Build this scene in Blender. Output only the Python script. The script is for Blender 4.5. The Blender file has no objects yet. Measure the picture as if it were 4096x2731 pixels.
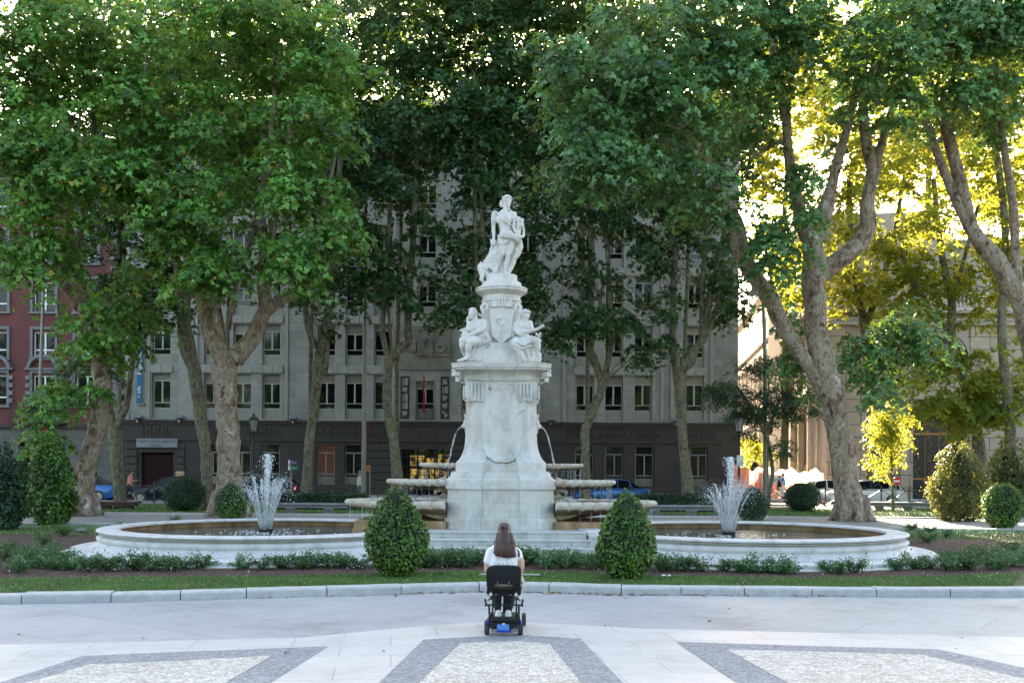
import bpy, math, random
import numpy as np
from mathutils import Vector, Matrix, Quaternion
random.seed(7); RNG = np.random.default_rng(7)
pi = math.pi
S = bpy.context.scene
COL = S.collection
FPX = 3982.0; CAMH = 2.1; HX, HY, ROLL = 2048.0, 1868.0, 0.006

def P(px, py, Y):
    u, v = px - HX, py - HY
    return Vector(((u - ROLL*v)*Y/FPX, Y, CAMH - (v + ROLL*u)*Y/FPX))
def G(px, py, z=0.0):
    v = (py - HY) + ROLL*(px - HX)
    return P(px, py, (CAMH - z)*FPX/v)

# ---------------------------------------------------------------- mesh builder
class MB:
    def __init__(s): s.v = []; s.f = []; s.n = 0; s.smooth = False
    def add(s, vs, fs):
        o = s.n
        s.v.extend([tuple(p) for p in vs]); s.n += len(vs)
        s.f.extend([tuple(i + o for i in f) for f in fs]); return s
    def box(s, x0, x1, y0, y1, z0, z1):
        return s.add([(x0,y0,z0),(x1,y0,z0),(x1,y1,z0),(x0,y1,z0),(x0,y0,z1),(x1,y0,z1),(x1,y1,z1),(x0,y1,z1)],
              [(0,3,2,1),(4,5,6,7),(0,1,5,4),(1,2,6,5),(2,3,7,6),(3,0,4,7)])
    def cbox(s, c, d, rz=0, rx=0, ry=0, bev=0.0):
        hx, hy, hz = d[0]/2, d[1]/2, d[2]/2
        R = Matrix.Rotation(rz,3,'Z') @ Matrix.Rotation(ry,3,'Y') @ Matrix.Rotation(rx,3,'X')
        c = Vector(c)
        if bev <= 0:
            vs = [c + R @ Vector((a*hx,b*hy,e*hz)) for e in (-1,1) for a,b in ((-1,-1),(1,-1),(1,1),(-1,1))]
            return s.add(vs, [(0,3,2,1),(4,5,6,7),(0,1,5,4),(1,2,6,5),(2,3,7,6),(3,0,4,7)])
        b = bev; vs = []; 
        for (e, k) in ((-hz,b),(-hz+b,0),(hz-b,0),(hz,b)):
            X, Y = hx-k, hy-k
            for p in ((-X+b,-Y),(X-b,-Y),(X,-Y+b),(X,Y-b),(X-b,Y),(-X+b,Y),(-X,Y-b),(-X,-Y+b)):
                vs.append(c + R @ Vector((p[0],p[1],e)))
        fs = [tuple(range(7,-1,-1)), tuple(range(24,32))]
        for j in range(3):
            for i in range(8): fs.append((j*8+i, j*8+(i+1)%8, (j+1)*8+(i+1)%8, (j+1)*8+i))
        return s.add(vs, fs)
    def tube(s, pts, rad, n=8, cap=True, twist=0, lump=0.0, rng=random):
        pts = [Vector(p) for p in pts]; m = len(pts)
        if not isinstance(rad, (list, tuple)): rad = [rad]*m
        t0 = (pts[1]-pts[0]).normalized()
        a = Vector((0,0,1)).cross(t0)
        if a.length < 1e-3: a = Vector((1,0,0))
        a.normalize(); vs = []
        for i, p in enumerate(pts):
            t = (pts[min(i+1,m-1)] - pts[max(i-1,0)])
            if t.length < 1e-9: t = t0
            t.normalize()
            a = (a - t*a.dot(t))
            if a.length < 1e-6: a = t.orthogonal()
            a.normalize(); b = t.cross(a)
            for k in range(n):
                th = 2*pi*k/n
                r = rad[i]*(1 + (lump*math.sin(3*th+i*.7)*.5 + lump*rng.uniform(-1,1)*.5 if lump else 0))
                vs.append(p + (a*math.cos(th) + b*math.sin(th))*r)
        fs = [(i*n+k, i*n+(k+1)%n, (i+1)*n+(k+1)%n, (i+1)*n+k) for i in range(m-1) for k in range(n)]
        if cap: fs += [tuple(range(n-1,-1,-1)), tuple((m-1)*n+k for k in range(n))]
        return s.add(vs, fs)
    def lathe(s, prof, c=(0,0,0), n=48, sx=1, sy=1, a0=0, a1=2*pi, rfun=None):
        full = abs(a1-a0-2*pi) < 1e-6; m = n if full else n+1
        vs = []
        for (r, z) in prof:
            for k in range(m):
                th = a0 + (a1-a0)*k/n
                q = rfun(th, r, z) if rfun else (r, z)
                vs.append((c[0]+sx*q[0]*math.cos(th), c[1]+sy*q[0]*math.sin(th), c[2]+q[1]))
        fs = []
        for i in range(len(prof)-1):
            for k in range(m if full else m-1):
                k2 = (k+1) % m
                fs.append((i*m+k, i*m+k2, (i+1)*m+k2, (i+1)*m+k))
        return s.add(vs, fs)
    def loft(s, rings, cap=True):
        n = len(rings[0]); vs = [p for r in rings for p in r]
        fs = [(i*n+k, i*n+(k+1)%n, (i+1)*n+(k+1)%n, (i+1)*n+k) for i in range(len(rings)-1) for k in range(n)]
        if cap: fs += [tuple(range(n-1,-1,-1)), tuple((len(rings)-1)*n+k for k in range(n))]
        return s.add(vs, fs)
    def prism(s, poly, y0, y1):      # poly in (x,z), extruded in y
        n = len(poly)
        vs = [(x,y0,z) for x,z in poly] + [(x,y1,z) for x,z in poly]
        fs = [tuple(range(n)), tuple(range(2*n-1,n-1,-1))] + [(k,n+k,n+(k+1)%n,(k+1)%n) for k in range(n)]
        return s.add(vs, fs)
    def slab(s, poly, z0, z1):       # poly in (x,y), extruded in z
        n = len(poly)
        vs = [(x,y,z0) for x,y in poly] + [(x,y,z1) for x,y in poly]
        fs = [tuple(range(n-1,-1,-1)), tuple(range(n,2*n))] + [(k,(k+1)%n,n+(k+1)%n,n+k) for k in range(n)]
        return s.add(vs, fs)
    def ball(s, c, r, n=10, m=6, R=None):
        if not isinstance(r,(tuple,list)): r = (r,r,r)
        vs = []; c = Vector(c)
        for j in range(1,m):
            ph = pi*j/m
            for k in range(n):
                th = 2*pi*k/n
                q = Vector((r[0]*math.sin(ph)*math.cos(th), r[1]*math.sin(ph)*math.sin(th), r[2]*math.cos(ph)))
                if R is not None: q = R @ q
                vs.append(c+q)
        q0, q1 = Vector((0,0,r[2])), Vector((0,0,-r[2]))
        if R is not None: q0, q1 = R@q0, R@q1
        vs += [c+q0, c+q1]; t, b = len(vs)-2, len(vs)-1
        fs = [(t, k, (k+1)%n) for k in range(n)]
        for j in range(m-2):
            for k in range(n): fs.append((j*n+k, (j+1)*n+k, (j+1)*n+(k+1)%n, j*n+(k+1)%n))
        fs += [(b, (m-2)*n+(k+1)%n, (m-2)*n+k) for k in range(n)]
        return s.add(vs, fs)
    def chain(s, pts, n=12):         # [(x,y,z,r),...] -> overlapping tapered capsules (for voxel remesh)
        for i in range(len(pts)):
            s.ball(pts[i][:3], pts[i][3], n, 7)
            if i: s.tube([pts[i-1][:3], pts[i][:3]], [pts[i-1][3], pts[i][3]], n)
        return s

def worldloc(o):
    v = Vector((0,0,0))
    while o is not None: v += o.location; o = o.parent
    return v
def mesh_np(name, V, F, smooth=False):
    me = bpy.data.meshes.new(name)
    V = np.asarray(V, dtype=np.float32); F = np.asarray(F, dtype=np.int32)
    me.vertices.add(len(V)); me.vertices.foreach_set('co', V.ravel())
    k = F.shape[1]; me.loops.add(F.size); me.loops.foreach_set('vertex_index', F.ravel())
    me.polygons.add(len(F)); me.polygons.foreach_set('loop_start', np.arange(0, F.size, k, dtype=np.int32))
    try: me.polygons.foreach_set('loop_total', np.full(len(F), k, dtype=np.int32))
    except Exception: pass
    me.update(calc_edges=True)
    if smooth: me.polygons.foreach_set('use_smooth', np.ones(len(F), dtype=bool))
    return me
def obj(name, mesh, mat=None, parent=None, loc=None):
    o = bpy.data.objects.new(name, mesh); COL.objects.link(o)
    if mat is not None and mesh is not None: mesh.materials.append(mat)
    if parent is not None: o.parent = parent
    if loc is not None: o.location = loc
    return o
def build(mb, name, mat, parent=None, smooth=False, world=True, angle=None):
    """world=True: vertices are world coordinates and are moved into the parent's frame."""
    off = worldloc(parent) if (parent is not None and world) else Vector((0,0,0))
    me = bpy.data.meshes.new(name)
    vs = [(p[0]-off[0], p[1]-off[1], p[2]-off[2]) for p in mb.v]
    me.from_pydata(vs, [], mb.f); me.validate(); me.update()
    if smooth:
        me.polygons.foreach_set('use_smooth', [True]*len(me.polygons))
        if angle is not None:
            try: me.set_sharp_from_angle(angle=math.radians(angle))
            except Exception: pass
    return obj(name, me, mat, parent)
def tag(o, label=None, cat=None, group=None, kind=None):
    if label: o['label'] = label
    if cat: o['category'] = cat
    if group: o['group'] = group
    if kind: o['kind'] = kind
    return o
def thing(name, loc, label, cat, group=None, rz=0):
    o = bpy.data.objects.new(name, None); COL.objects.link(o)
    o.location = loc; o.rotation_euler = (0,0,rz); o.empty_display_size = .2
    return tag(o, label, cat, group)
def copy_tree(o, parent=None):
    c = o.copy(); COL.objects.link(c); c.parent = parent
    for ch in list(o.children): copy_tree(ch, c)
    return c
def dup(o, loc, label=None, rz=None, sc=None, group=None):
    c = copy_tree(o); c.location = loc
    if rz is not None: c.rotation_euler = (0,0,rz)
    if sc is not None: c.scale = sc if isinstance(sc,(tuple,list)) else (sc,sc,sc)
    if label: c['label'] = label
    if group: c['group'] = group
    return c
def sculpt(mb, name, mat, parent=None, voxel=.02, it=4, world=True, fac=.5):
    """fuse overlapping closed shapes into ONE continuous skin"""
    tmp = build(mb, 'tmp', None, None)
    m = tmp.modifiers.new('r','REMESH'); m.mode = 'VOXEL'; m.voxel_size = voxel
    m2 = tmp.modifiers.new('s','SMOOTH'); m2.iterations = it; m2.factor = fac
    dg = bpy.context.evaluated_depsgraph_get(); dg.update()
    me = bpy.data.meshes.new_from_object(tmp.evaluated_get(dg))
    me.name = name
    old = tmp.data; bpy.data.objects.remove(tmp); bpy.data.meshes.remove(old)
    if parent is not None and world: me.transform(Matrix.Translation(-worldloc(parent)))
    me.polygons.foreach_set('use_smooth', [True]*len(me.polygons))
    me.materials.clear()
    return obj(name, me, mat, parent)
def bez(pts, n=6):
    """Catmull-Rom through tuples of any length"""
    P_ = [tuple(p) for p in pts]; out = []
    for i in range(len(P_)-1):
        p0 = P_[max(i-1,0)]; p1 = P_[i]; p2 = P_[i+1]; p3 = P_[min(i+2,len(P_)-1)]
        for k in range(n):
            t = k/n
            out.append(tuple(.5*((2*b)+(-a+c)*t+(2*a-5*b+4*c-d)*t*t+(-a+3*b-3*c+d)*t**3) for a,b,c,d in zip(p0,p1,p2,p3)))
    out.append(P_[-1]); return out

# ---------------------------------------------------------------- materials
class NT:
    def __init__(s, name):
        s.m = bpy.data.materials.new(name); s.m.use_nodes = True
        s.t = s.m.node_tree; s.b = s.t.nodes['Principled BSDF']; s.out = s.t.nodes['Material Output']
        s.tc = s.t.nodes.new('ShaderNodeTexCoord')
    def n(s, ty, **k):
        q = s.t.nodes.new(ty)
        for a, b in k.items():
            if a in q.inputs.keys() if isinstance(a,str) else False: q.inputs[a].default_value = b
            else: setattr(q, a, b)
        return q
    def l(s, a, b): s.t.links.new(a, b)
    def noise(s, scale, detail=4, rough=.55, vec=None, dist=0.0):
        q = s.t.nodes.new('ShaderNodeTexNoise'); q.inputs['Scale'].default_value = scale
        q.inputs['Detail'].default_value = detail; q.inputs['Roughness'].default_value = rough
        q.inputs['Distortion'].default_value = dist
        s.l(vec if vec is not None else s.tc.outputs['Object'], q.inputs['Vector']); return q.outputs['Fac']
    def ramp(s, fac, stops, const=False):
        q = s.t.nodes.new('ShaderNodeValToRGB'); e = q.color_ramp.elements
        if const: q.color_ramp.interpolation = 'CONSTANT'
        while len(e) > 1: e.remove(e[-1])
        e[0].position = stops[0][0]; e[0].color = c4(stops[0][1])
        for p, c in stops[1:]:
            x = e.new(p); x.color = c4(c)
        s.l(fac, q.inputs['Fac']); return q.outputs['Color']
    def mix(s, f, a, b, mode='MIX'):
        q = s.t.nodes.new('ShaderNodeMix'); q.data_type = 'RGBA'; q.blend_type = mode
        for sock, val in ((q.inputs['Factor'], f), (q.inputs[6], a), (q.inputs[7], b)):
            if isinstance(val, bpy.types.NodeSocket): s.l(val, sock)
            elif isinstance(val, (int,float)): sock.default_value = val
            else: sock.default_value = c4(val)
        return q.outputs[2]
    def mapping(s, sc=(1,1,1), rot=(0,0,0), loc=(0,0,0), src='Object'):
        q = s.t.nodes.new('ShaderNodeMapping'); q.inputs['Scale'].default_value = sc
        q.inputs['Rotation'].default_value = rot; q.inputs['Location'].default_value = loc
        s.l(s.tc.outputs[src], q.inputs['Vector']); return q.outputs['Vector']
    def bump(s, h, strength=.3, dist=.02):
        q = s.t.nodes.new('ShaderNodeBump'); q.inputs['Strength'].default_value = strength
        q.inputs['Distance'].default_value = dist; s.l(h, q.inputs['Height'])
        s.l(q.outputs['Normal'], s.b.inputs['Normal']); return q
    def col(s, c):
        if isinstance(c, bpy.types.NodeSocket): s.l(c, s.b.inputs['Base Color'])
        else: s.b.inputs['Base Color'].default_value = c4(c)
    def rough(s, r): s.b.inputs['Roughness'].default_value = r
def c4(c):
    if isinstance(c, (int,float)): return (c,c,c,1)
    return (c[0],c[1],c[2],1)
def simple(name, c, r=.5, metal=0, var=.12, scale=6, bump=0.0, spec=.5):
    m = NT(name); a = tuple(x*(1-var) for x in c); b = tuple(min(1,x*(1+var)) for x in c)
    h = m.noise(scale, 5); m.col(m.ramp(h, [(.3,a),(.7,b)])); m.rough(r)
    m.b.inputs['Metallic'].default_value = metal
    m.b.inputs['Specular IOR Level'].default_value = spec
    if bump: m.bump(m.noise(scale*4,6), bump, .01)
    return m.m
def marble(name, base=(.62,.59,.56), stain=(.32,.24,.15), grey=(.26,.25,.24), stain_amt=.5, joints=None):
    m = NT(name)
    n1 = m.noise(1.3, 6, .6); n2 = m.noise(5, 8, .65)
    col = m.ramp(n2, [(.3, tuple(x*.86 for x in base)), (.6, base), (.8, tuple(min(1,x*1.06) for x in base))])
    vs = m.noise(1.6, 5, .6, m.mapping((1.6,1.6,.35)))
    f = m.ramp(vs, [(.52,0),(.70,stain_amt)]); col = m.mix(f, col, stain)
    f2 = m.ramp(m.noise(2.7,6,.7,m.mapping((1,1,.6),loc=(9,3,1))), [(.52,0),(.70,.6)]); col = m.mix(f2, col, grey)
    h = m.noise(26, 6)
    if joints:
        br = m.t.nodes.new('ShaderNodeTexBrick'); mp = m.mapping(rot=(pi/2,0,0))
        m.l(mp, br.inputs['Vector']); br.inputs['Scale'].default_value = 1
        br.inputs['Brick Width'].default_value = joints[0]; br.inputs['Row Height'].default_value = joints[1]
        br.inputs['Mortar Size'].default_value = .006
        br.inputs['Color1'].default_value = (1,1,1,1); br.inputs['Color2'].default_value = (.93,.93,.93,1); br.inputs['Mortar'].default_value = (.80,.77,.74,1)
        col = m.mix(1.0, col, br.outputs['Color'], 'MULTIPLY')
    m.col(col); m.rough(.6); m.bump(h, .45, .012); return m.m
def ashlar(name, c1, c2, mortar, w, h, var=.5, axis='X', off=(0,0,0), ms=.012, bump=.4):
    m = NT(name)
    mp = m.mapping(rot=(pi/2,0,0) if axis=='X' else (pi/2,0,pi/2), loc=off)
    br = m.t.nodes.new('ShaderNodeTexBrick'); m.l(mp, br.inputs['Vector'])
    for k, v in (('Scale',1),('Brick Width',w),('Row Height',h),('Mortar Size',ms),('Mortar Smooth',.1),('Bias',0)): br.inputs[k].default_value = v
    br.inputs['Color1'].default_value = c4(c1); br.inputs['Color2'].default_value = c4(c2); br.inputs['Mortar'].default_value = c4(mortar)
    n = m.ramp(m.noise(.5,6,.65), [(.3,.72),(.7,1.12)])
    n2 = m.ramp(m.noise(9,6,.7), [(.3,.88),(.7,1.1)])
    col = m.mix(1.0, m.mix(1.0, br.outputs['Color'], n, 'MULTIPLY'), n2, 'MULTIPLY')
    m.col(col); m.rough(.75); m.bump(m.mix(.5, br.outputs['Fac'], m.noise(20,5)), -bump, .02); return m.m
def leafmat(name, dark, mid, light, trans, tfac=.4, gloss=.35, spot=None):
    m = NT(name)
    g = m.t.nodes.new('ShaderNodeNewGeometry')
    stops = [(0,dark),(.45,mid),(.85,light)]
    if spot: stops += [(.965,light),(.975,spot)]
    col = m.ramp(g.outputs['Random Per Island'], stops)
    big = m.ramp(m.noise(.8,4,.6), [(.32,.50),(.5,.95),(.66,1.5)])
    col = m.mix(1.0, col, big, 'MULTIPLY')
    m.col(col); m.rough(.42); m.b.inputs['Specular IOR Level'].default_value = gloss
    tr = m.t.nodes.new('ShaderNodeBsdfTranslucent')
    tcol = m.mix(.75, col, trans); m.l(tcol, tr.inputs['Color'])
    mx = m.t.nodes.new('ShaderNodeMixShader'); mx.inputs[0].default_value = tfac
    m.l(m.b.outputs[0], mx.inputs[1]); m.l(tr.outputs[0], mx.inputs[2]); m.l(mx.outputs[0], m.out.inputs['Surface'])
    return m.m

M = {}
M['marble'] = marble('weathered_marble')
M['marble_blocks'] = marble('marble_blocks', stain=(.42,.30,.17), stain_amt=.35, joints=(.86,.62))
M['marble_rim'] = marble('basin_marble', base=(.66,.64,.63), stain=(.36,.33,.30), stain_amt=.45)
M['marble_stained'] = marble('stained_marble', base=(.52,.45,.38), stain=(.20,.10,.04), grey=(.17,.13,.09), stain_amt=.75)
M['step'] = marble('step_stone', base=(.56,.55,.53), stain=(.25,.24,.21), grey=(.22,.22,.20), stain_amt=.5, joints=(1.3,5))
M['granite'] = simple('grey_granite', (.16,.16,.165), .75, var=.3, scale=30, bump=.3)
M['black_metal'] = simple('black_metal', (.012,.014,.018), .4, .3)
M['steel'] = simple('steel', (.35,.35,.36), .35, .9)
M['zinc'] = simple('galvanised_metal', (.20,.19,.16), .45, .6)
M['rubber'] = simple('rubber', (.045,.045,.05), .8, bump=.5, scale=20)
M['black_plastic'] = simple('black_plastic', (.004,.005,.008), .5, bump=.1, scale=60, spec=.25)
M['blue_paint'] = simple('blue_paint', (.01,.04,.42), .2, .2)
M['white_paint'] = simple('white_paint', (.75,.75,.75), .3, var=.04)
M['red_paint'] = simple('red_paint', (.5,.015,.02), .4)
M['orange_paint'] = simple('orange_paint', (.75,.22,.02), .5)
M['skin'] = simple('skin', (.55,.33,.26), .55, var=.06)
M['car_dark'] = simple('dark_car_paint', (.008,.010,.016), .15, .2, var=.05)
M['car_black'] = simple('black_car_paint', (.006,.006,.008), .12, .2, var=.05)
M['car_white'] = simple('white_car_paint', (.62,.62,.60), .2, var=.03)
M['car_blue'] = simple('blue_car_paint', (.02,.11,.32), .2, .2, var=.05)
M['alloy'] = simple('alloy', (.4,.4,.42), .3, .9)
def glassy(name, c=(.005,.006,.008), r=.04, spec=.25):
    m = NT(name); m.col(c); m.rough(r); m.b.inputs['Specular IOR Level'].default_value = spec
    m.b.inputs['IOR'].default_value = 1.5
    m.bump(m.noise(1.1,1), .05, .03); return m.m
M['glass'] = glassy('window_glass')
M['car_glass'] = glassy('car_glass', (.006,.008,.012))

# ---------------------------------------------------------------- leaves
def leaf_template(kind):
    if kind == 'plane':      # three-lobed leaf out of three kites
        V = [(0,0,0)]; F = []
        for a, L, w in ((0,1.0,.30),(1.0,.82,.26),(-1.0,.82,.26)):
            ca, sa = math.cos(a), math.sin(a); i = len(V)
            V += [(L*.45*ca - w*sa, L*.45*sa + w*ca, .06), (L*ca, L*sa, -.10), (L*.45*ca + w*sa, L*.45*sa - w*ca, .06)]
            F.append((0, i+2, i+1, i))
    elif kind == 'two':
        V = [(0,0,0),(.45,.27,.05),(1,0,-.06),(.45,-.27,.05)]; F = [(0,3,2,1)]
    else:                    # small oval, folded
        V = [(0,0,0),(.3,.3,.06),(.75,.24,.04),(1,0,-.04),(.75,-.24,.04),(.3,-.3,.06)]
        F = [(0,5,4,3),(0,3,2,1)]
    return np.array(V, dtype=np.float64), np.array(F, dtype=np.int64)
def leaves(C, N, size, kind='plane', jitter=.6, rng=RNG, droop=.0):
    """C centres (n,3), N preferred normals (n,3) -> V, F"""
    n = len(C); T, F = leaf_template(kind)
    N = N + rng.normal(0, jitter, (n,3)); N /= np.linalg.norm(N, axis=1, keepdims=True) + 1e-9
    A = rng.normal(0,1,(n,3)); A[:,2] -= droop
    A -= N*np.sum(A*N, axis=1, keepdims=True); A /= np.linalg.norm(A, axis=1, keepdims=True) + 1e-9
    B = np.cross(N, A)
    s = size*rng.uniform(.65,1.25,(n,1,1))
    V = C[:,None,:] + s*(T[None,:,0:1]*A[:,None,:] + T[None,:,1:2]*B[:,None,:] + T[None,:,2:3]*N[:,None,:])
    Fi = (F[None] + (np.arange(n)*len(T))[:,None,None]).reshape(-1,4)
    return V.reshape(-1,3), Fi
def leaf_obj(name, C, N, size, mat, parent=None, kind='plane', jitter=.6, world=True, droop=0.0):
    V, F = leaves(np.asarray(C, float), np.asarray(N, float), size, kind, jitter, droop=droop)
    if parent is not None and world: V = V - np.array(worldloc(parent))
    return obj(name, mesh_np(name, V, F), mat, parent)
def rdir(n):
    d = RNG.normal(0,1,(n,3)); return d/np.linalg.norm(d,axis=1,keepdims=True)

# ---------------------------------------------------------------- camera, light
cam = bpy.data.cameras.new('camera'); cam.lens = FPX*36/4096; cam.sensor_width = 36
cam.shift_y = (HY-1365.5)/4096; cam.clip_end = 2000
co = bpy.data.objects.new('camera', cam); COL.objects.link(co)
co.location = (0,0,CAMH); co.rotation_euler = (pi/2, -ROLL, 0); S.camera = co
SUN_EL, SUN_AZ = math.radians(21), math.radians(3)     # azimuth to the right of straight ahead
w = bpy.data.worlds.new("World"); S.world = w; w.use_nodes = True
sky = w.node_tree.nodes.new('ShaderNodeTexSky'); sky.sky_type = 'NISHITA'; sky.sun_disc = False
sky.sun_elevation = SUN_EL; sky.sun_rotation = SUN_AZ; sky.altitude = 600; sky.air_density = .8; sky.dust_density = 3.5; sky.ozone_density = .3
bg = w.node_tree.nodes['Background']; bg.inputs['Strength'].default_value = .10
wm_ = w.node_tree.nodes.new('ShaderNodeMix'); wm_.data_type = 'RGBA'; wm_.blend_type = 'MULTIPLY'; wm_.inputs[0].default_value = 1
wm_.inputs[7].default_value = (1.10,1.0,.83,1); w.node_tree.links.new(sky.outputs[0], wm_.inputs[6]); w.node_tree.links.new(wm_.outputs[2], bg.inputs[0])
sl = bpy.data.lights.new('sun', 'SUN'); sl.energy = 5.0; sl.angle = math.radians(.5); sl.color = (1,.88,.66)
so = bpy.data.objects.new('sun', sl); COL.objects.link(so)
sd = Vector((math.sin(SUN_AZ)*math.cos(SUN_EL), math.cos(SUN_AZ)*math.cos(SUN_EL), math.sin(SUN_EL)))
so.rotation_euler = sd.to_track_quat('Z','Y').to_euler()
S.view_settings.view_transform = 'Standard'; S.view_settings.look = 'None'
S.view_settings.exposure = 3.4; S.view_settings.gamma = 1
try:
    S.cycles.max_bounces = 6; S.cycles.diffuse_bounces = 3; S.cycles.glossy_bounces = 3; S.cycles.transmission_bounces = 4
    S.cycles.transparent_max_bounces = 6; S.cycles.caustics_reflective = False; S.cycles.caustics_refractive = False
except Exception: pass
# ================================================================= GROUND
def flat(name, poly, z, mat, kind='structure'):
    me = bpy.data.meshes.new(name); me.from_pydata([(x,y,z) for x,y in poly], [], [tuple(range(len(poly)))]); me.update()
    o = obj(name, me, mat)
    if me.polygons[0].normal.z < 0: me.flip_normals()
    if kind: tag(o, kind=kind)
    return o
m = NT('lawn_soil'); m.col(m.ramp(m.noise(1.2,8,.7), [(.35,(.045,.055,.02)),(.6,(.07,.085,.028)),(.75,(.10,.085,.05))])); m.rough(.95); M['soilgrass'] = m.m
m = NT('mulch')
f1 = m.noise(38,8,.75)
m.col(m.ramp(f1, [(.32,(.025,.014,.012)),(.5,(.085,.045,.035)),(.62,(.16,.095,.07)),(.72,(.28,.2,.15))])); m.rough(.95); m.bump(f1,1.0,.05); M['mulch'] = m.m
m = NT('slab_paving')      # big smooth grey slabs
mp = m.mapping(rot=(0,0,.62)); br = m.t.nodes.new('ShaderNodeTexBrick'); m.l(mp, br.inputs['Vector'])
for k,v in (('Scale',1),('Brick Width',2.6),('Row Height',1.3),('Mortar Size',.009),('Mortar Smooth',.3)): br.inputs[k].default_value = v
br.inputs['Color1'].default_value = (.385,.39,.405,1); br.inputs['Color2'].default_value = (.345,.355,.38,1); br.inputs['Mortar'].default_value = (.22,.22,.225,1)
st = m.ramp(m.noise(.55,7,.7), [(.32,.70),(.46,.96),(.7,1.10)])
st2 = m.ramp(m.noise(3.5,9,.8), [(.33,.82),(.45,.97),(.7,1.08)])
m.col(m.mix(1,m.mix(1,br.outputs['Color'],st,'MULTIPLY'),st2,'MULTIPLY')); m.rough(.55); m.bump(m.noise(60,5),.15,.005); M['slab'] = m.m
m = NT('pale_marble_paving')
mp = m.mapping(rot=(0,0,-.12)); br = m.t.nodes.new('ShaderNodeTexBrick'); m.l(mp, br.inputs['Vector'])
for k,v in (('Scale',1),('Brick Width',1.15),('Row Height',.62),('Mortar Size',.006),('Mortar Smooth',.2)): br.inputs[k].default_value = v
br.inputs['Color1'].default_value = (.60,.575,.565,1); br.inputs['Color2'].default_value = (.545,.53,.53,1); br.inputs['Mortar'].default_value = (.33,.31,.30,1)
vein = m.ramp(m.noise(2.2,8,.7,m.mapping((1,3,1),(0,0,.5)),1.2), [(.44,1.0),(.5,.9),(.56,1.02)])
st = m.ramp(m.noise(.9,8,.72), [(.33,.78),(.48,.97),(.7,1.05)])
m.col(m.mix(1,m.mix(1,br.outputs['Color'],vein,'MULTIPLY'),st,'MULTIPLY')); m.rough(.45); M['pale'] = m.m
def pebble(name, c1, c2, c3, sc):
    m = NT(name); vo = m.t.nodes.new('ShaderNodeTexVoronoi'); vo.inputs['Scale'].default_value = sc; m.l(m.tc.outputs['Object'], vo.inputs['Vector'])
    v2 = m.t.nodes.new('ShaderNodeTexVoronoi'); v2.feature = 'DISTANCE_TO_EDGE'; v2.inputs['Scale'].default_value = sc; m.l(m.tc.outputs['Object'], v2.inputs['Vector'])
    sep = m.t.nodes.new('ShaderNodeSeparateColor'); m.l(vo.outputs['Color'], sep.inputs[0])
    col = m.ramp(sep.outputs[0], [(0,c1),(.5,c2),(1,c3)])
    e = m.ramp(v2.outputs['Distance'], [(.0,.5),(.12,1.0)])
    st = m.ramp(m.noise(.9,6,.7), [(.3,.86),(.7,1.06)])
    m.col(m.mix(1,m.mix(1,col,e,'MULTIPLY'),st,'MULTIPLY')); m.rough(.7); m.bump(v2.outputs['Distance'], .8, .01); return m.m
M['peb_grey'] = pebble('grey_pebbles', (.20,.21,.235), (.29,.30,.33), (.38,.39,.42), 28)
M['peb_pale'] = pebble('pale_pebbles', (.42,.38,.33), (.60,.56,.51), (.74,.70,.66), 24)
M['asphalt'] = simple('asphalt', (.055,.055,.06), .85, var=.25, scale=40, bump=.3)
M['gravel_path'] = simple('sand_path', (.30,.27,.25), .9, var=.2, scale=12, bump=.3)
M['pavers'] = ashlar('pavement', (.30,.29,.28), (.26,.25,.245), (.18,.17,.17), .6, .6)
m = NT('kerb_stone'); m.col(m.ramp(m.noise(7,8,.7), [(.3,(.36,.35,.36)),(.6,(.50,.49,.49)),(.8,(.56,.545,.54))])); m.rough(.7); m.bump(m.noise(14,8,.7),.6,.02); M['kerb'] = m.m

flat('ground', [(-600,-600),(600,-600),(600,900),(-600,900)], -.012, M['soilgrass'])
# kerb line (world XY of the foot of the kerb), from left to right
KF = [G(x,y) for x,y in ((-900,2520),(-300,2463),(0,2440),(500,2425),(1000,2405),(1400,2389),(1700,2376),(1900,2368),(2048,2366),(2200,2367),(2500,2372),(2800,2370),(3300,2369),(3700,2367),(4096,2361),(4900,2340))]
KXY = [(p.x,p.y) for p in KF]
plaza = [(-60,-24)] + [(-60,KXY[0][1]-2)] + [(x,y+.05) for x,y in KXY] + [(60,KXY[-1][1]-1),(60,-24)]
flat('plaza_paving', plaza, 0.0, M['slab'])
# pale marble band + pebble carpets
def GP(l, z=0): return [(lambda q:(q.x,q.y))(G(a,b,z)) for a,b in l]
pt = [(-900,2655),(0,2602),(1219,2558),(1700,2505),(1930,2488),(2092,2486),(2600,2506),(3400,2515),(4096,2522),(5200,2545)]
PB = GP(pt, .004)
flat('marble_paving', [(-40,-20),(-40,PB[0][1]-2)] + PB + [(40,PB[-1][1]-2),(40,-20)], .004, M['pale'])
def fan(name, outer, inner):
    flat(name+'_border', GP(outer,.008), .008, M['peb_grey']); flat(name+'_carpet', GP(inner,.012), .012, M['peb_pale'])
fan('pebble', [(1703,2560),(1925,2545),(2110,2537),(2330,2549),(2538,2760),(2800,3060),(1200,3060),(1500,2760)],
              [(1850,2574),(1960,2566),(2080,2562),(2205,2571),(2340,2731),(2560,3060),(1480,3060),(1690,2731)])
fan('pebble', [(340,2642),(700,2622),(1320,2592),(1060,2760),(560,3060),(-1200,3060),(0,2756)],
              [(360,2676),(760,2655),(1100,2630),(930,2731),(520,3000),(-900,3000),(190,2731)])
fan('pebble', [(2713,2557),(3250,2567),(3760,2574),(4160,2655),(4700,2760),(4700,3060),(3400,3060),(3020,2760)],
              [(2915,2585),(3250,2589),(3700,2597),(4120,2690),(4500,2780),(4400,3060),(3600,3060),(3190,2731)])
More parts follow.
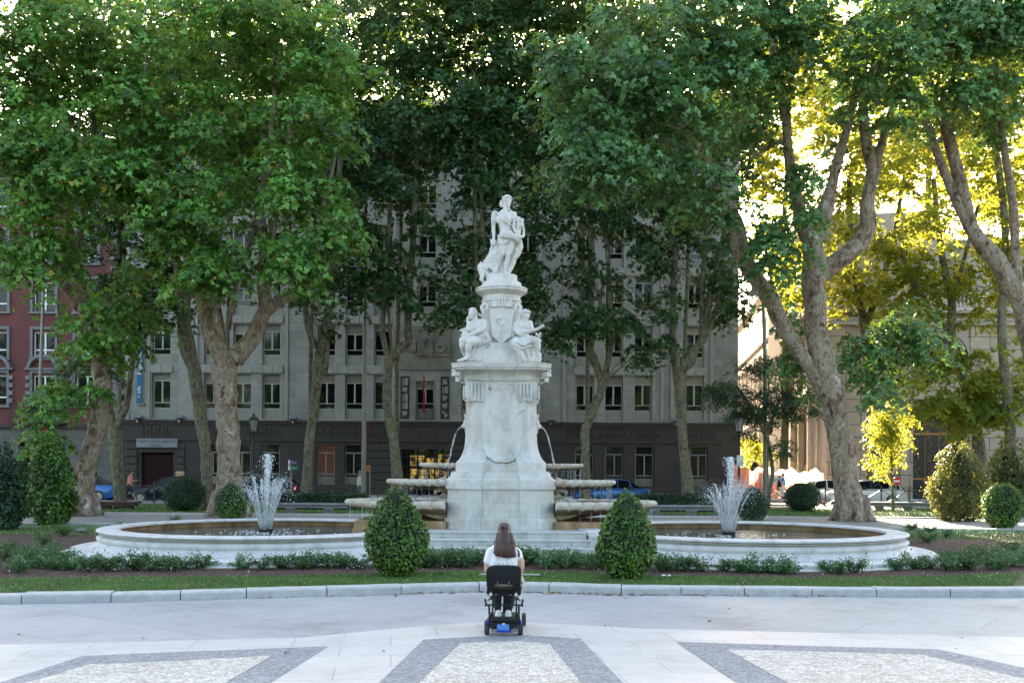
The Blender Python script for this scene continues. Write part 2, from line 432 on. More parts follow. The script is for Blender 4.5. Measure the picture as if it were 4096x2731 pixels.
# planted bed behind the kerb: mulch, then soil/grass
bed = [(x,y+.28) for x,y in KXY] + [(30,31),(-30,31)]
flat('mulch_bed', bed, .10, M['mulch'])
# kerb stones : each a thing
def offs(poly, d):
    out = []
    for i,(x,y) in enumerate(poly):
        a = Vector(poly[max(i-1,0)]); b = Vector(poly[min(i+1,len(poly)-1)]); t = (b-a).normalized(); out.append((x - t.y*d, y + t.x*d))
    return out
dense = bez(KXY, 10)
acc = [0]
for i in range(1,len(dense)): acc.append(acc[-1] + math.dist(dense[i],dense[i-1]))
def along(s):
    for i in range(1,len(dense)):
        if acc[i] >= s:
            t = (s-acc[i-1])/(acc[i]-acc[i-1]+1e-9); return tuple(dense[i-1][k]*(1-t)+dense[i][k]*t for k in (0,1))
    return dense[-1]
s_ = 1.0; ki = 0
while s_ < acc[-1]-1.5:
    L = random.uniform(.95,1.35)
    n = 4; ring = []
    hz = .135 + random.uniform(-.008,.008); dy = random.uniform(-.012,.012)
    for j in range(n+1):
        s = s_ + .008 + (L-.016)*j/n
        p = Vector(along(s)); q = Vector(along(min(s+.05,acc[-1]))); t = (q-p).normalized(); nn = Vector((-t.y,t.x)); p = p + nn*dy
        pr = []
        for a, z in ((0,-.02),(0,hz-.035),(.012,hz-.012),(.035,hz),(.30,hz+.003),(.31,-.02)):
            w_ = p + nn*a; pr.append((w_.x, w_.y, z + random.uniform(-.003,.003)*(z>0)))
        ring.append(pr)
    mid = along(s_+L/2)
    if -11 < mid[0] < 11:
        mb = MB().loft(ring)
        side = 'left' if mid[0] < -1.2 else ('right' if mid[0] > .8 else 'middle')
        o = build(mb, 'kerb_stone', M['kerb'])
        lab = {'left':'pale granite kerb stone edging the grass strip left of the wheelchair user',
               'middle':'pale granite kerb stone at the bend of the kerb behind the mobility scooter',
               'right':'pale granite kerb stone edging the grass strip right of the wheelchair user'}[side]
        lab = lab.replace('wheelchair user','mobility scooter')
        tag(o, lab, 'kerb stone', {'left':'kerb stones left of the scooter','middle':'kerb stones at the bend','right':'kerb stones right of the scooter'}[side])
    s_ += L; ki += 1
# grass strip on the kerb (base sheet + blades)
m = NT('grass_blades'); g = m.t.nodes.new('ShaderNodeNewGeometry')
gc = m.ramp(g.outputs['Random Per Island'], [(0,(.065,.15,.025)),(.5,(.11,.22,.036)),(.9,(.17,.27,.055)),(.97,(.3,.27,.12))])
m.col(m.mix(1, gc, m.ramp(m.noise(1.3,4), [(.35,.7),(.65,1.15)]), 'MULTIPLY')); m.rough(.6); M['grass'] = m.m
inner = [G(x,y,.12) for x,y in ((-900,2390),(-300,2352),(0,2338),(500,2330),(900,2322),(1200,2314),(1500,2302),(1750,2292),(1905,2288),(2185,2284),(2400,2290),(2700,2296),(3200,2300),(3700,2287),(4096,2268),(4900,2240))]
inner = [(p.x,p.y) for p in inner]
outer = offs(KXY, .31)
def blades(n, sampler, h, w, z):
    pts = np.array([sampler() for _ in range(n)]); a = RNG.uniform(0,2*pi,n); hh = h*RNG.uniform(.5,1.3,n)
    dx, dy = np.cos(a)*w, np.sin(a)*w; lx, ly = RNG.normal(0,h*.4,n), RNG.normal(0,h*.4,n)
    V = np.zeros((n,3,3)); V[:,0] = np.c_[pts[:,0]-dx, pts[:,1]-dy, np.full(n,z)]; V[:,1] = np.c_[pts[:,0]+dx, pts[:,1]+dy, np.full(n,z)]
    V[:,2] = np.c_[pts[:,0]+lx, pts[:,1]+ly, z+hh]
    return V.reshape(-1,3), np.arange(3*n).reshape(-1,3)
def strip_sampler():
    i = random.randrange(2, len(outer)-2); t = random.random(); u = random.random()*1.06-.01
    a = [outer[i][k]*(1-t)+outer[i+1][k]*t for k in (0,1)]; b = [inner[i][k]*(1-t)+inner[i+1][k]*t for k in (0,1)]
    return (a[0]*(1-u)+b[0]*u, a[1]*(1-u)+b[1]*u)
flat('grass_soil', outer + inner[::-1], .115, M['soilgrass'])
V, F = blades(70000, strip_sampler, .045, .006, .112)
o = obj('grass', mesh_np('grass', V, F), M['grass']); tag(o, 'short bright green grass strip behind the kerb stones', 'grass', kind='stuff')
# mulch chips
def chip_sampler():
    x = random.uniform(-9.5,9.5); return (x, random.uniform(17.4,20.4) - .6*(x<-3))
n = 9000; C = np.array([(*chip_sampler(), .108) for _ in range(n)]) ; C[:,2] += RNG.uniform(0,.02,n)
far = np.array([(random.choice((-1,1))*random.uniform(9.3,14), random.uniform(19,27), .112) for _ in range(6000)])
m = NT('bark_chips'); g = m.t.nodes.new('ShaderNodeNewGeometry'); m.col(m.ramp(g.outputs['Random Per Island'], [(0,(.03,.016,.012)),(.5,(.11,.06,.045)),(.85,(.2,.12,.09)),(.97,(.4,.3,.22))])); m.rough(.9); M['chips'] = m.m
o = leaf_obj('bark_chips', np.r_[C,far], np.tile([0,0,1.0],(n+6000,1)), .032, M['chips'], kind='two', jitter=.35); tag(o, 'brown bark chips scattered over the planted bed', 'bark chips', kind='stuff')
# fallen leaves at the kerb foot
pts = []
for _ in range(230):
    s = random.gauss(along(0) and acc[-1]*.5, 2.2); p = along(max(2,min(acc[-1]-2,s))); pts.append((p[0]+random.uniform(-.05,.05), p[1]-abs(random.gauss(.02,.09)), .012))
for _ in range(22): pts.append((random.uniform(-9,9), random.uniform(10.5,16.3), .016))
m = NT('dry_leaf'); g = m.t.nodes.new('ShaderNodeNewGeometry'); m.col(m.ramp(g.outputs['Random Per Island'], [(0,(.16,.07,.03)),(.5,(.3,.14,.06)),(.9,(.38,.22,.08)),(.97,(.6,.35,.05))])); m.rough(.8); M['dry'] = m.m
o = leaf_obj('fallen_leaves', pts, np.tile([0,0,1.0],(len(pts),1)), .05, M['dry'], kind='plane', jitter=.25); tag(o, 'dry brown leaves fallen along the foot of the kerb', 'fallen leaves', kind='stuff')
# ground behind the fountain
flat('sand_path', [(-34,33.2),(34,33.2),(34,40.6),(-34,40.6)], .104, M['gravel_path'])
flat('lawn_soil', [(-34,40.9),(34,40.9),(34,52.0),(-34,52.0)], .104, M['soilgrass'])
flat('pavement_near', [(-60,52.0),(60,52.0),(60,55.0),(-60,55.0)], .09, M['pavers'])
flat('road', [(-200,55.0),(200,55.0),(200,66.5),(-200,66.5)], -.004, M['asphalt'])
flat('pavement_far', [(-200,66.5),(200,66.5),(200,74),(-200,74)], .09, M['pavers'])
flat('side_street', [(15.5,74),(24,74),(60,300),(15.5,300)], .0, M['asphalt'])
def lawn_s():
    while True:
        x, y = random.uniform(-26,26), random.uniform(41.2,49.5)
        return (x,y)
V, F = blades(45000, lawn_s, .07, .02, .102)
V2, F2 = blades(14000, lambda:(random.choice((-1,1))*random.uniform(9.8,20), random.uniform(28.3,33)), .06, .015, .1)
o = obj('grass', mesh_np('grass', np.r_[V,V2], np.r_[F,F2+len(V)]), M['grass']); tag(o, 'dark green lawn under the plane trees behind the fountain', 'lawn', kind='stuff')
for y, x0, x1 in ((40.6,-34,34),(33.0,-34,-6),(33.0,6,34)):
    mb = MB().box(x0,x1,y,y+.25,-.02,.16); o = build(mb,'path_kerb',M['kerb']); tag(o, kind='structure')
mb = MB().box(-60,60,54.8,55.05,-.02,.14); tag(build(mb,'road_kerb',M['kerb']), kind='structure')
mb = MB().box(-60,60,66.4,66.6,-.02,.14); tag(build(mb,'road_kerb',M['kerb']), kind='structure')
# ================================================================= FOUNTAIN
XC, YC = -0.27, 24.93
# --- steps and low platform
steps = thing('fountain_steps', (XC,22.9,.1), 'four weathered pale stone steps leading up to the monument pedestal', 'steps')
def stepplan(w, y): return [(XC-w,y),(XC+w,y),(XC+w,YC),(XC-w,YC)]
for i,(w,y,z0,z1) in enumerate(((2.55,20.95,.08,.20),(2.35,21.6,.20,.335),(2.1,22.15,.335,.475),(1.98,22.7,.475,.615))):
    b = MB().box(XC-w, XC+w, y, 24.9-i*.004, z0, z1-.02); b.box(XC-w-.02, XC+w+.02, y-.025, 24.9-i*.004, z1-.02, z1)
    build(b, 'step', M['step'], steps)
b = MB().box(XC-4.2,XC-2.12,22.9,26.9,.2,.60); b.box(XC+2.12,XC+4.2,22.9,26.9,.2,.60)
for sg in (-1,1):
    pl = MB(); xs = sorted((XC+sg*2.02, XC+sg*2.85)); pl.box(xs[0],xs[1],21.9,23.6,.205,.56); pl.box(xs[0]-.02,xs[1]+.02,21.87,23.6,.56,.61)
    build(pl, 'side_block', M['step'], steps)

# --- pools
def pool(cx, cy, label, sg):
    t = thing('fountain_pool', (cx,cy,.1), label, 'fountain pool', 'round pools of the fountain')
    pr = [(4.55,.06),(4.55,.185),(4.53,.20),(4.40,.205)]
    build(MB().lathe([(4.62,.05),(4.62,.12),(4.60,.13),(4.3,.135)], (cx,cy,0), 120), 'footing', M['step'], t, True, angle=40)
    build(MB().lathe([(4.42,.13),(4.42,.20),(4.38,.225),(4.32,.23),(3.66,.235)], (cx,cy,0), 120), 'plinth', M['marble_rim'], t, True, angle=40)
    wall = [(3.98,.23),(3.98,.27),(3.93,.285),(3.86,.31),(3.79,.35),(3.77,.38),(3.80,.40),(3.83,.43),(3.83,.47),(3.78,.505),(3.70,.525),(3.68,.53),(3.68,.545),(3.74,.55),(3.74,.57),(3.70,.575),(3.70,.585)]
    build(MB().lathe(wall, (cx,cy,0), 120), 'wall', M['marble_rim'], t, True, angle=50)
    def rj(th, r, z): return (r, z)
    rim = [(3.70,.585),(3.80,.59),(3.835,.605),(3.84,.63),(3.80,.65),(3.72,.655),(3.38,.655),(3.345,.645),(3.34,.60)]
    build(MB().lathe(rim, (cx,cy,0), 120), 'rim', M['marble_rim'], t, True, angle=40)
    build(MB().lathe([(3.34,.60),(3.40,.55),(3.40,.15)], (cx,cy,0), 120), 'inner_wall', M['ochre'], t, True)
    # rim joints, thin dark gaps standing a hair proud
    j = MB()
    for k in range(22):
        a = 2*pi*k/22+.1; ca, sa = math.cos(a), math.sin(a)
        j.cbox((cx+3.585*ca, cy+3.585*sa, .6552), (.40,.008,.003), rz=a)
        j.cbox((cx+3.842*ca, cy+3.842*sa, .618), (.003,.008,.05), rz=a)
    build(j, 'joint', M['joint'], t)
    w = MB().lathe([(3.39,.475),(.001,.475)], (cx,cy,0), 96)
    o = build(w, 'water', M['water'], None); tag(o, kind='structure')
    fl = MB().lathe([(3.39,.16),(.001,.16)], (cx,cy,0), 48); build(fl, 'pool_floor', M['ochre'], t)
    return t
m = NT('ochre_wall'); m.col(m.ramp(m.noise(2.5,7,.65,m.mapping((1,1,.5))), [(.3,(.16,.085,.04)),(.5,(.34,.21,.11)),(.7,(.46,.33,.21))])); m.rough(.6); M['ochre'] = m.m
M['joint'] = simple('joint_dirt_edge_shade', (.16,.15,.14), .9)  # dirt of the rim joints, also the drawn edge shade of the cartouche
m = NT('pool_water'); m.col((.035,.040,.034)); m.rough(.06); m.b.inputs['Specular IOR Level'].default_value = .6
m.bump(m.mix(.5, m.noise(5,4,.6,m.mapping((1,1.6,1)),.6), m.noise(16,3,.6)), .35, .03); M['water'] = m.m
m = NT('fountain_water'); m.col((.86,.90,.94)); m.rough(.15); m.b.inputs['Transmission Weight'].default_value = .35; m.b.inputs['IOR'].default_value = 1.33
tr = m.t.nodes.new('ShaderNodeBsdfTransparent'); mx = m.t.nodes.new('ShaderNodeMixShader')
m.l(m.ramp(m.noise(11,4,.7,m.mapping((1,1,.35))), [(.38,.12),(.62,.9)]), mx.inputs[0]); m.l(tr.outputs[0], mx.inputs[1]); m.l(m.b.outputs[0], mx.inputs[2]); m.l(mx.outputs[0], m.out.inputs['Surface'])
M['jet'] = m.m
m = NT('water_drops'); m.col((.86,.9,.94)); m.rough(.1); M['drops'] = m.m
pool(-5.83, 23.9, 'white stone round pool left of the monument, one tall water jet in it', -1)
pool(5.43, 23.9, 'white stone round pool right of the monument with its own tall jet', 1)

# --- water jets
def jet(cx, cy, label, seed):
    r = random.Random(seed); t = thing('water_jet', (cx,cy,.44), label, 'water jet', 'water jets in the pools')
    z0 = .45
    nb = MB()
    for k in range(9):
        a = 2*pi*k/9; nb.tube([(cx+.13*math.cos(a), cy+.13*math.sin(a), .36),(cx+.14*math.cos(a), cy+.14*math.sin(a), .56)], .03, 8)
    nb.tube([(cx,cy,.36),(cx,cy,.6)], .035, 8)
    build(nb, 'nozzle', M['black_metal'], t)
    arcs = MB(); dr = MB()
    top = 1.78
    pts = [(cx+r.uniform(-.02,.02)+.03*i/8, cy, z0+.12+top*i/16) for i in range(17)]
    arcs.tube(pts, [.022+.014*(i/16)+(.03*max(0,i-10)/6) + r.uniform(0,.012) for i in range(16)]+[.02], 9, lump=.5, rng=r)
    for _ in range(1100):
        u = r.random()**.6; a = r.uniform(0,2*pi); rr = (.04+.09*u)*abs(r.gauss(0,.7))
        q = r.uniform(.003,.011); dr.ball((cx+.03+rr*math.cos(a), cy+rr*math.sin(a), z0+.5+u*(top-.35)), (q,q,q*r.uniform(1,2.2)), 5, 3)
    K = 24
    for k in range(K):
        a = 2*pi*k/K + r.uniform(-.1,.1); R1 = r.uniform(.30,.52) if k%3 else r.uniform(.12,.3); H = r.uniform(.85,1.25) if k%3 else r.uniform(1.0,1.35)
        tm = math.sqrt(2*H/9.8); vx = R1/tm; path = []
        for i in range(23):
            tt = tm*1.62*i/22; path.append((cx+(.13+vx*tt)*math.cos(a), cy+(.13+vx*tt)*math.sin(a), z0+.1+math.sqrt(2*9.8*H)*tt-4.9*tt*tt))
        arcs.tube(path[:13], [.011+.0004*i for i in range(13)], 5, lump=.8, rng=r)
        p2 = [(p[0]+r.uniform(-.05,.05)*i/8, p[1], p[2]*.96+.02) for i,p in enumerate(path[:10])]; arcs.tube(p2, [.009]*10, 4, lump=.7, rng=r)
        for i in range(7,23):
            for _ in range(7 if i<13 else (8 if i<18 else 4)):
                g = .020+.006*max(0,i-6); q = r.uniform(.002,.0055)*(1 if r.random()<.92 else 1.8)
                p = path[i]; dr.ball((p[0]+r.gauss(0,g), p[1]+r.gauss(0,g), p[2]+r.gauss(0,g*1.2)), (q,q,q*r.uniform(1,2)), 5, 3)
    for _ in range(900):
        a = r.uniform(0,2*pi); rr = abs(r.gauss(0,.42)); q = r.uniform(.0018,.004); dr.ball((cx+rr*math.cos(a), cy+rr*math.sin(a), z0+r.random()*1.2*max(.1,1-rr)), q, 4, 3)
    for _ in range(110):    # splashes on the surface
        a = r.uniform(0,2*pi); rr = abs(r.gauss(.7,.45)); q = r.uniform(.006,.02); dr.ball((cx+rr*math.cos(a), cy+rr*math.sin(a), .478), (q*2.2,q*1.6,q*.35), 6, 3)
    build(arcs, 'stream', M['jet'], t, True); tag(build(dr, 'droplets', M['drops'], t, True), kind='stuff')
jet(-6.0, 24.3, 'tall white water jet with spreading side arcs in the left pool', 3)
jet(5.30, 24.3, 'tall white water jet in the right pool in front of the red netting', 8)

# --- pedestal
ped = thing('fountain_monument', (XC,YC,.615), 'tall white marble pedestal with blank cartouche, drum and cornices carrying the statues', 'monument')
base_plan = []
q = [(.34,-.95),(.36,-1.0),(.74,-.985),(.76,-.96),(.98,-.74),(1.0,-.72),(1.0,-.36),(.95,-.34)]
q2 = q + [(x,-y) for x,y in q[::-1]]
plan = [(x,y) for x,y in q2] + [(-x,-y) for x,y in q2]
def ring(hw, z, pl=plan, f=1.0): return [(XC+x*hw, YC+y*hw*f, z) for x,y in pl]
def pz(y): return P(2004, y, 23.6).z
prof = [(1.345,.60),(1.345,pz(2078)),(1.33,pz(2075)),(1.285,pz(2074)),(1.278,pz(1958)),(1.33,pz(1957)),(1.33,pz(1922)),(1.325,pz(1920)),
        (1.29,pz(1917)),(1.22,pz(1905)),(1.20,pz(1893)),(1.17,pz(1891)),(1.17,pz(1887)),(1.10,pz(1885)),(1.095,pz(1852)),(1.08,pz(1848)),(1.02,pz(1838)),(.975,pz(1826)),(.93,pz(1808)),(.90,pz(1790)),(.88,pz(1765)),(.87,pz(1735)),(.865,pz(1680)),(.862,pz(1600)),(.862,pz(1519)),
        (.90,pz(1517)),(.93,pz(1509)),(.935,pz(1503)),(.90,pz(1500)),(.905,pz(1492)),(.93,pz(1485)),(.99,pz(1480)),(1.06,pz(1478)),(1.13,pz(1474)),(1.16,pz(1472)),(1.16,pz(1466)),(1.20,pz(1464)),(1.205,pz(1453)),(1.22,pz(1450)),(1.22,pz(1446)),(1.15,pz(1445.5))]
o = build(MB().loft([ring(h,z) for h,z in prof]), 'shaft', M['marble_blocks'], ped, True, angle=35)
ZT = pz(1446)
# corner capitals with small relief figures and teeth
for sx in (-1,1):
    for sy in (-1,1):
        b = MB(); h = .862
        for k in range(4):
            x = XC+sx*(.40+.085*k+.06)*1.0; yy = YC+sy*(.93)
            b.chain([(x,yy-.0*sy+sy*(-.03),pz(1592),.028),(x+.008,yy,pz(1570),.034),(x,yy,pz(1545),.026),(x+.004,yy,pz(1528),.022)], 8)
        b.box(*sorted((XC+sx*.41, XC+sx*.875)), *sorted((YC+sy*.80, YC+sy*.905)), pz(1583)-.03, pz(1520))
        for k in range(6):
            x = XC+sx*(.43+.072*k); b.cbox((x+.02*sx, YC+sy*.885, pz(1590)-.005), (.045,.07,.10))
        b.box(*sorted((XC+sx*.40, XC+sx*.89)), *sorted((YC+sy*.80, YC+sy*.90)), pz(1600), pz(1596))
        b.box(*sorted((XC+sx*.40, XC+sx*.90)), *sorted((YC+sy*.80, YC+sy*.92)), pz(1581), pz(1578))
        for k in range(4):
            y = YC+sy*(.45+.11*k); x = XC+sx*.9
            b.chain([(x,y,pz(1590),.028),(x,y+.008,pz(1565),.036),(x,y,pz(1538),.026)], 8)
        build(b, 'capital_relief', M['marble'], ped, True, angle=35)
# volutes under the cornice corners
for sx in (-1,1):
    b = MB(); zc = pz(1492)
    for sy in (-1,1):
        b.chain([(XC+sx*1.16,YC+sy*.86,zc+.10,.05),(XC+sx*1.12,YC+sy*.84,zc+.04,.055),(XC+sx*1.06,YC+sy*.80,zc-.02,.04),(XC+sx*.98,YC+sy*.76,zc-.07,.03)], 8)
        b.cbox((XC+sx*1.10,YC+sy*.84,zc+.02),(.14,.18,.10),rz=sx*sy*.6)
    build(b, 'bracket', M['marble'], ped, True, angle=35)
# cartouche : outline traced in pixels, placed on the front face
def fx(px): return P(px,1700,24.0).x
cart = [(1958,1540),(2005,1532),(2050,1536),(2048,1556),(2096,1565),(2097,1630),(2084,1635),(2090,1700),(2086,1750),(2088,1770),(2078,1794),(2074,1812),(2062,1832),(2042,1846),(2020,1851),(2003,1848),(1985,1850),(1962,1840),(1944,1824),(1934,1800),(1921,1790),(1926,1768),(1919,1745),(1923,1700),(1920,1640),(1930,1600),(1930,1562),(1958,1556)]
cart = [ (fx(x)+.015, pz(y)) for x,y in bez(cart+[cart[0]],3)[:-1]]
cc = (sum(p[0] for p in cart)/len(cart), sum(p[1] for p in cart)/len(cart))
def yfz(z): return YC-.93*float(np.interp(z,[p[1] for p in prof],[p[0] for p in prof]))-.02
yf = yfz(pz(1545))
def shrink(k): return [(cc[0]+(x-cc[0])*k, cc[1]+(z-cc[1])*k) for x,z in cart]
r_ = []
for k,dy in ((1.0,.15),(1.0,-.05),(.985,-.07),(.95,-.068),(.93,-.055)):
    r_.append([(x,yfz(z)+dy,z) for x,z in shrink(k)])
yf = yfz(pz(1545))
r_[-1:] = [r_[-1]]
inn = [[(x,yfz(z)-.055,z) for x,z in shrink(k)] for k in (.75,.5,.25)]
build(MB().loft(r_+inn), 'cartouche', M['marble'], ped, True, angle=50)
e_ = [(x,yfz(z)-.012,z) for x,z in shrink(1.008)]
build(MB().tube(e_+[e_[0]], .006, 5), 'cartouche_edge_shade', M['joint'], ped, True)  # dark line drawn round the cartouche in place of shade at its edge
b = MB(); b.tube([(XC+.07*math.cos(a), yf-.065, pz(1546)+.05*math.sin(a)) for a in [2*pi*i/14 for i in range(15)]], .014, 6)
b.chain([(fx(1958),yf-.05,pz(1542),.02),(fx(1985),yf-.055,pz(1534),.022),(fx(2004),yf-.06,pz(1538),.02),(fx(2025),yf-.055,pz(1534),.022),(fx(2050),yf-.05,pz(1540),.02)],8)
build(b, 'cartouche_scroll', M['marble'], ped, True)
# lion masks on the sides
for sg in (-1,1):
    x = XC+sg*.86; z = pz(1690)
    b = MB(); b.ball((x,YC,z+.02),(.10,.13,.15),12,8); b.ball((x+sg*.09,YC,z-.04),(.06,.07,.06),10,6); b.ball((x+sg*.06,YC-.05,z+.05),.035); b.ball((x+sg*.06,YC+.05,z+.05),.035)
    for k in range(10):
        a = 2*pi*k/10; b.chain([(x+.02*sg,YC+.12*math.cos(a),z+.03+.15*math.sin(a),.04),(x-.02*sg,YC+.17*math.cos(a),z+.03+.22*math.sin(a),.02)],6)
    b.ball((x+sg*.04,YC,z+.22),(.04,.06,.06)); b.ball((x+sg*.02,YC,z-.16),(.04,.05,.08))
    sculpt(b, 'lion_mask', M['marble'], ped, .014, 2)
    # spout of falling water
    zt = z-.05; x0 = x+sg*.13; pts = []
    for i in range(15):
        tt = .66*i/14; pts.append((x0+sg*(.50*tt*1.35), YC-.02, zt-.5*4.9*tt*tt*1.55))
    wt = build(MB().tube(pts, [.011+.004*math.sin(i*1.3)+.0008*i for i in range(15)], 7, lump=.7), 'water_spout', M['jet'], None, True)
    tag(wt, 'thin arc of water falling from the lion mask on the %s side of the pedestal' % ('left' if sg<0 else 'right'), 'water spout', 'water arcs from the lion masks')
# upper drum
def uz(y): return P(1996, y, YC).z
b = MB(); b.box(XC-.47,XC+.42,YC-.82,YC+.82,ZT-.01,uz(1412)); b.box(XC-.42,XC+.38,YC-.70,YC+.7,uz(1412),uz(1385)); b.box(XC-.82,XC+.82,YC-.47,YC+.47,ZT-.01,uz(1400))
build(b, 'drum_base', M['marble'], ped)
XD = P(1998,1250,YC).x
pr = [(.56,ZT),(.56,uz(1400)),(.52,uz(1395)),(.50,uz(1370)),(.48,uz(1340)),(.46,uz(1260)),(.465,uz(1216)),(.50,uz(1212)),(.505,uz(1206)),(.475,uz(1204)),(.475,uz(1188)),(.50,uz(1186)),(.53,uz(1182)),(.60,uz(1176)),(.635,uz(1172)),(.635,uz(1166)),(.655,uz(1163)),(.655,uz(1158)),(.62,uz(1155)),(.54,uz(1152)),(.50,uz(1144)),(.49,uz(1134)),(.41,uz(1132)),(.40,uz(1128)),(.395,uz(1106)),(.385,uz(1104)),(.01,uz(1104))]
build(MB().lathe(pr, (XD,YC,0), 56), 'drum', M['marble'], ped, True, angle=35)
# coat of arms shield with crown and tree relief
def ux(px): return P(px,1300,YC-.5).x
def vz(py): return P(1998,py,YC-.5).z
sh = [(1950,1238),(1975,1232),(2000,1228),(2030,1233),(2054,1240),(2046,1262),(2042,1300),(2038,1350),(2020,1362),(1998,1384),(1978,1362),(1962,1348),(1956,1300)]
sh = [(ux(x),vz(y)) for x,y in sh]; c0 = (sum(p[0] for p in sh)/13, sum(p[1] for p in sh)/13)
rings = [[(c0[0]+(x-c0[0])*k, YC-.40+dy+.30*(x-c0[0])**2-.12*max(0,(c0[1]-z)), c0[1]+(z-c0[1])*k) for x,z in sh] for k,dy in ((1.0,.2),(1.0,-.135),(.97,-.155),(.93,-.15))]
build(MB().loft(rings), 'shield', M['marble'], ped, True, angle=40)
b = MB(); yy = YC-.56
for k in range(7):
    x = ux(1965)+ (ux(2035)-ux(1965))*k/6; b.chain([(x,yy-.03+.006*(k-3)**2,vz(1222),.022),(x,yy-.03+.006*(k-3)**2,vz(1206),.028),(x,yy-.03+.006*(k-3)**2,vz(1198 if k%2 else 1192),.016)],7)
b.cbox(((ux(1965)+ux(2035))/2,yy+.04,vz(1226)),(.47,.12,.05)); b.cbox(((ux(1965)+ux(2035))/2,yy+.05,vz(1214)),(.44,.12,.09))
sculpt(b, 'crown', M['marble'], ped, .012, 2)
b = MB(); r = random.Random(4)
for k in range(26):
    b.ball((ux(1998+r.uniform(-18,18)), YC-.56, vz(1287+r.uniform(-18,16))), r.uniform(.018,.035), 7, 5)
b.chain([(ux(1999),YC-.565,vz(1295),.02),(ux(2000),YC-.59,vz(1330),.018)],7); b.chain([(ux(2012),YC-.57,vz(1312),.024),(ux(2014),YC-.585,vz(1330),.03)],7)
sculpt(b, 'tree_emblem', M['marble'], ped, .012, 2)
for sg in (-1,1):     # scrolls beside the shield
    b = MB(); b.chain([(XD+sg*.40,YC-.44,uz(1225),.05),(XD+sg*.47,YC-.40,uz(1240),.06),(XD+sg*.44,YC-.42,uz(1262),.05),(XD+sg*.46,YC-.38,uz(1285),.04)],8)
    b.chain([(XD+sg*.36,YC-.48,uz(1232),.035),(XD+sg*.33,YC-.50,uz(1252),.03)],8)
    sculpt(b, 'scroll', M['marble'], ped, .014, 2)

# --- statues ------------------------------------------------------
def mirror_face(b, c, sc, yaw, tilt=0, hair='curls', r=None):
    """head with face; front is -Y before yaw"""
    R = Matrix.Rotation(yaw,3,'Z') @ Matrix.Rotation(tilt,3,'X')
    def q(x,y,z): v = R @ Vector((x*sc,y*sc,z*sc)); return (c[0]+v.x,c[1]+v.y,c[2]+v.z)
    b.ball(c, (.075*sc,.095*sc,.115*sc), 14, 9, R)
    b.ball(q(0,-.035,-.045), (.055*sc,.06*sc,.07*sc), 12, 8, R); b.ball(q(0,-.075,-.092), (.024*sc,.022*sc,.022*sc), 8, 6)
    b.chain([(*q(0,-.093,.015),.010*sc),(*q(0,-.112,-.028),.015*sc)], 7)
    for s in (-1,1):
        b.ball(q(.030*s,-.078,.022),(.02*sc,.016*sc,.008*sc),8,5,R); b.ball(q(.030*s,-.080,.006),(.015*sc,.012*sc,.010*sc),8,5,R)
        b.ball(q(.038*s,-.065,-.03),(.022*sc,.022*sc,.022*sc),8,5); b.ball(q(.075*s,.0,-.01),(.012*sc,.02*sc,.03*sc),6,5,R)
    b.ball(q(0,-.098,-.052),(.02*sc,.010*sc,.006*sc),8,5,R); b.ball(q(0,-.094,-.066),(.017*sc,.010*sc,.007*sc),8,5,R)
    if hair:
        r = r or random.Random(1)
        for _ in range(46):
            a = r.uniform(0,2*pi); u = r.uniform(.05,1.0)
            v = Vector((math.cos(a)*math.sqrt(1-u*u*.8)*.088, math.sin(a)*math.sqrt(1-u*u*.8)*.10, .02+u*.115))
            if v.y < -.055 and v.z < .075: continue
            b.ball(q(v.x,v.y+.012,v.z-.01), r.uniform(.017,.028)*sc, 7, 5)
        for s in (-1,1):
            b.ball(q(.078*s,.03,-.02),.026*sc,7,5); b.ball(q(.072*s,.05,-.07),.024*sc,7,5)
        b.ball(q(0,.08,-.05),(.06*sc,.04*sc,.06*sc),8,6)
    return q
AY = YC
def A(x, y, r, dy=0.0):          # apollo: zoomed-crop coordinates
    p = P(1850+x/3.823, 740+y/3.823, AY+dy); return (p.x, p.y, p.z, r)
b = MB(); C = b.chain
C([A(590,860,.15,.03),A(620,760,.165),A(618,690,.150),A(610,620,.165,.0),A(600,540,.175,-.02),A(590,475,.16,0)])        # trunk
C([A(500,520,.10,0),A(545,545,.12,-.05)]); C([A(655,520,.11,-.06),A(700,540,.09,0)])
C([A(520,470,.085),A(590,450,.10),A(690,470,.085)]); C([A(548,520,.10,-.07),A(560,500,.09,-.08)]); C([A(650,515,.095,-.08),A(640,495,.09,-.08)])
C([A(590,440,.085),A(610,370,.065,-.01),A(625,320,.062,-.01)])           # neck
q = mirror_face(b, A(630,268,0)[:3], 1.28, .45, 0, 'curls', random.Random(3))
for k in range(9):                                                        # laurel over the brow
    a = -1.2+2.4*k/8; b.ball(q(.085*math.sin(a), -.085*math.cos(a), .088), .026, 7, 5)
C([A(545,260,.04,.02),A(535,300,.035,.02),A(545,330,.03,.02)]); C([A(660,360,.025,0),A(690,400,.025,-.03),A(720,415,.02,-.02)])
C([A(448,455,.088),A(430,540,.070),A(430,635,.052,.02),A(432,720,.050,0),A(437,815,.036,-.03)])    # hanging arm
C([A(437,830,.04,-.03),A(432,870,.045,-.05)])
for k in range(4): C([A(408+14*k,870,.018,-.09+.02*k),A(404+14*k,905,.016,-.10),A(412+12*k,925,.014,-.07)],7)
C([A(455,850,.018,-.07),A(468,875,.015,-.09)],7)
C([A(735,455,.085),A(752,540,.068,0),A(790,640,.055,-.06),A(835,670,.048,-.14),A(850,620,.040,-.22)])   # arm holding the lyre
b.ball(A(855,600,0,-.24)[:3],(.05,.045,.06)); 
for k in range(4): C([A(830,580+16*k,.016,-.27),A(852,575+16*k,.017,-.30),A(878,585+15*k,.014,-.27)],7)
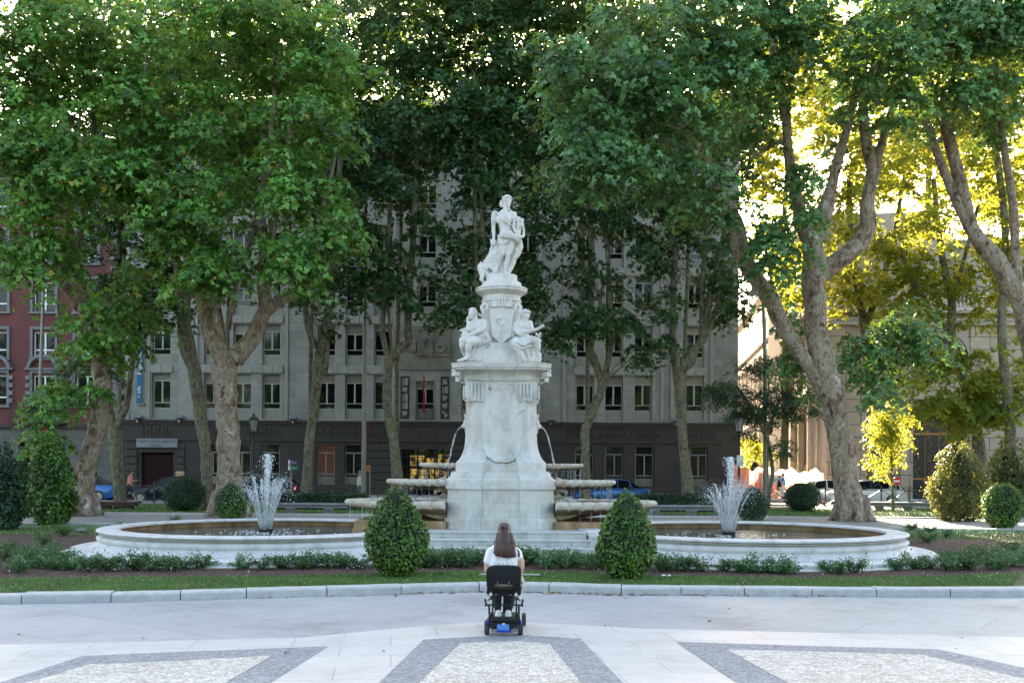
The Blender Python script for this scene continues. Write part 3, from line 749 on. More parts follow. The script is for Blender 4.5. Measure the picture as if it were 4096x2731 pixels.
C([A(745,560,.03,-.12),A(735,640,.035,-.16),A(760,700,.035,-.18),A(800,760,.035,-.18),A(850,800,.04,-.18),A(890,780,.035,-.18),A(895,700,.03,-.18),A(880,620,.03,-.16),A(870,545,.03,-.14),A(885,525,.025,-.14)])   # lyre frame
C([A(800,510,.04,-.14),A(815,600,.035,-.15),A(800,680,.03,-.16),A(830,760,.03,-.18)]); C([A(780,540,.03,-.1),A(790,500,.035,-.12),A(820,500,.03,-.12)])
C([A(850,520,.03,-.14),A(860,560,.026,-.14),A(840,640,.026,-.16),A(835,730,.03,-.18)])
C([A(470,410,.02,-.10),A(540,500,.022,-.165),A(620,570,.022,-.185),A(690,610,.022,-.15)],8)   # strap
# hips drapery
C([A(520,790,.05,-.10),A(600,755,.06,-.19),A(690,750,.06,-.2),A(760,790,.06,-.17),A(830,840,.055,-.10)])
C([A(610,730,.03,-.18),A(680,705,.03,-.18),A(720,730,.03,-.16)]); C([A(560,780,.045,-.18),A(650,790,.05,-.2),A(740,800,.05,-.18),A(830,860,.05,-.08)])
C([A(570,840,.13,-.03),A(565,890,.11,-.04)]); C([A(640,830,.10,-.05),A(600,880,.08,-.09)]); C([A(690,830,.12,-.02),A(705,880,.10,-.02)])
C([A(510,850,.05,-.02),A(500,930,.05,.02)]); C([A(540,900,.04,-.12),A(600,890,.04,-.14),A(640,860,.04,-.15)])
# legs
C([A(575,880,.120,-.02),A(572,960,.108,-.04),A(562,1045,.082,-.08),A(525,1130,.074,-.02),A(500,1210,.062,0),A(482,1290,.044,-.01)])
C([A(480,1305,.048,-.01),A(450,1345,.045,-.09),A(415,1372,.034,-.17)]); b.ball(A(480,1330,0,.03)[:3],(.045,.06,.045))
C([A(700,880,.115,0),A(675,970,.105,-.01),A(660,1055,.080,-.03),A(645,1140,.076,.01),A(625,1230,.060,.01),A(614,1310,.042,.02)])
C([A(612,1330,.048,.02),A(640,1362,.045,-.05),A(672,1382,.034,-.10)])
# falling cloth on the right
C([A(830,860,.07,.02),A(845,950,.075,.04),A(810,1050,.07,.06),A(750,1120,.07,.08),A(735,1200,.06,.08),A(700,1280,.06,.07),A(670,1340,.05,.05)])
C([A(780,900,.06,.10),A(760,1000,.07,.12),A(720,1080,.07,.12),A(690,1180,.07,.13),A(670,1300,.08,.1),A(640,1370,.08,.1)]); C([A(740,900,.05,.12),A(720,1000,.06,.15),A(700,1100,.06,.16)])
C([A(840,880,.03,-.03),A(850,980,.03,-.02),A(800,1080,.03,.0),A(745,1140,.03,.02),A(745,1210,.03,.02)],8); C([A(780,960,.025,.02),A(790,1040,.025,.03),A(740,1120,.025,.03)],8)
C([A(560,1100,.06,.12),A(560,1200,.07,.12),A(560,1300,.08,.12),A(560,1370,.08,.1)]); C([A(600,1150,.04,.1),A(590,1250,.05,.1),A(590,1370,.06,.08)])
# sweeping cloth on the left
for k in range(7):
    u = k/6
    C([A(400+95*u,980-70*u,.04,.03),A(385+110*u,1060+10*u,.045,.02),A(330+140*u,1150+50*u,.045,.01),A(290+160*u,1230+40*u,.04,.0)],8)
for k in range(5):
    C([A(490-8*k,1040+42*k,.024,-.04),A(400-6*k,1085+45*k,.026,-.05),A(330,1140+38*k,.022,-.04)],7)
C([A(400,850,.035,-.02),A(420,920,.045,.0),A(410,975,.035,.0)]); C([A(470,900,.05,.03),A(430,960,.05,.03)])
for k in range(4): C([A(320,1180+50*k,.07,.06),A(400,1190+48*k,.08,.08),A(480,1200+45*k,.07,.09)])
# python curled at the base
C([A(250,1210,.05,-.02),A(230,1260,.07,-.03),A(250,1330,.08,-.03),A(270,1400,.06,-.05),A(255,1450,.055,-.07),A(285,1480,.035,-.08),A(300,1495,.022,-.08)])
C([A(300,1240,.06,0),A(310,1320,.08,.02),A(330,1370,.07,.02),A(380,1375,.05,.0)]); C([A(350,1240,.04,-.05),A(390,1260,.04,-.06),A(430,1300,.035,-.06)]); b.ball(A(340,1275,0,-.04)[:3],.05)
b.lathe([(.36,0),(.37,.03),(.30,.06),(.01,.06)], (XD,AY,uz(1104)-.01), 24)
sp = [b]
st = sculpt(b, 'standing_statue', M['marble'], None, .0105, 1, fac=.4)
tag(st, 'white marble standing nude youth with lyre and hanging cloth, topmost figure of the monument', 'statue')
# seated figures
SY = 24.25
def B(x, y, r, dy=0.0):
    p = P(1700+x/2.063, 740+y/2.063, SY+dy); return (p.x,p.y,p.z,r)
b = MB(); C = b.chain
q = mirror_face(b, B(378,1072,0)[:3], 1.15, -.75, .1, 'curls', random.Random(5))
C([B(395,1110,.06),B(405,1140,.075),B(415,1180,.15,.03),B(430,1230,.15,.06),B(450,1275,.17,.08),B(455,1330,.17,.08)])
C([B(360,1150,.07,0),B(410,1140,.09,.02),B(470,1135,.09,.04)]); C([B(360,1160,.07,0),B(372,1200,.10,.02)])
C([B(350,1150,.06,-.02),B(338,1190,.05,-.05),B(330,1225,.045,-.1),B(300,1245,.04,-.16)])
C([B(475,1145,.08,.02),B(470,1190,.075,-.06),B(420,1212,.06,-.16),B(360,1238,.046,-.2),B(310,1248,.04,-.2)])
b.ball(B(300,1245,0,-.2)[:3],(.06,.05,.04))
for k in range(9): C([B(308-1*k,1245,.012,-.2),B(285-2*k+7*k,1205-2*abs(k-4),.016,-.2+.01*k),B(270+9*k,1185+5*abs(k-5),.018,-.2+.01*k)],6)
C([B(345,1100,.05,.02),B(335,1130,.04,.03)]); C([B(440,1080,.03,.05),B(430,1070,.03,.03)])
C([B(440,1300,.15,.0),B(380,1285,.13,-.12),B(300,1290,.10,-.22),B(298,1330,.085,-.22),B(305,1375,.06,-.15),B(320,1410,.05,-.12)])
C([B(450,1310,.14,.0),B(400,1290,.12,-.2),B(360,1300,.10,-.34),B(345,1345,.085,-.33),B(345,1390,.066,-.28),B(335,1430,.048,-.28),B(290,1448,.04,-.34),B(262,1455,.03,-.36)])
C([B(400,1440,.05,-.1),B(430,1450,.045,-.16),B(445,1455,.03,-.18)])
for k in range(6): C([B(500-4*k,1150+22*k,.06,.10),B(490-20*k,1240+10*k,.05,.0),B(430-22*k,1262+9*k,.035,-.16)],8)
C([B(470,1220,.07,-.04),B(510,1270,.08,-.02),B(510,1310,.07,-.02),B(470,1310,.05,-.06)]); C([B(430,1270,.03,-.2),B(480,1310,.035,-.12),B(520,1290,.03,-.08)],8)
for k in range(4): C([B(420+22*k,1320,.07,-.04),B(400+22*k,1390,.075,-.05),B(370+26*k,1445,.055,-.1)],8)
C([B(400,1330,.03,-.2),B(380,1390,.035,-.18),B(330,1450,.03,-.25)],8); b.box(B(400,1330,0)[0],B(505,1330,0)[0],24.25,24.9,ZT-.02,B(400,1330,0)[2])
st = sculpt(b, 'seated_statue', M['marble'], None, .0105, 1, fac=.4)
tag(st, 'white marble seated figure holding a sheaf, left shoulder of the monument', 'statue', 'seated season statues')
b = MB(); C = b.chain
q = mirror_face(b, B(815,1075,0)[:3], 1.12, .25, .15, 'curls', random.Random(6))
for k in range(9):
    a = -1.3+2.6*k/8; b.ball(q(.09*math.sin(a), -.08*math.cos(a), .08), .03, 7, 5)
C([B(805,1110,.06),B(800,1140,.08),B(795,1190,.16,.03),B(790,1240,.16,.05),B(785,1290,.17,.08),B(790,1340,.16,.08)])
C([B(745,1150,.08,.0),B(800,1140,.09,0),B(850,1140,.08,0)]); C([B(770,1180,.08,-.06),B(780,1170,.07,-.08)]); C([B(830,1180,.07,-.06),B(825,1165,.06,-.08)])
C([B(745,1150,.075,0),B(735,1200,.07,-.02),B(790,1212,.06,-.16),B(840,1205,.05,-.24),B(890,1195,.045,-.28),B(930,1178,.036,-.28),B(955,1160,.036,-.28)])
C([B(853,1145,.07,0),B(865,1170,.055,-.05),B(880,1200,.05,-.15)])
for k in range(3): C([B(955,1158,.014,-.28),B(962+4*k,1146+9*k,.013,-.28-.02*k)],6)
for k in range(12): b.ball(B(905+random.uniform(-5,40),1235+random.uniform(-18,45),0,-.22+random.uniform(-.04,.04))[:3], .03, 7, 5)
C([B(770,1070,.05,.03),B(768,1110,.05,.04)]); C([B(770,1110,.04,.05),B(735,1150,.05,.05),B(725,1200,.06,.05),B(715,1250,.05,.04)])
C([B(790,1310,.15,0),B(740,1290,.12,-.15),B(725,1310,.11,-.26),B(760,1360,.10,-.28),B(790,1410,.08,-.26),B(815,1445,.05,-.26)])
C([B(810,1310,.15,0),B(860,1280,.13,-.18),B(905,1290,.11,-.28),B(915,1340,.09,-.26),B(900,1400,.07,-.2),B(860,1445,.05,-.24)])
for k in range(9):
    u = k/8; C([B(720+150*u,1290-20*math.sin(u*3),.05,-.2),B(735+170*u,1350,.055,-.27+.10*abs(u-.5)),B(750+185*u,1400,.05,-.24+.06*(k%2)),B(765+170*u,1448,.045,-.22)],8)
for k in range(5): C([B(725+10*k,1190+12*k,.06,-.02),B(760+16*k,1230+8*k,.04,-.15),B(830+14*k,1240+6*k,.035,-.2)],8)
for k in range(4): C([B(700,1290+18*k,.05,-.05),B(715+8*k,1340+10*k,.045,-.16),B(740+14*k,1370+12*k,.03,-.3)],8)
C([B(745,1290,.025,-.36),B(800,1320,.026,-.38),B(860,1290,.024,-.36),B(900,1270,.022,-.34)],7); C([B(735,1320,.025,-.38),B(790,1350,.025,-.38),B(870,1320,.024,-.36)],7)
b.box(B(740,1330,0)[0],B(900,1330,0)[0],24.3,24.9,ZT-.02,B(400,1330,0)[2])
st = sculpt(b, 'seated_statue', M['marble'], None, .0105, 1, fac=.4)
tag(st, 'white marble draped seated figure stretching out an arm, right shoulder of the monument', 'statue', 'seated season statues')

# --- three tiers of shell basins on each side
def shell(sg, hw, L, D, ztop, zbot, lobes, label, ri):
    x0 = XC+sg*hw; t = thing('shell_basin', (x0, YC, zbot), label, 'shell basin', 'stone shell basins of the cascade')
    n = lobes*8; rim, rim2, under = [], [], []
    b = MB(); w = .055+.02*ri
    prof = [(-.9,-.02,0),(-.55,.0,0),(-.2,.012,.3),(.15,.0,.8),(.35,-.05,1),(.25,-.10,1),(-.05,-.135,.7),(-.3,-.15,.2)]
    rings = []
    for (a, dz, lb) in prof:
        rg = []
        for k in range(n+1):
            th = -pi/2 + pi*k/n
            ph = k/n*lobes; g = abs(math.sin(pi*ph))**.55
            rr = 1 + a*w*2.2/ L
            f = (g-.8)*(.21/L)*lb
            X = sg*(L*math.cos(th)*(rr+f)); Y = D*math.sin(th)*(rr+f)
            rg.append((x0+X, YC+Y, ztop + dz*(1+.25*ri)*.75 + (g-.8)*.09*lb))
        rings.append(rg)
    vs = [p for r in rings for p in r]; m_ = n+1
    fs = [(i*m_+k, i*m_+k+1, (i+1)*m_+k+1, (i+1)*m_+k) for i in range(len(rings)-1) for k in range(n)]
    b.add(vs, fs); build(b, 'rim', M['shell_rim'], t, True)
    u = MB(); rings = []
    for q in range(8):
        s = q/7; k0 = 1-.08-(.86*s**1.0); z = ztop-.10*(1+.2*ri) - (ztop-.10-zbot)*(s**.8)
        rings.append([(x0+sg*L*math.cos(-pi/2+pi*k/n)*k0, YC+D*math.sin(-pi/2+pi*k/n)*k0, z) for k in range(n+1)])
    vs = [p for r in rings for p in r]
    u.add(vs, [(i*m_+k, i*m_+k+1, (i+1)*m_+k+1, (i+1)*m_+k) for i in range(len(rings)-1) for k in range(n)])
    build(u, 'bowl', M['bowl'], t, True)
    wv = [(x0+sg*L*.93*math.cos(-pi/2+pi*k/40), YC+D*.93*math.sin(-pi/2+pi*k/40), ztop-.02) for k in range(41)]
    mb = MB().add(wv, [tuple(range(41))]); build(mb, 'water_surface', M['water'], t)
    # dripping water
    d = MB(); r = random.Random(int(L*100)+sg)
    for _ in range(int(9+8*L)):
        th = r.uniform(-pi/2*.9, pi/2*.4); X = x0+sg*L*math.cos(th)*.99; Y = YC+D*math.sin(th)*.99; z = ztop-.12
        h = .38 if ri<2 else .42
        for k in range(9):
            z -= r.uniform(.015,.06)
            if z < ztop-h-.1: break
            d.ball((X+r.gauss(0,.004), Y, z), (.0035,.0035,.014), 4, 3)
    tag(build(d, 'drips', M['drops'], t, True), kind='stuff')
m = NT('shell_rim'); m.col(m.mix(m.ramp(m.noise(3,7,.7), [(.45,0),(.65,.8)]), m.ramp(m.noise(6,6,.6), [(.3,(.50,.44,.37)),(.7,(.66,.61,.54))]), (.36,.22,.12))); m.rough(.6); m.bump(m.noise(18,7),.6,.02); M['shell_rim'] = m.m
M['bowl'] = marble('algae_stone', base=(.27,.20,.14), stain=(.10,.055,.03), grey=(.09,.07,.05), stain_amt=.8)
for sg, side in ((-1,'left'),(1,'right')):
    shell(sg, 1.10, .88, .62, uz(1855)+.0, uz(1892), 17, 'smallest and highest scalloped stone basin, %s side of the pedestal' % side, 0)
    shell(sg, 1.28, 1.50, 1.0, uz(1920), uz(1968), 19, 'middle scalloped stone basin of the cascade, %s side of the pedestal' % side, 1)
    shell(sg, 1.30, 2.50, 1.45, uz(2001), uz(2074), 23, 'largest and lowest scalloped stone basin, %s side of the pedestal' % side, 2)
    # carved shells and drapery between the tiers
    t = thing('carved_rockwork', (XC+sg*1.5, YC-.4, .7), 'carved stone shell folds stacked between the basins, %s side of the pedestal' % side, 'rockwork', 'carved rockwork of the cascade')
    b = MB(); C = b.chain; z0 = uz(2072)
    def R(px, py, r, dy=0.0):
        X = (px-2230)/158.; return (XC+sg*(1.27+X), YC-.55+dy, P(2004,py,YC-.55).z, r)
    for k in range(5): C([R(2225,2066-12*k,.06,-.12),R(2262-4*k,2070-13*k,.055,-.2+.02*k),R(2300-8*k,2062-13*k,.045,-.2+.04*k),R(2330-12*k,2050-11*k,.035,-.15+.05*k)],9)
    C([R(2225,2000,.07,0),R(2262,2003,.05,-.1),R(2285,1992,.045,-.15),R(2300,2008,.045,-.15),R(2290,2030,.05,-.16)],9)
    for k in range(5): C([R(2232+13*k,1998,.028,-.12),R(2236+12*k,2022,.032,-.17),R(2234+12*k,2040,.028,-.15)],8)
    C([R(2310,1998,.03,-.15),R(2322,2012,.035,-.15),R(2340,2016,.04,-.12)],8)
    b.box(*sorted((XC+sg*1.2,XC+sg*1.5)),YC-.5,YC+.5,uz(2085),uz(1990))
    sculpt(b, 'lower_shell', M['marble_stained2'] if 'marble_stained2' in M else M['shell_rim'], t, .018, 2)
    b = MB(); C = b.chain
    C([R(2225,1962,.06,0),R(2260,1958,.06,-.08),R(2280,1965,.05,-.12),R(2282,1975,.03,-.14)],9); C([R(2225,1985,.07,0),R(2258,1985,.05,0),R(2250,1975,.05,0)],9)
    C([R(2225,1940,.05,0),R(2240,1930,.04,-.1),R(2262,1920,.04,-.15),R(2248,1912,.03,-.15)],9); C([R(2196,1886,.04,.2),R(2212,1884,.035,.1),R(2222,1892,.03,.08)],8)
    b.box(*sorted((XC+sg*1.2,XC+sg*1.42)),YC-.45,YC+.45,uz(1998),uz(1920))
    sculpt(b, 'upper_shell', M['marble_stained'], t, .016, 2)
    b = MB(); xs = sorted((XC+sg*1.30, XC+sg*3.5)); b.box(xs[0],xs[1],YC-1.15,YC+1.15,.25,uz(2076)); b.box(xs[0]-.04,xs[1]+.04,YC-1.2,YC+1.2,.25,.62)
    o = build(b, 'cascade_base', M['ochre'], t)
# ================================================================= WOMAN ON MOBILITY SCOOTER
SXc = P(2021,2300,12.5).x; WY = 12.45
def Q(x, y, dy=0.0):   # zoomed-crop px (2.85 px per photo px, origin 1850,2050)
    return P(1850+x/2.85, 2050+y/2.85, WY+dy)
def Qr(x, y, r, dy=0.0): p = Q(x,y,dy); return (p.x,p.y,p.z,r)
zg = Q(485,1425).z
sc = thing('mobility_scooter', (SXc, WY, 0), 'small black and blue mobility scooter seen from behind, carrying a woman', 'mobility scooter')
def wheel(cx, cy, r, w, parent):
    t = MB(); pr = []
    for k in range(13):
        a = pi*k/12; pr.append((r-.022+.022*math.sin(a), -w/2*math.cos(a)))
    n = 40; vs = []
    for rr, xx in [(r*.6,-w/2*.8)]+pr+[(r*.6,w/2*.8)]:
        for k in range(n):
            a = 2*pi*k/n; g = rr + (.0025 if (k%2) and rr>r-.008 else 0); vs.append((cx+xx, cy+g*math.cos(a), r+g*math.sin(a)))
    m_ = 15; t.add(vs, [(i*n+k,i*n+(k+1)%n,(i+1)*n+(k+1)%n,(i+1)*n+k) for i in range(m_-1) for k in range(n)])
    wh = build(t, 'wheel', M['rubber'], parent, True, angle=30)
    h = MB(); h.tube([(cx-w/2*.7,cy,r),(cx+w/2*.7,cy,r)], r*.62, 20); h.tube([(cx-w/2*.9,cy,r),(cx+w/2*.9,cy,r)], r*.2, 12)
    build(h, 'rim', M['steel'], wh)
for x in (300,684): wheel(Q(x,1400).x, WY+.02, .094, .062, sc)
for x in (330,696): wheel(Q(x,1300,.75).x+(.02 if x<400 else .03), WY+.78, .085, .055, sc)
zf = lambda y: Q(485,y).z
# rear cover: faceted black bonnet with blue trim
b = MB()
pl = [(290,1240),(690,1240),(668,1262),(612,1300),(565,1325),(412,1325),(365,1300),(310,1262)]
pp = [Q(x,y) for x,y in pl]
b.loft([[(p.x,WY-.06-.03*(1 if 350<pl[i][0]<650 else 0),p.z) for i,p in enumerate(pp)],[(SXc+(p.x-SXc)*.95,WY+.25,p.z+.01) for p in pp]])
b.box(Q(312,0).x,Q(668,0).x,WY-.03,WY+.34,zf(1240),zf(1228))
build(b, 'rear_cover', M['black_plastic'], sc)
b = MB(); pl = [(418,1258),(548,1258),(558,1322),(413,1322)]; pp = [Q(x,y) for x,y in pl]
b.loft([[(p.x,WY-.105,p.z) for p in pp],[(p.x,WY-.07,p.z) for p in pp]])
build(b, 'blue_panel', simple('light_blue_panel',(.10,.28,.72),.15,.3,var=.03), sc)
b = MB(); b.box(Q(405,0).x,Q(572,0).x,WY-.115,WY-.06,zf(1345),zf(1324)); b.box(Q(287,0).x,Q(310,0).x,WY-.08,WY+.1,zf(1250),zf(1232)); b.box(Q(668,0).x,Q(695,0).x,WY-.08,WY+.1,zf(1250),zf(1232))
build(b, 'blue_bumper', M['blue_paint'], sc)
b = MB(); b.cbox((Q(484,0).x,WY-.104,zf(1250)),(.036,.01,.016)); build(b,'badge',M['white_paint'],sc)
b = MB(); b.cbox((Q(392,0).x,WY-.07,zf(1338)),(.02,.02,.014)); build(b,'rear_reflector',M['red_paint'],sc)
b = MB(); b.box(Q(340,0).x,Q(640,0).x,WY+.0,WY+.05,.075,.105); b.tube([(Q(310,0).x,WY+.02,.094),(Q(680,0).x,WY+.02,.094)],.018,8); b.cbox((Q(545,0).x,WY+.02,.09),(.06,.10,.09)); b.cbox((Q(600,0).x,WY+.02,.08),(.05,.09,.07)); b.tube([(Q(350,0).x,WY-.01,.05),(Q(380,0).x,WY-.01,.15)],.012,6); b.tube([(Q(630,0).x,WY-.01,.05),(Q(622,0).x,WY-.01,.15)],.012,6)
build(b, 'axle', M['steel'], sc)
b = MB(); b.box(Q(330,0).x,Q(655,0).x,WY+.25,WY+.86,.125,.17); b.tube([(SXc,WY+.84,.17),(SXc+.01,WY+.80,.75)],.02,8); b.cbox((SXc,WY+.79,.84),(.16,.05,.14),rx=-.3); b.tube([(SXc-.25,WY+.74,.86),(SXc+.25,WY+.74,.86)],.013,8)
build(b, 'deck_and_tiller', M['black_plastic'], sc)
b = MB()
b.tube([Q(365,965,.0),Q(362,1210,.04)], .011, 8); b.tube([Q(632,965,.0),Q(634,1215,.04)], .011, 8)
b.tube([Q(322,1060,.02),Q(330,1225,.05)], .0135, 8); b.tube([Q(660,1060,.02),Q(668,1225,.05)], .0135, 8)
b.tube([Q(345,1150,.02),Q(335,1180,.02)], .018, 8); b.tube([Q(650,1150,.02),Q(660,1180,.02)], .018, 8)
b.tube([Q(290,1052),Q(695,1048)], .010, 8)
for s, xs in ((-1,(275,290,305)),(1,(708,695,678))):
    b.tube([Q(xs[0],985),Q(xs[1]-2*s,1055)], .013, 8); b.cbox(Q(xs[1],1055),(.035,.03,.022)); b.cbox(Q(xs[0]-4*s,995),(.02,.022,.03))
    b.tube([Q(xs[2],1005),Q(345 if s<0 else 640,965)], .009, 8)
    b.tube([Q(338 if s<0 else 650,960),Q(352 if s<0 else 640,990)], .014, 8)
build(b, 'seat_frame', M['black_metal'], sc)
# backrest: moulded black shell with an opening low down
def outline(pts, y0, y1, bulge=.0):
    return pts
bk = bez([(300,640),(318,618),(360,605),(485,601),(610,603),(655,612),(678,635),(684,700),(680,800),(672,845),(612,848),(598,825),(575,815),(485,812),(400,815),(375,828),(362,850),(296,846),(290,800),(284,700),(288,655),(300,640)],3)[:-1]
cx_ = 485.; 
def ringb(pts, dy, k=1.0, cy_=720, c=.35):
    out = []
    for x,y in pts:
        xx = cx_+(x-cx_)*k; yy = cy_+(y-cy_)*k; p = Q(xx,yy,0); out.append((p.x, WY+dy - c*((p.x-SXc)**2)*-1.0, p.z))
    return out
b = MB().loft([ringb(bk,.05),ringb(bk,-.012),ringb(bk,-.028,.985),ringb(bk,-.03,.95)]); 
bkpart = build(b, 'backrest', M['black_plastic'], sc, True, angle=45)
lo = [(294,856),(352,856),(376,900),(392,912),(575,912),(592,900),(620,856),(688,852),(684,925),(665,946),(640,952),(330,952),(306,945),(293,920)]
b = MB().loft([ringb(lo,.05,1,900),ringb(lo,-.01,1,900),ringb(lo,-.022,.985,900)]); build(b, 'seat_back_base', M['black_plastic'], sc, True, angle=45)
b = MB(); b.cbox(Q(482,930,-.025),(.21,.03,.034),bev=.008); b.box(Q(296,0).x,Q(684,0).x,WY-.02,WY+.05,zf(858),zf(846)); b.box(Q(292,0).x,Q(685,0).x,WY-.03,WY+.03,zf(806),zf(798)); build(b, 'seat_bracket', M['black_plastic'], sc)
b = MB()
for x,y in ((416,798),(546,794),(399,934),(566,935)): b.ball(Q(x,y,-.045), (.009,.006,.009), 10, 6)
build(b, 'bolts', M['steel'], sc, True)
for x in (338,629):
    b = MB(); p0,p1,p2 = Q(x-24,943,-.036),Q(x+24,941,-.036),Q(x,902,-.036); b.loft([[tuple(p0),tuple(p1),tuple(p2)],[tuple(v+Vector((0,.004,0))) for v in (p0,p1,p2)]]); tr_ = build(b,'warning_triangle',M['white_paint'],sc)
    b = MB(); p0,p1,p2 = Q(x-9,928,-.038),Q(x+9,927,-.038),Q(x,908,-.038); b.add([p0,p1,p2],[(0,1,2)]); build(b,'warning_mark',M['orange_paint'],tr_)
b = MB(); b.box(Q(310,0).x,Q(670,0).x,WY+.03,WY+.45,zf(935),zf(870)); build(b, 'seat_cushion', M['black_plastic'], sc)

# ---- woman
wm = thing('person', (SXc, WY+.2, .17), 'woman with long brown hair and white top sitting on the mobility scooter', 'person')
b = MB(); C = b.chain
C([Qr(485,830,.12,.21),Qr(485,790,.13,.19),Qr(482,700,.135,.20),Qr(480,600,.14,.22),Qr(480,520,.13,.24),Qr(480,455,.10,.26)])
C([Qr(345,450,.062,.25),Qr(410,425,.075,.25),Qr(480,410,.08,.25),Qr(560,425,.075,.25),Qr(630,455,.062,.25)])
C([Qr(480,410,.06,.25),Qr(480,340,.052,.25),Qr(482,280,.055,.23)])
b.ball(Q(487,215,.22),(.075,.095,.115),16,10); b.ball(Q(487,245,.28),(.058,.06,.075),12,8)     # skull and jaw, facing away
b.ball(Q(487,232,.325),(.012,.022,.018),8,6)
for s in (-1,1): b.ball(Q(487+76*s,235,.235),(.012,.02,.03),8,6)
b.ball(Q(487,262,.318),(.024,.010,.006),8,5); 
for s in (-1,1): b.ball(Q(487+28*s,218,.300),(.014,.010,.008),8,5)
C([Qr(335,465,.055,.24),Qr(302,560,.046,.23),Qr(296,650,.042,.24),Qr(312,700,.037,.32),Qr(350,720,.030,.44),Qr(380,725,.026,.50)])
C([Qr(640,470,.055,.24),Qr(680,560,.046,.23),Qr(682,620,.043,.24),Qr(665,690,.037,.32),Qr(630,715,.030,.44),Qr(600,722,.026,.50)])
for s, hx in ((-1,395),(1,585)):       # hands on the bar: palm, four fingers, thumb
    C([Qr(hx,725,.026,.53),Qr(hx,722,.028,.57)])
    for k in range(4):
        x = hx+(-20+13*k); L = (.9,1.0,.95,.8)[k]
        C([Qr(x,720,.010,.60),Qr(x,722,.009,.60+.03*L),Qr(x,742,.0085,.60+.045*L),Qr(x,754,.008,.60+.025*L)],7)
    C([Qr(hx-26*s*-1,728,.011,.56),Qr(hx+34*s*-1*-1*-1,738,.009,.59),Qr(hx+30*s*-1,746,.008,.615)],7)
for s in (-1,1):
    C([Qr(485+70*s,850,.095,.24),Qr(485+75*s,840,.085,.42),Qr(485+80*s,845,.072,.60),Qr(485+78*s,890,.062,.66),Qr(485+78*s,980,.058,.62),Qr(485+68*s,1060,.045,.56),Qr(485+62*s,1130,.032,.52),Qr(485+62*s,1160,.034,.50)])
    C([Qr(485+62*s,1165,.036,.50),Qr(485+60*s,1190,.035,.56),Qr(485+60*s,1195,.03,.66)])
body = sculpt(b, 'body', M['skin'], wm, .009, 4)
def cloth(name, color, **k): M[name] = simple(name, color, .85, var=k.get('var',.05), scale=k.get('scale',10), bump=.2); return M[name]
cloth('white_cotton',(.78,.77,.80)); cloth('black_trousers',(.012,.012,.016)); cloth('cream_knit',(.55,.53,.47),var=.2,scale=90)
b = MB(); C = b.chain
C([Qr(485,815,.135,.20),Qr(485,790,.15,.19),Qr(482,700,.155,.20),Qr(480,600,.160,.22),Qr(480,520,.155,.23),Qr(480,470,.125,.25)])
C([Qr(395,500,.09,.24),Qr(400,600,.09,.21),Qr(400,700,.09,.2)]); C([Qr(570,500,.09,.24),Qr(565,600,.09,.21),Qr(565,700,.09,.2)])
C([Qr(340,455,.072,.25),Qr(410,425,.085,.25),Qr(480,412,.080,.25),Qr(560,425,.085,.25),Qr(632,460,.066,.25)])
C([Qr(338,462,.070,.24),Qr(318,510,.063,.235),Qr(306,545,.060,.23)]); C([Qr(636,470,.062,.24),Qr(650,500,.060,.235)])
for k in range(5): C([Qr(360+18*k,470+25*k,.014,.085+.01*k),Qr(400+30*k,520+22*k,.012,.075)],6)
for k in range(5): C([Qr(380+50*k,560+random.uniform(-20,30),.016,.070),Qr(400+50*k,590,.014,.062)],6)
build_sh = sculpt(b, 'shirt', M['white_cotton'], wm, .009, 3)
b = MB(); C = b.chain
for s in (-1,1):
    C([Qr(485+68*s,860,.115,.22),Qr(485+75*s,845,.098,.42),Qr(485+82*s,848,.084,.61),Qr(485+80*s,890,.074,.67),Qr(485+78*s,980,.070,.63),Qr(485+68*s,1060,.056,.57),Qr(485+62*s,1110,.042,.53)])
C([Qr(430,850,.10,.22),Qr(540,850,.10,.22)])
sculpt(b, 'trousers', M['black_trousers'], wm, .010, 2)
for s in (-1,1):
    b = MB(); C = b.chain
    C([Qr(485+55*s,1140,.040,.49),Qr(485+56*s,1185,.046,.48),Qr(485+56*s,1188,.046,.56),Qr(485+58*s,1196,.042,.66),Qr(485+60*s,1200,.036,.71)]); b.cbox(Q(485+56*s,1202,.58),(.095,.26,.02),bev=.008)
    sculpt(b, 'shoe', M['white_cotton'], wm, .008, 2)
# cream cardigan hem showing through the opening
b = MB(); b.cbox(Q(482,850,.06),(.275,.04,.075),bev=.02)
for k in range(14): b.ball(Q(366+18.2*k, 884-8*math.sin(pi*k/13), .05), (.011,.02,.012), 8, 5)
build(b, 'cardigan_hem', M['cream_knit'], wm, True, angle=50)
m_hem = MB(); m_hem.chain([Qr(682,740,.03,.25),Qr(694,800,.035,.25),Qr(690,850,.03,.25)]); build(m_hem, 'cardigan_side', M['cream_knit'], wm, True)
# strap
b = MB(); pts = bez([Q(478,440,.025),Q(440,482,.03),Q(400,532,.045),Q(360,578,.07),Q(330,612,.10)],5)
vs = []; fs = []
for i,p in enumerate(pts): vs += [(p[0]+.009,p[1],p[2]+.011),(p[0]-.009,p[1],p[2]-.011),(p[0]+.009,p[1]+.012,p[2]+.011),(p[0]-.009,p[1]+.012,p[2]-.011)]
for i in range(len(pts)-1): o4=i*4; fs += [(o4,o4+1,o4+5,o4+4),(o4+2,o4+6,o4+7,o4+3),(o4,o4+4,o4+6,o4+2),(o4+1,o4+3,o4+7,o4+5)]
b.add(vs,fs); build(b, 'bag_strap', M['black_plastic'], wm)
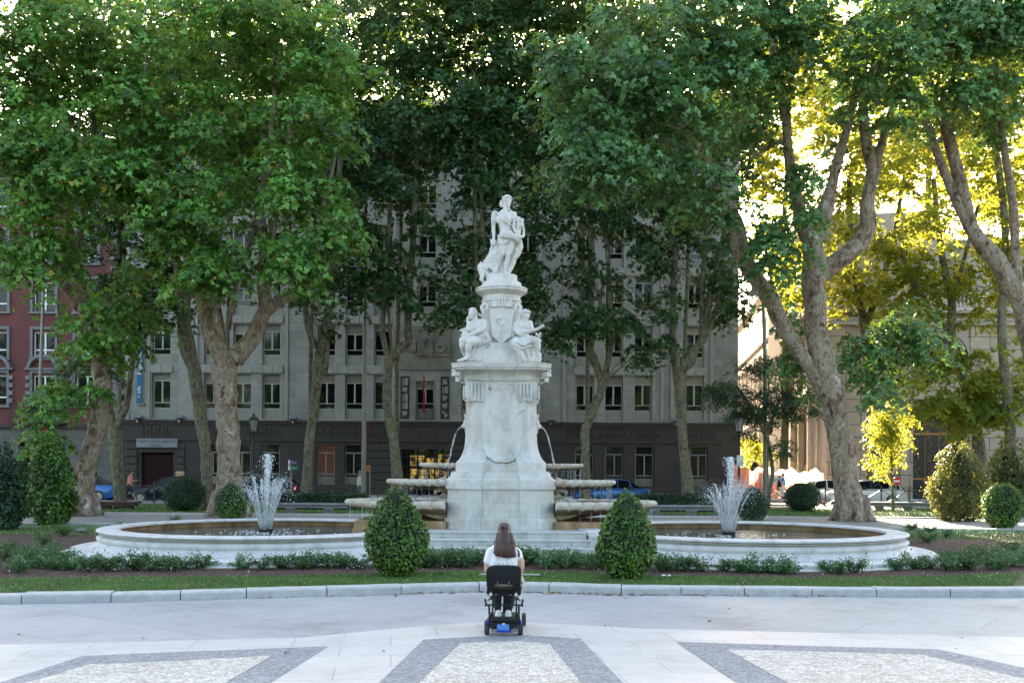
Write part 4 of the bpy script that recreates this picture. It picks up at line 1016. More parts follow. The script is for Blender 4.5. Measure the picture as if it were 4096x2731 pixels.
# hair : strands over a fused base
m = NT('brown_hair'); g = m.t.nodes.new('ShaderNodeNewGeometry')
hc = m.ramp(g.outputs['Random Per Island'], [(0,(.010,.004,.004)),(.35,(.030,.010,.008)),(.7,(.075,.024,.016)),(1,(.15,.055,.035))]); m.col(hc); m.rough(.38); m.b.inputs['Specular IOR Level'].default_value = .5; M['hair'] = m.m
m = NT('dark_hair_base'); m.col(m.ramp(m.noise(30,3,.5,m.mapping((3,3,.2))), [(.35,(.02,.008,.007)),(.65,(.08,.028,.02))])); m.rough(.4); M['hair_base'] = m.m
b = MB(); b.ball(Q(487,190,.205),(.088,.105,.10),16,10); b.ball(Q(487,215,.18),(.082,.075,.09),14,9)
b.chain([Qr(487,230,.075,.15),Qr(485,320,.088,.13),Qr(485,400,.088,.12),Qr(490,450,.075,.11)],14); b.chain([Qr(430,260,.05,.15),Qr(425,350,.055,.13),Qr(415,440,.04,.105),Qr(405,465,.025,.10)],10); b.chain([Qr(545,260,.05,.15),Qr(560,350,.06,.13),Qr(580,440,.045,.11),Qr(590,480,.028,.10)],10)
hb = sculpt(b, 'hair', M['hair_base'], wm, .009, 3)
b = MB(); r = random.Random(9)
for k in range(620):     # long falling strands
    u = r.uniform(-1,1); top = (487+62*u, 190+24*abs(u)+r.uniform(-14,14)); d = .115+.07*abs(u)**2
    w_ = u + r.uniform(-.12,.12); ex = 487 + (w_*(112 if w_<0 else 130)) ; ey = 488 + 18*(w_>0)*(1-abs(w_-.5)) - 30*max(0,-w_-.6) + r.uniform(-22,14)
    mid = (487 + w_*98, 340)
    pts = bez([Q(top[0],top[1],d-.012),Q(487+u*82,255,.075+.07*abs(u)**2),Q(mid[0],mid[1],.045+.08*abs(w_)**2),Q(.4*mid[0]+.6*ex,430,.022+.08*abs(w_)**2),Q(ex,ey,.035+.07*abs(w_)**2)],3)
    b.tube(pts, [.0035,.0045]+[.005]*(len(pts)-4)+[.004,.0015], 4, lump=.0)
for k in range(160):     # pulled-back top
    u = r.uniform(-1,1); a = r.uniform(0,1)
    pts = bez([Q(487+78*u,205+30*abs(u)-50*a*(1-abs(u)),.23-.02*a),Q(487+60*u,165-42*a*(1-u*u)+30*abs(u),.14),Q(470+18*u,160,.098)],4); b.tube(pts,[.004]*len(pts),4)
for k in range(26):
    pts = bez([Q(600,330,.09),Q(625,400,.07),Q(652+r.uniform(-8,8),440,.06),Q(655+r.uniform(-14,10),500+r.uniform(-12,5),.06)],4); b.tube(pts,[.004]*(len(pts)-1)+[.001],4)
for k in range(26):
    pts = bez([Q(385,300,.10),Q(370,345,.08),Q(345,370,.09),Q(318+r.uniform(-4,12),380+r.uniform(-6,3),.12)],4); b.tube(pts,[.004]*(len(pts)-1)+[.001],4)
build(b, 'hair_strands', M['hair'], hb, True)
b = MB(); b.ball(Q(467,160,.085),(.022,.014,.012),10,6); build(b, 'hair_tie', simple('navy_tie',(.01,.02,.06),.6), hb, True)
# ================================================================= SHRUBS, ROSES, HEDGES
M['box_leaf'] = leafmat('box_leaf', (.012,.04,.010), (.042,.125,.018), (.13,.26,.03), (.16,.28,.02), .25, .5, spot=(.22,.22,.03))
M['rose_leaf'] = leafmat('rose_leaf', (.03,.085,.035), (.07,.165,.065), (.13,.26,.10), (.14,.26,.05), .3, .4)
M['dark_leaf'] = leafmat('dark_leaf', (.008,.028,.014), (.018,.055,.022), (.035,.09,.03), (.06,.14,.02), .2, .45)
M['gold_leaf'] = leafmat('gold_leaf', (.012,.035,.012), (.025,.06,.015), (.055,.095,.022), (.50,.46,.08), .35, .5, spot=(.60,.45,.12))
M['stem'] = simple('woody_stem', (.07,.05,.035), .9, bump=.4, scale=20)
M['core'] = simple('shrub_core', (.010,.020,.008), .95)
def bush(name, base, prof, n, size, leaf, label, group=None, core=.86, tips=True, cat='shrub'):
    """prof: [(z, radius)] silhouette; leaves sit in a shell around it"""
    t = thing(name, base, label, cat, group); t.rotation_euler = (0,0,0)
    H = prof[-1][0]; zs = np.array([p[0] for p in prof]); rs = np.array([p[1] for p in prof])
    u = RNG.uniform(0,1,n*2); z = zs[0] + (H-zs[0])*u; r = np.interp(z, zs, rs)
    keep = RNG.uniform(0,1,n*2) < (r+.05)/(rs.max()+.05); z, r = z[keep][:n], r[keep][:n]; k = len(z)
    a = RNG.uniform(0,2*pi,k); lo_ = 3.6 if name=='loose_bush' else 1.0; dep = 1 - np.abs(RNG.normal(0,.05*lo_,k)) + (RNG.uniform(0,.14,k)*(RNG.uniform(0,1,k)<.12) if lo_>1 else RNG.uniform(0,.07,k)*(RNG.uniform(0,1,k)<.10)); bump = 1+lo_*(.035*np.sin(a*4+z*4+base[0])+.03*np.sin(a*7-z*6)); z = z*(1+.04*lo_*np.sin(a*3+base[0]))
    C = np.c_[base[0]+r*dep*bump*np.cos(a), base[1]+r*dep*bump*np.sin(a), base[2]+z]
    slope = np.gradient(np.interp(np.linspace(zs[0],H,50),zs,rs), (H-zs[0])/49); sl = -np.interp(z, np.linspace(zs[0],H,50), slope)
    N = np.c_[np.cos(a), np.sin(a), sl*.8+.45]; N /= np.linalg.norm(N,axis=1,keepdims=True)
    leaf_obj('foliage', C, N, size, leaf, t, 'oval', .55)
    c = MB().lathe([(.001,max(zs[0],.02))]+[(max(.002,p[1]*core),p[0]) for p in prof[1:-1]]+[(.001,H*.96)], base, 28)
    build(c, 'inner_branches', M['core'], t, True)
    s = MB()
    for q in range(5):
        x, y = random.uniform(-.06,.06), random.uniform(-.06,.06); s.tube([(base[0]+x,base[1]+y,base[2]-.02),(base[0]+3*x,base[1]+3*y,base[2]+.35)],.018,6)
    build(s, 'stem', M['stem'], t)
    return t
egg = [(.05,.22),(.16,.36),(.34,.49),(.56,.565),(.80,.575),(1.0,.53),(1.18,.45),(1.34,.36),(1.48,.26),(1.59,.16),(1.66,.07),(1.70,.02)]
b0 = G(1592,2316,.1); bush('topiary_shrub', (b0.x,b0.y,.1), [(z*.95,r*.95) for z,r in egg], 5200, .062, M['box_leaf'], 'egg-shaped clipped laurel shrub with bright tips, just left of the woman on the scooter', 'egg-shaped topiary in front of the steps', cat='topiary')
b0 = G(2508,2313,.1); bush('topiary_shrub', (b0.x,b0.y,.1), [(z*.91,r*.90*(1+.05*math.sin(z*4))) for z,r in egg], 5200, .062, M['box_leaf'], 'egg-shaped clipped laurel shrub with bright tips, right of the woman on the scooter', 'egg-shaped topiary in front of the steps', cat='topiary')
def small(px, py, w, h, leaf, label, name='clipped_shrub', n=3000, shape='ball', size=.06, grp=None, Y=None):
    b0 = G(px,py,.1) if Y is None else P(px,py,Y); k = b0.y/FPX; R = w*k/2; H = h*k
    pr = {'ball':[(0,.35),(.12,.72),(.3,.95),(.5,1),(.7,.93),(.86,.7),(.95,.42),(1,.1)],
          'egg':[(0,.6),(.15,.88),(.35,1),(.55,.93),(.75,.68),(.9,.36),(1,.06)],
          'loose':[(0,.55),(.15,.85),(.4,1),(.6,.9),(.8,.7),(.93,.4),(1,.08)]}[shape]
    return bush(name, (b0.x,b0.y,.1), [(z*H,r*R) for z,r in pr], n, size, leaf, label, grp, core=.38 if name=='loose_bush' else .86)
small(927,2090,130,146,M['box_leaf'],'small bright green egg-shaped shrub at the foot of the massive forked tree',shape='egg',Y=37.5)
small(3012,2078,118,140,M['dark_leaf'],'small dark egg-shaped shrub behind the right pool beside the water jet',shape='egg',Y=38.5)
small(738,2076,166,150,M['dark_leaf'],'large dark ball-shaped shrub between the trunks on the left lawn',Y=43,n=4200)
small(3212,2040,142,120,M['dark_leaf'],'dark ball-shaped shrub in front of the red netting',Y=46.5,n=3600)
small(4012,2112,150,180,M['box_leaf'],'rounded green shrub at the right edge in front of the variegated bush',Y=34,n=4200,size=.07)
small(3842,2060,235,285,M['gold_leaf'],'large loose bush with yellow-cream leaf edges on the right','loose_bush',n=9500,shape='loose',size=.095,Y=39)
small(4040,2050,210,290,M['gold_leaf'],'golden variegated bush at the right edge behind the rounded shrub','loose_bush',n=8500,shape='loose',size=.10,Y=43)
small(3020,1990,120,150,M['gold_leaf'],'low yellow sunlit bush beside the lamp post at the side street','loose_bush',n=1500,shape='loose',size=.12,Y=69)
small(212,2135,170,330,M['box_leaf'],'tall dark green loose bush left of the big mottled trunk','loose_bush',n=9500,shape='loose',size=.11,Y=33)
small(20,2160,140,310,M['dark_leaf'],'tall dark bush at the left edge of the view','loose_bush',n=8500,shape='loose',size=.11,Y=30)
small(110,2085,150,160,M['dark_leaf'],'broad low dark bush between the two tall bushes on the left','loose_bush',n=4500,shape='loose',size=.09,Y=38)
small(60,1990,200,180,M['dark_leaf'],'dark shrub behind the left edge bushes near the brick building','loose_bush',n=4000,shape='loose',size=.12,Y=46)
# hedges
def hedge(x0, x1, Y, z1, label, d=.9):
    a, b = P(x0,1990,Y).x, P(x1,1990,Y).x; t = thing('hedge', ((a+b)/2,Y,.1), label, 'hedge', 'low hedges behind the benches')
    n = int((b-a)*900); C = np.c_[RNG.uniform(a,b,n), Y+RNG.uniform(-d/2,d/2,n), np.zeros(n)]
    top = RNG.uniform(0,1,n) < .45; f = .1+z1*(1+.08*np.sin(C[:,0]*2.1)+.05*np.sin(C[:,0]*5.3))
    C[:,2] = np.where(top, f-np.abs(RNG.normal(0,.05,n)), .1+RNG.uniform(0,1,n)*z1*.95); C[:,1] = np.where(top, C[:,1], Y-d/2+np.abs(RNG.normal(0,.06,n)))
    N = np.where(top[:,None], [0,-.3,1.0], [0,-1.0,.4]); leaf_obj('foliage', C, N, .085, M['dark_leaf'], t, 'oval', .6)
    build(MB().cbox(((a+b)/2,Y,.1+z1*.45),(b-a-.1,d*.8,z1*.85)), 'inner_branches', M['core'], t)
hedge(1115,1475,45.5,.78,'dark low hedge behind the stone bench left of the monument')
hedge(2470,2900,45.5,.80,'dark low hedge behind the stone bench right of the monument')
# rose bushes: three plants, copied
def rose(seed, n=64):
    r = random.Random(seed); t = thing('rose_bush', (0,0,0), 'x', 'rose bush'); s = MB(); C = []; N = []; fl = MB()
    for k in range(12):
        a = r.uniform(0,2*pi); L = r.uniform(.16,.40); tip = (L*.95*math.cos(a), L*.8*math.sin(a), r.uniform(.12,.34))
        s.tube([(0,0,0),(tip[0]*.4,tip[1]*.4,tip[2]*.6),tip],[.006,.005,.003],4)
        for q in range(n):
            u = r.uniform(.25,1.08); C.append((tip[0]*u+r.gauss(0,.045), tip[1]*u+r.gauss(0,.045), max(.015,tip[2]*u**.8+r.gauss(0,.035)))); N.append((math.cos(a)*.4,math.sin(a)*.4-.2,1))
    leaf_obj('foliage', C, N, .046, M['rose_leaf'], t, 'oval', .6, world=False)
    build(s, 'stem', M['stem'], t, world=False)
    return t
roses = [rose(i) for i in range(5)]
used_ = [0]*5
def place_rose(x, y, sc, label, group):
    k = random.randrange(5); o = roses[k]
    rz = random.uniform(0,2*pi)
    if not used_[k]: used_[k] = 1; o.location = (x,y,.1); o.rotation_euler = (0,0,rz); o.scale = (sc,sc,sc*1.05)
    else: o = dup(o, (x,y,.1), None, rz, (sc,sc,sc*1.05))
    o['label'] = label; o['group'] = group
def bedline(px):   # front/back of the rose row in photo pixels
    f = np.interp(px, [-300,0,900,1500,2048,2700,3300,4096,4500],[2345,2325,2305,2288,2280,2288,2290,2262,2250])
    g = np.interp(px, [-300,0,900,1500,2048,2700,3300,4096,4500],[2250,2235,2262,2255,2246,2250,2250,2205,2190])
    return f, g
px = -60
while px < 4160:
    f, g = bedline(px)
    rows = 2
    for r_i in range(rows):
        if random.random() < .06: continue
        py = f - 10 - (f-g)*(r_i+random.uniform(0,.6))/rows; q = G(px+random.uniform(-25,25), py, .1)
        if any(math.hypot(q.x-c.x, q.y-c.y) < .62 for c in (G(1592,2316,.1),G(2508,2313,.1))): continue
        if abs(q.x-SXc) < .12 and q.y < 18.2: continue
        if any(math.hypot(q.x-cx, q.y-cy) < 4.62 for cx,cy in ((-5.83,23.9),(5.43,23.9))): continue
        sec = 'left' if px < 1500 else ('mid' if px < 2600 else 'right')
        place_rose(q.x, q.y, random.uniform(.65,1.05) if 0<px<3700 else random.uniform(.7,1.1),
          {'left':'low green rose bush in the bed in front of the left pool','mid':'low green rose bush in front of the stone steps','right':'low green rose bush in the bed in front of the right pool'}[sec],
          {'left':'rose bushes before the left pool','mid':'rose bushes before the steps','right':'rose bushes before the right pool'}[sec])
    px += random.uniform(34,50)
for (x,y) in ((1130//2,2160),(610,2190),(180,2200),(3710,2150),(3790,2130),(3720,2110),(3650,2100),(500,2150),(700,2105),(3920,2200),(4060,2185),(40,2230),(260,2165)):
    q = G(x,y,.1); side = 'left' if x < 2000 else 'right'
    if any(math.hypot(q.x-cx, q.y-cy) < 4.3 for cx,cy in ((-5.83,23.9),(5.43,23.9))): continue
    place_rose(q.x,q.y,random.uniform(.7,1.05), 'scattered rose bush on bare mulch beyond the %s pool' % side, 'rose bushes beyond the %s pool' % side)
# small white blossoms and daisies
d = MB()
for _ in range(70):
    x = random.uniform(-9,9); y = random.uniform(17.2,19.0); q = random.uniform(.008,.014); d.ball((x,y,.1+random.uniform(.1,.33)),(q,q,q*.7),5,3)
m = simple('white_petal',(.8,.78,.76),.6); o = build(d,'rose_blossoms',m); tag(o,'tiny white blossoms dotted over the rose bed','blossoms',kind='stuff')
d = MB()
for _ in range(150):
    p = strip_sampler(); q = random.uniform(.006,.011); d.ball((p[0],p[1],.158),(q,q,q*.5),5,3)
o = build(d,'daisies',m); tag(o,'white daisies and petals in the grass strip','daisies',kind='stuff')
# drain box at kerb bend, green lids, litter
t = thing('utility_box', (*G(2046,2310,.1).xy,.1), 'low grey-green planked box lid in the grass right behind the scooter', 'utility box')
a, b_ = G(1912,2310,.1), G(2178,2308,.1)
build(MB().cbox(((a.x+b_.x)/2,a.y+.12,.125),(b_.x-a.x-.1,.22,.05),bev=.01),'lid',simple('greenish_stone',(.33,.36,.33),.8,var=.3,bump=.5),t)
build(MB().cbox(((a.x+b_.x)/2,a.y+.12,.12),(b_.x-a.x-.06,.26,.05)),'frame',M['black_metal'],t)
p = G(700,2285,.1); t = thing('valve_box',(p.x,p.y,.1),'dark green sloping irrigation cover in the rose bed before the left pool','irrigation cover')
build(MB().prism([(p.x-.32,.1),(p.x-.28,.24),(p.x-.05,.25),(p.x+.42,.11)],p.y,p.y+.35),'cover',simple('dark_green_plastic',(.03,.07,.045),.6),t)
p = G(328,2152,.1); t = thing('valve_box',(p.x,p.y,.1),'small grey ground spotlight on the mulch left of the left pool','ground light'); build(MB().cbox((p.x,p.y,.19),(.28,.2,.07),rx=.2,bev=.02),'hood',M['granite'],t); build(MB().cbox((p.x,p.y,.13),(.08,.08,.08)),'foot',M['black_metal'],t)
p = G(3285,2235,.1); t = thing('valve_box',(p.x,p.y,.1),'dark green box among roses before the right pool','irrigation cover'); build(MB().cbox((p.x,p.y,.22),(.22,.2,.24),bev=.02),'cover',bpy.data.materials['dark_green_plastic'],t)
t = thing('paper_scrap',(*G(2670,2304,.12).xy,.15),'crumpled white paper scrap on the grass right of the right topiary','litter'); p = G(2670,2304,.12)
b = MB(); 
for k in range(5): b.cbox((p.x-.06+.03*k,p.y+random.uniform(-.02,.02),.17+random.uniform(-.01,.01)),(.045,.04,.004),random.uniform(0,3),random.uniform(-.6,.6),random.uniform(-.6,.6))
build(b,'paper',M['white_paint'],t)
# ================================================================= STREET FURNITURE, CARS, PEOPLE
def bench(x0, x1, Y, label, legs, mat, grp='stone benches behind the fountain', zs=.47):
    a, b = P(x0,2050,Y).x, P(x1,2050,Y).x; t = thing('park_bench', ((a+b)/2,Y,.1), label, 'bench', grp)
    L = b-a
    s = MB().loft([[(a+dx,Y+dy,z) for dy,z in ((-.24,.1+zs-.10),(-.27,.1+zs-.05),(-.25,.1+zs),(.25,.1+zs),(.27,.1+zs-.05),(.24,.1+zs-.10))] for dx in (0,L)])
    build(s,'seat',mat,t); u = MB().box(a+.12,b-.12,Y-.18,Y+.18,.1+zs-.19,.1+zs-.12); build(u,'under_slab',mat,t)
    for f in legs:
        x = a+L*f; lg = MB().loft([[(x-w,Y-d,z),(x+w,Y-d,z),(x+w,Y+d,z),(x-w,Y+d,z)] for w,d,z in ((.24,.22,.08),(.21,.19,.14),(.17,.16,.25),(.22,.2,.1+zs-.19))])
        for k in range(5): lg.box(x-.14+.065*k,x-.115+.065*k,Y-.235,Y-.15,.16,.1+zs-.22)
        build(lg,'leg',mat,t)
    return t
M['bench_stone'] = simple('bench_stone', (.21,.20,.20), .7, var=.25, bump=.4, scale=14)
M['bench_brown'] = simple('brown_stone', (.10,.06,.045), .8, var=.3)
bench(1100,1405,41.3,'long grey stone bench behind the left pool, in front of the hedge',(.22,.72),M['bench_stone'])
bench(2560,2900,41.3,'long grey stone bench behind the right pool, in front of the hedge',(.17,.60,.93),M['bench_stone'])
bench(385,560,44.5,'low brown stone bench between the two trunks at left','' or (.25,.75),M['bench_brown'],zs=.38)
bench(3470,3790,48.5,'sunlit stone bench on the right lawn behind the young tree',(.15,.5,.85),M['bench_stone'],zs=.42)
# railing with crossed bars: one panel, copied
def panel(label, w=1.45):
    t = thing('railing_panel',(0,0,0),label,'railing'); f = MB(); h=.95
    f.box(-.03,.03,-.03,.03,0,h+.12); f.box(.03,w-.03,-.018,.018,h-.035,h); f.box(.03,w-.03,-.018,.018,.10,.135); f.ball((0,0,h+.15),.045,8,6)
    build(f,'frame',M['rail'],t); 
    for s in (0,1):
        c = MB(); c.tube([(.03,0,.135 if s==0 else h-.035),(w-.03,0.02*s,h-.035 if s==0 else .135)],.020,6); build(c,'cross_bar',M['rail'],t)
    return t
M['rail'] = simple('railing_paint', (.07,.06,.055), .35, .5)
pn = panel('x'); x = -20.0; first = True
while x < 26:
    px = HX + x*FPX/51.6
    lab, grp = (('dark crossed-bar railing panel along the street, left of the monument','railing left of the monument') if px < 1900 else
                ('dark crossed-bar railing panel along the street between monument and lamp post','railing right of the monument') if px < 3300 else
                ('sunlit crossed-bar railing panel in front of the white car','sunlit railing at the right'))
    if first: pn.location=(x,51.6,.1); pn['label']=lab; pn['group']=grp; first=False
    else: dup(pn,(x,51.6,.1),lab,group=grp)
    x += 1.45
# lamps
def lantern(px, py, Y, htop, label, rz=0):
    b0 = P(px,py,Y); x=b0.x; t = thing('lantern_post',(x,Y,.1),label,'street lamp','black lantern posts'); z=.1; H = htop
    p = MB().lathe([(.17,0),(.17,.25),(.13,.30),(.12,.75),(.07,.82),(.055,.9),(.05,H-1.25),(.09,H-1.2),(.05,H-1.12),(.06,H-1.02)],(x,Y,z),12); build(p,'post',M['black_metal'],t,True,angle=30)
    l = MB(); l.lathe([(.09,H-1.0),(.13,H-.98),(.23,H-.36)],(x,Y,z),6); build(l,'lamp_glass',M['lampglass'],t)
    c = MB().lathe([(.27,H-.37),(.27,H-.33),(.20,H-.22),(.10,H-.14),(.08,H-.05),(.02,H)],(x,Y,z),12); 
    for k in range(6): a=pi/3*k; c.tube([(x+.135*math.cos(a),Y+.135*math.sin(a),z+H-1.0),(x+.24*math.cos(a),Y+.24*math.sin(a),z+H-.35)],.012,5)
    c.lathe([(.10,H-1.03),(.15,H-.97)],(x,Y,z),12); build(c,'lamp_cap',M['black_metal'],t)
    return t
M['lampglass'] = simple('lamp_glass', (.30,.30,.27), .2)
lantern(1014,2000,53.5,(P(1014,1672,53.5).z),'black lantern post beside the big forked tree, left of the monument')
l2 = lantern(2957,2035,47,(P(2957,1640,47).z),'black lantern post with a small white notice, near the red netting')
def sign(name, px, py, w, h, Y, mat, label, cat, post=True, text=None, parts=(), grp=None):
    c = P(px,py,Y); t = thing(name,(c.x,Y,.1),label,cat,grp); W=w*Y/FPX; H=h*Y/FPX
    if post: build(MB().tube([(c.x+post if post is not True else c.x,Y+.05,.05),(c.x+post if post is not True else c.x,Y+.05,c.z+H/2)],.035,8),'post',M['zinc'],t)
    build(MB().cbox((c.x,Y,c.z),(W,.03,H),bev=.006),'board',mat,t)
    return t, c, W, H
def text(body, c, size, mat, parent, Y, name='lettering', align='CENTER', ext=.004, rz=0, rot=None):
    cu = bpy.data.curves.new(name,'FONT'); cu.body=body; cu.size=size; cu.align_x=align; cu.align_y='CENTER'; cu.extrude=ext
    tmp = bpy.data.objects.new('t',cu); COL.objects.link(tmp); dg=bpy.context.evaluated_depsgraph_get(); dg.update()
    me = bpy.data.meshes.new_from_object(tmp.evaluated_get(dg)); bpy.data.objects.remove(tmp)
    R = rot if rot is not None else Matrix.Rotation(pi/2,4,'X'); off = worldloc(parent)
    me.transform(Matrix.Translation(Vector((c.x,Y,c.z))-off) @ R); me.materials.clear()
    return obj(name, me, mat, parent)
t,c,W,H = sign('notice_board',2961,1832,28,46,46.8,M['white_paint'],'small white notice fixed to the right lantern post','notice',post=False)
for k,(dz,s) in enumerate(((-.06,.055),(-.14,.05))): text(('PASEO','DEL ARTE')[k],Vector((c.x,0,c.z+dz)),s*1.3,M['granite'],t,46.78)
build(MB().tube([(c.x+.10*math.cos(a),46.775,c.z+.12+.08*math.sin(a)) for a in [i*pi/8 for i in range(3,17)]],.008,5),'drawing',simple('ochre_print',(.45,.33,.12),.6),t)
build(MB().cbox((c.x-.1,46.775,c.z-.22),(.08,.01,.06)),'mark',simple('violet_print',(.12,.05,.3),.5),t)
M['purple'] = simple('purple_sign',(.09,.015,.12),.4); M['green'] = simple('green_sign',(.0,.13,.09),.4)
t = thing('direction_sign',(P(1166,2000,50).x,50,.1),'street direction sign with a purple board above a green one','direction sign')
build(MB().tube([(P(1166,2000,50).x,50,.05),(P(1166,2000,50).x,50,P(1166,1848,50).z)],.045,8),'post',M['zinc'],t)
for y, mt, s in ((1859,'purple','Museo'),(1881,'green','Centro')):
    c = P(1176,y,50); bb = build(MB().cbox((c.x+.03,49.93,c.z),(.42,.05,.245),bev=.01),'board',M[mt],t); text(s,Vector((c.x,0,c.z)),.11,M['white_paint'],bb,49.9); build(MB().cbox((P(1158,y,50).x,49.93,c.z),(.09,.05,.24)),'end_plate',M['white_paint'],bb)
t,c,W,H = sign('orange_sign',1470,1879,17,24,50.5,M['orange_paint'],'small orange sign with a green band beside the tall pole','sign',post=.12)
build(MB().cbox((c.x,50.48,c.z),(W*.9,.01,H*.2)),'band',M['green'],t)
for dz in (.09,-.09): build(MB().cbox((c.x,50.48,c.z+dz),(W*.7,.008,H*.06)),'text_line',simple('dark_red_print',(.3,.03,.01),.6),t)
# no entry
c = P(3586,1905,50.8); t = thing('no_entry_sign',(c.x,50.8,.1),'round red no-entry sign with white bar beside the young yellow tree','road sign')
build(MB().tube([(c.x,50.85,.05),(c.x,50.85,c.z+.1)],.035,8),'post',M['zinc'],t); rr=.21
build(MB().tube([(c.x,50.78,c.z),(c.x,50.81,c.z)],rr,28),'disc',M['red_paint'],t); build(MB().cbox((c.x,50.77,c.z),(rr*1.5,.01,rr*.36)),'bar',M['white_paint'],t)
# second red sign disc near the small tree
c = P(3068,1705,49.2); t = thing('road_sign',(c.x,49.2,.1),'small round road sign seen from the side behind the dark little tree','road sign'); build(MB().tube([(c.x+.02,49.2,.05),(c.x+.02,49.2,c.z+.4)],.055,8),'post',M['zinc'],t)
build(MB().tube([(c.x-.02,49.1,c.z),(c.x+.02,49.13,c.z)],.3,24),'disc',M['red_paint'],t); build(MB().tube([(c.x-.1,49.12,c.z),(c.x-.07,49.14,c.z)],.3,24),'disc_back',M['zinc'],t)
# tall poles
def pole(px, ybot, ytop, Y, r, label, name='street_pole', top=None):
    a, b = P(px,ybot,Y), P(px if top is None else top,ytop,Y); t = thing(name,(a.x,Y,.1),label,'pole'); build(MB().tube([(a.x,Y,.05),((a.x+b.x)/2,Y,(a.z+b.z)/2),(b.x,Y,b.z)],[r,r*.85,r*.6],10),'shaft',M['zinc'],t); build(MB().lathe([(r*1.8,0),(r*1.8,.3),(r*1.1,.36)],(a.x,Y,.08),12),'base',M['zinc'],t); return t
t = pole(1456,2010,640,50,.125,'tall grey-beige lighting pole left of the monument', top=1450)
for dx,s in ((-.22,1),(.20,1)):
    c = P(1456,1735,50); build(MB().cbox((c.x+dx,50,c.z),(.14,.02,.95),ry=.05),'pennant',simple('dark_red_cloth',(.10,.015,.03),.8),t)
t = pole(148,2010,1180,50,.11,'tall grey lighting pole in front of the red brick building', top=165)
c = P(168,1735,50); build(MB().cbox((c.x,50,c.z),(.45,.02,.95)),'pennant',simple('red_cloth',(.25,.01,.03),.8),t)
# curved lamp
Y=49; t = thing('curved_street_lamp',(P(3062,2040,Y).x,Y,.1),'tall street lamp with curved arm behind the leaning tree at right','street lamp')
pts = bez([P(3062,2050,Y),P(3056,1500,Y),P(3050,1300,Y),P(3044,1195,Y),P(3030,1160,Y),P(3008,1150,Y),P(2992,1154,Y)],5); n_=len(pts)
build(MB().tube([tuple(p) for p in pts],[.11-.06*i/n_ for i in range(n_)],8),'shaft',M['zinc'],t,True)
c = P(2998,1163,Y); build(MB().ball(c,(.30,.14,.13),14,8),'lamp_head',M['granite'],t,True)
build(MB().ball(c+Vector((-.02,-.02,-.06)),(.22,.12,.10),12,8),'lamp_glass',M['lampglass'],t,True)
# ---- cars (side profile lofted across the width); length along +x
def car(base, rz, paint, label, prof, L, Wd=1.75, lights=None, name='parked_car', grp=None, H=1.45):
    t = thing(name, base, label, 'car', grp)
    b = MB(); rings = []
    # body as cross-sections along the length
    for x, zb, zt, wt in prof['body']:
        w = Wd/2; rings.append([(x*L,-w*.98,zb),(x*L,-w,zb+.2),(x*L,-w*.98,zt-.12),(x*L,-w*wt,zt),(x*L,w*wt,zt),(x*L,w*.98,zt-.12),(x*L,w,zb+.2),(x*L,w*.98,zb)])
    build(MB().loft(rings),'body',paint,t,True,world=False,angle=35)
    rings = []
    for x, zt, wt in prof['cabin']:
        w = Wd/2; zb = prof['belt']; rings.append([(x*L,-w*.94,zb),(x*L,-w*wt,zt),(x*L,w*wt,zt),(x*L,w*.94,zb)])
    build(MB().loft(rings),'windows',M['car_glass'],t,True,world=False,angle=25)
    r = MB(); c = prof['cabin']; mid = c[1:-1]
    r.loft([[(x*L,-Wd/2*wt*.98,zt-.02),(x*L,-Wd/2*wt*.9,zt+.035),(x*L,Wd/2*wt*.9,zt+.035),(x*L,Wd/2*wt*.98,zt-.02)] for x,zt,wt in mid])
    for i in ([0] if len(mid)<3 else [0,len(mid)//2,len(mid)-1]):
        for s in (-1,1):
            x,zt,wt = mid[i]; x2 = x + (0 if 0<i<len(mid)-1 else (-.09 if i==0 else .06)); r.tube([(x*L,s*Wd/2*wt,zt),(x2*L,s*Wd/2*.95,prof['belt'])],.035,6)
    build(r,'roof',paint,t,True,world=False,angle=30)
    for x in prof['wheels']:
        for s in (-1,1):
            wb = MB().tube([(x*L,s*(Wd/2-.21),.32),(x*L,s*(Wd/2+.005),.32)],.32,24); wo = build(wb,'wheel',M['rubber'],t,False,world=False)
            hb = MB().tube([(x*L,s*(Wd/2+.0),.32),(x*L,s*(Wd/2+.02),.32)],.20,16)
            for k in range(5): a=2*pi*k/5; hb.cbox((x*L+.1*math.cos(a),s*(Wd/2+.02),.32+.1*math.sin(a)),(.2,.02,.035),ry=-a)
            build(hb,'rim',M['alloy'],wo,world=False)
    if lights:
        for s in (-1,1):
            lb = MB().cbox((lights[0]*L,s*Wd/2*.78,lights[1]),(.10,.38,.16),bev=.02); build(lb,lights[2],lights[3],t,world=False)
    t.rotation_euler = (0,0,rz)
    return t
hatch = {'body':[(-.5,.35,.62,.7),(-.485,.22,.74,.85),(-.40,.18,.82,.9),(-.25,.18,.93,.92),(0,.18,.96,.93),(.3,.18,.98,.93),(.44,.2,.98,.9),(.49,.25,.92,.85),(.5,.35,.7,.8)],'belt':.93,'cabin':[(-.27,.95,.9),(-.12,1.38,.78),(.08,1.47,.76),(.28,1.44,.75),(.38,1.33,.75),(.475,.96,.85)],'wheels':(-.31,.30)}
sedan = {'body':[(-.5,.35,.6,.7),(-.485,.22,.70,.85),(-.38,.18,.80,.9),(-.22,.18,.90,.92),(0,.18,.93,.93),(.25,.18,.95,.93),(.42,.2,.95,.9),(.49,.25,.88,.85),(.5,.35,.7,.8)],'belt':.90,'cabin':[(-.24,.92,.9),(-.08,1.34,.76),(.06,1.42,.74),(.2,1.38,.74),(.38,.94,.88)],'wheels':(-.32,.31)}
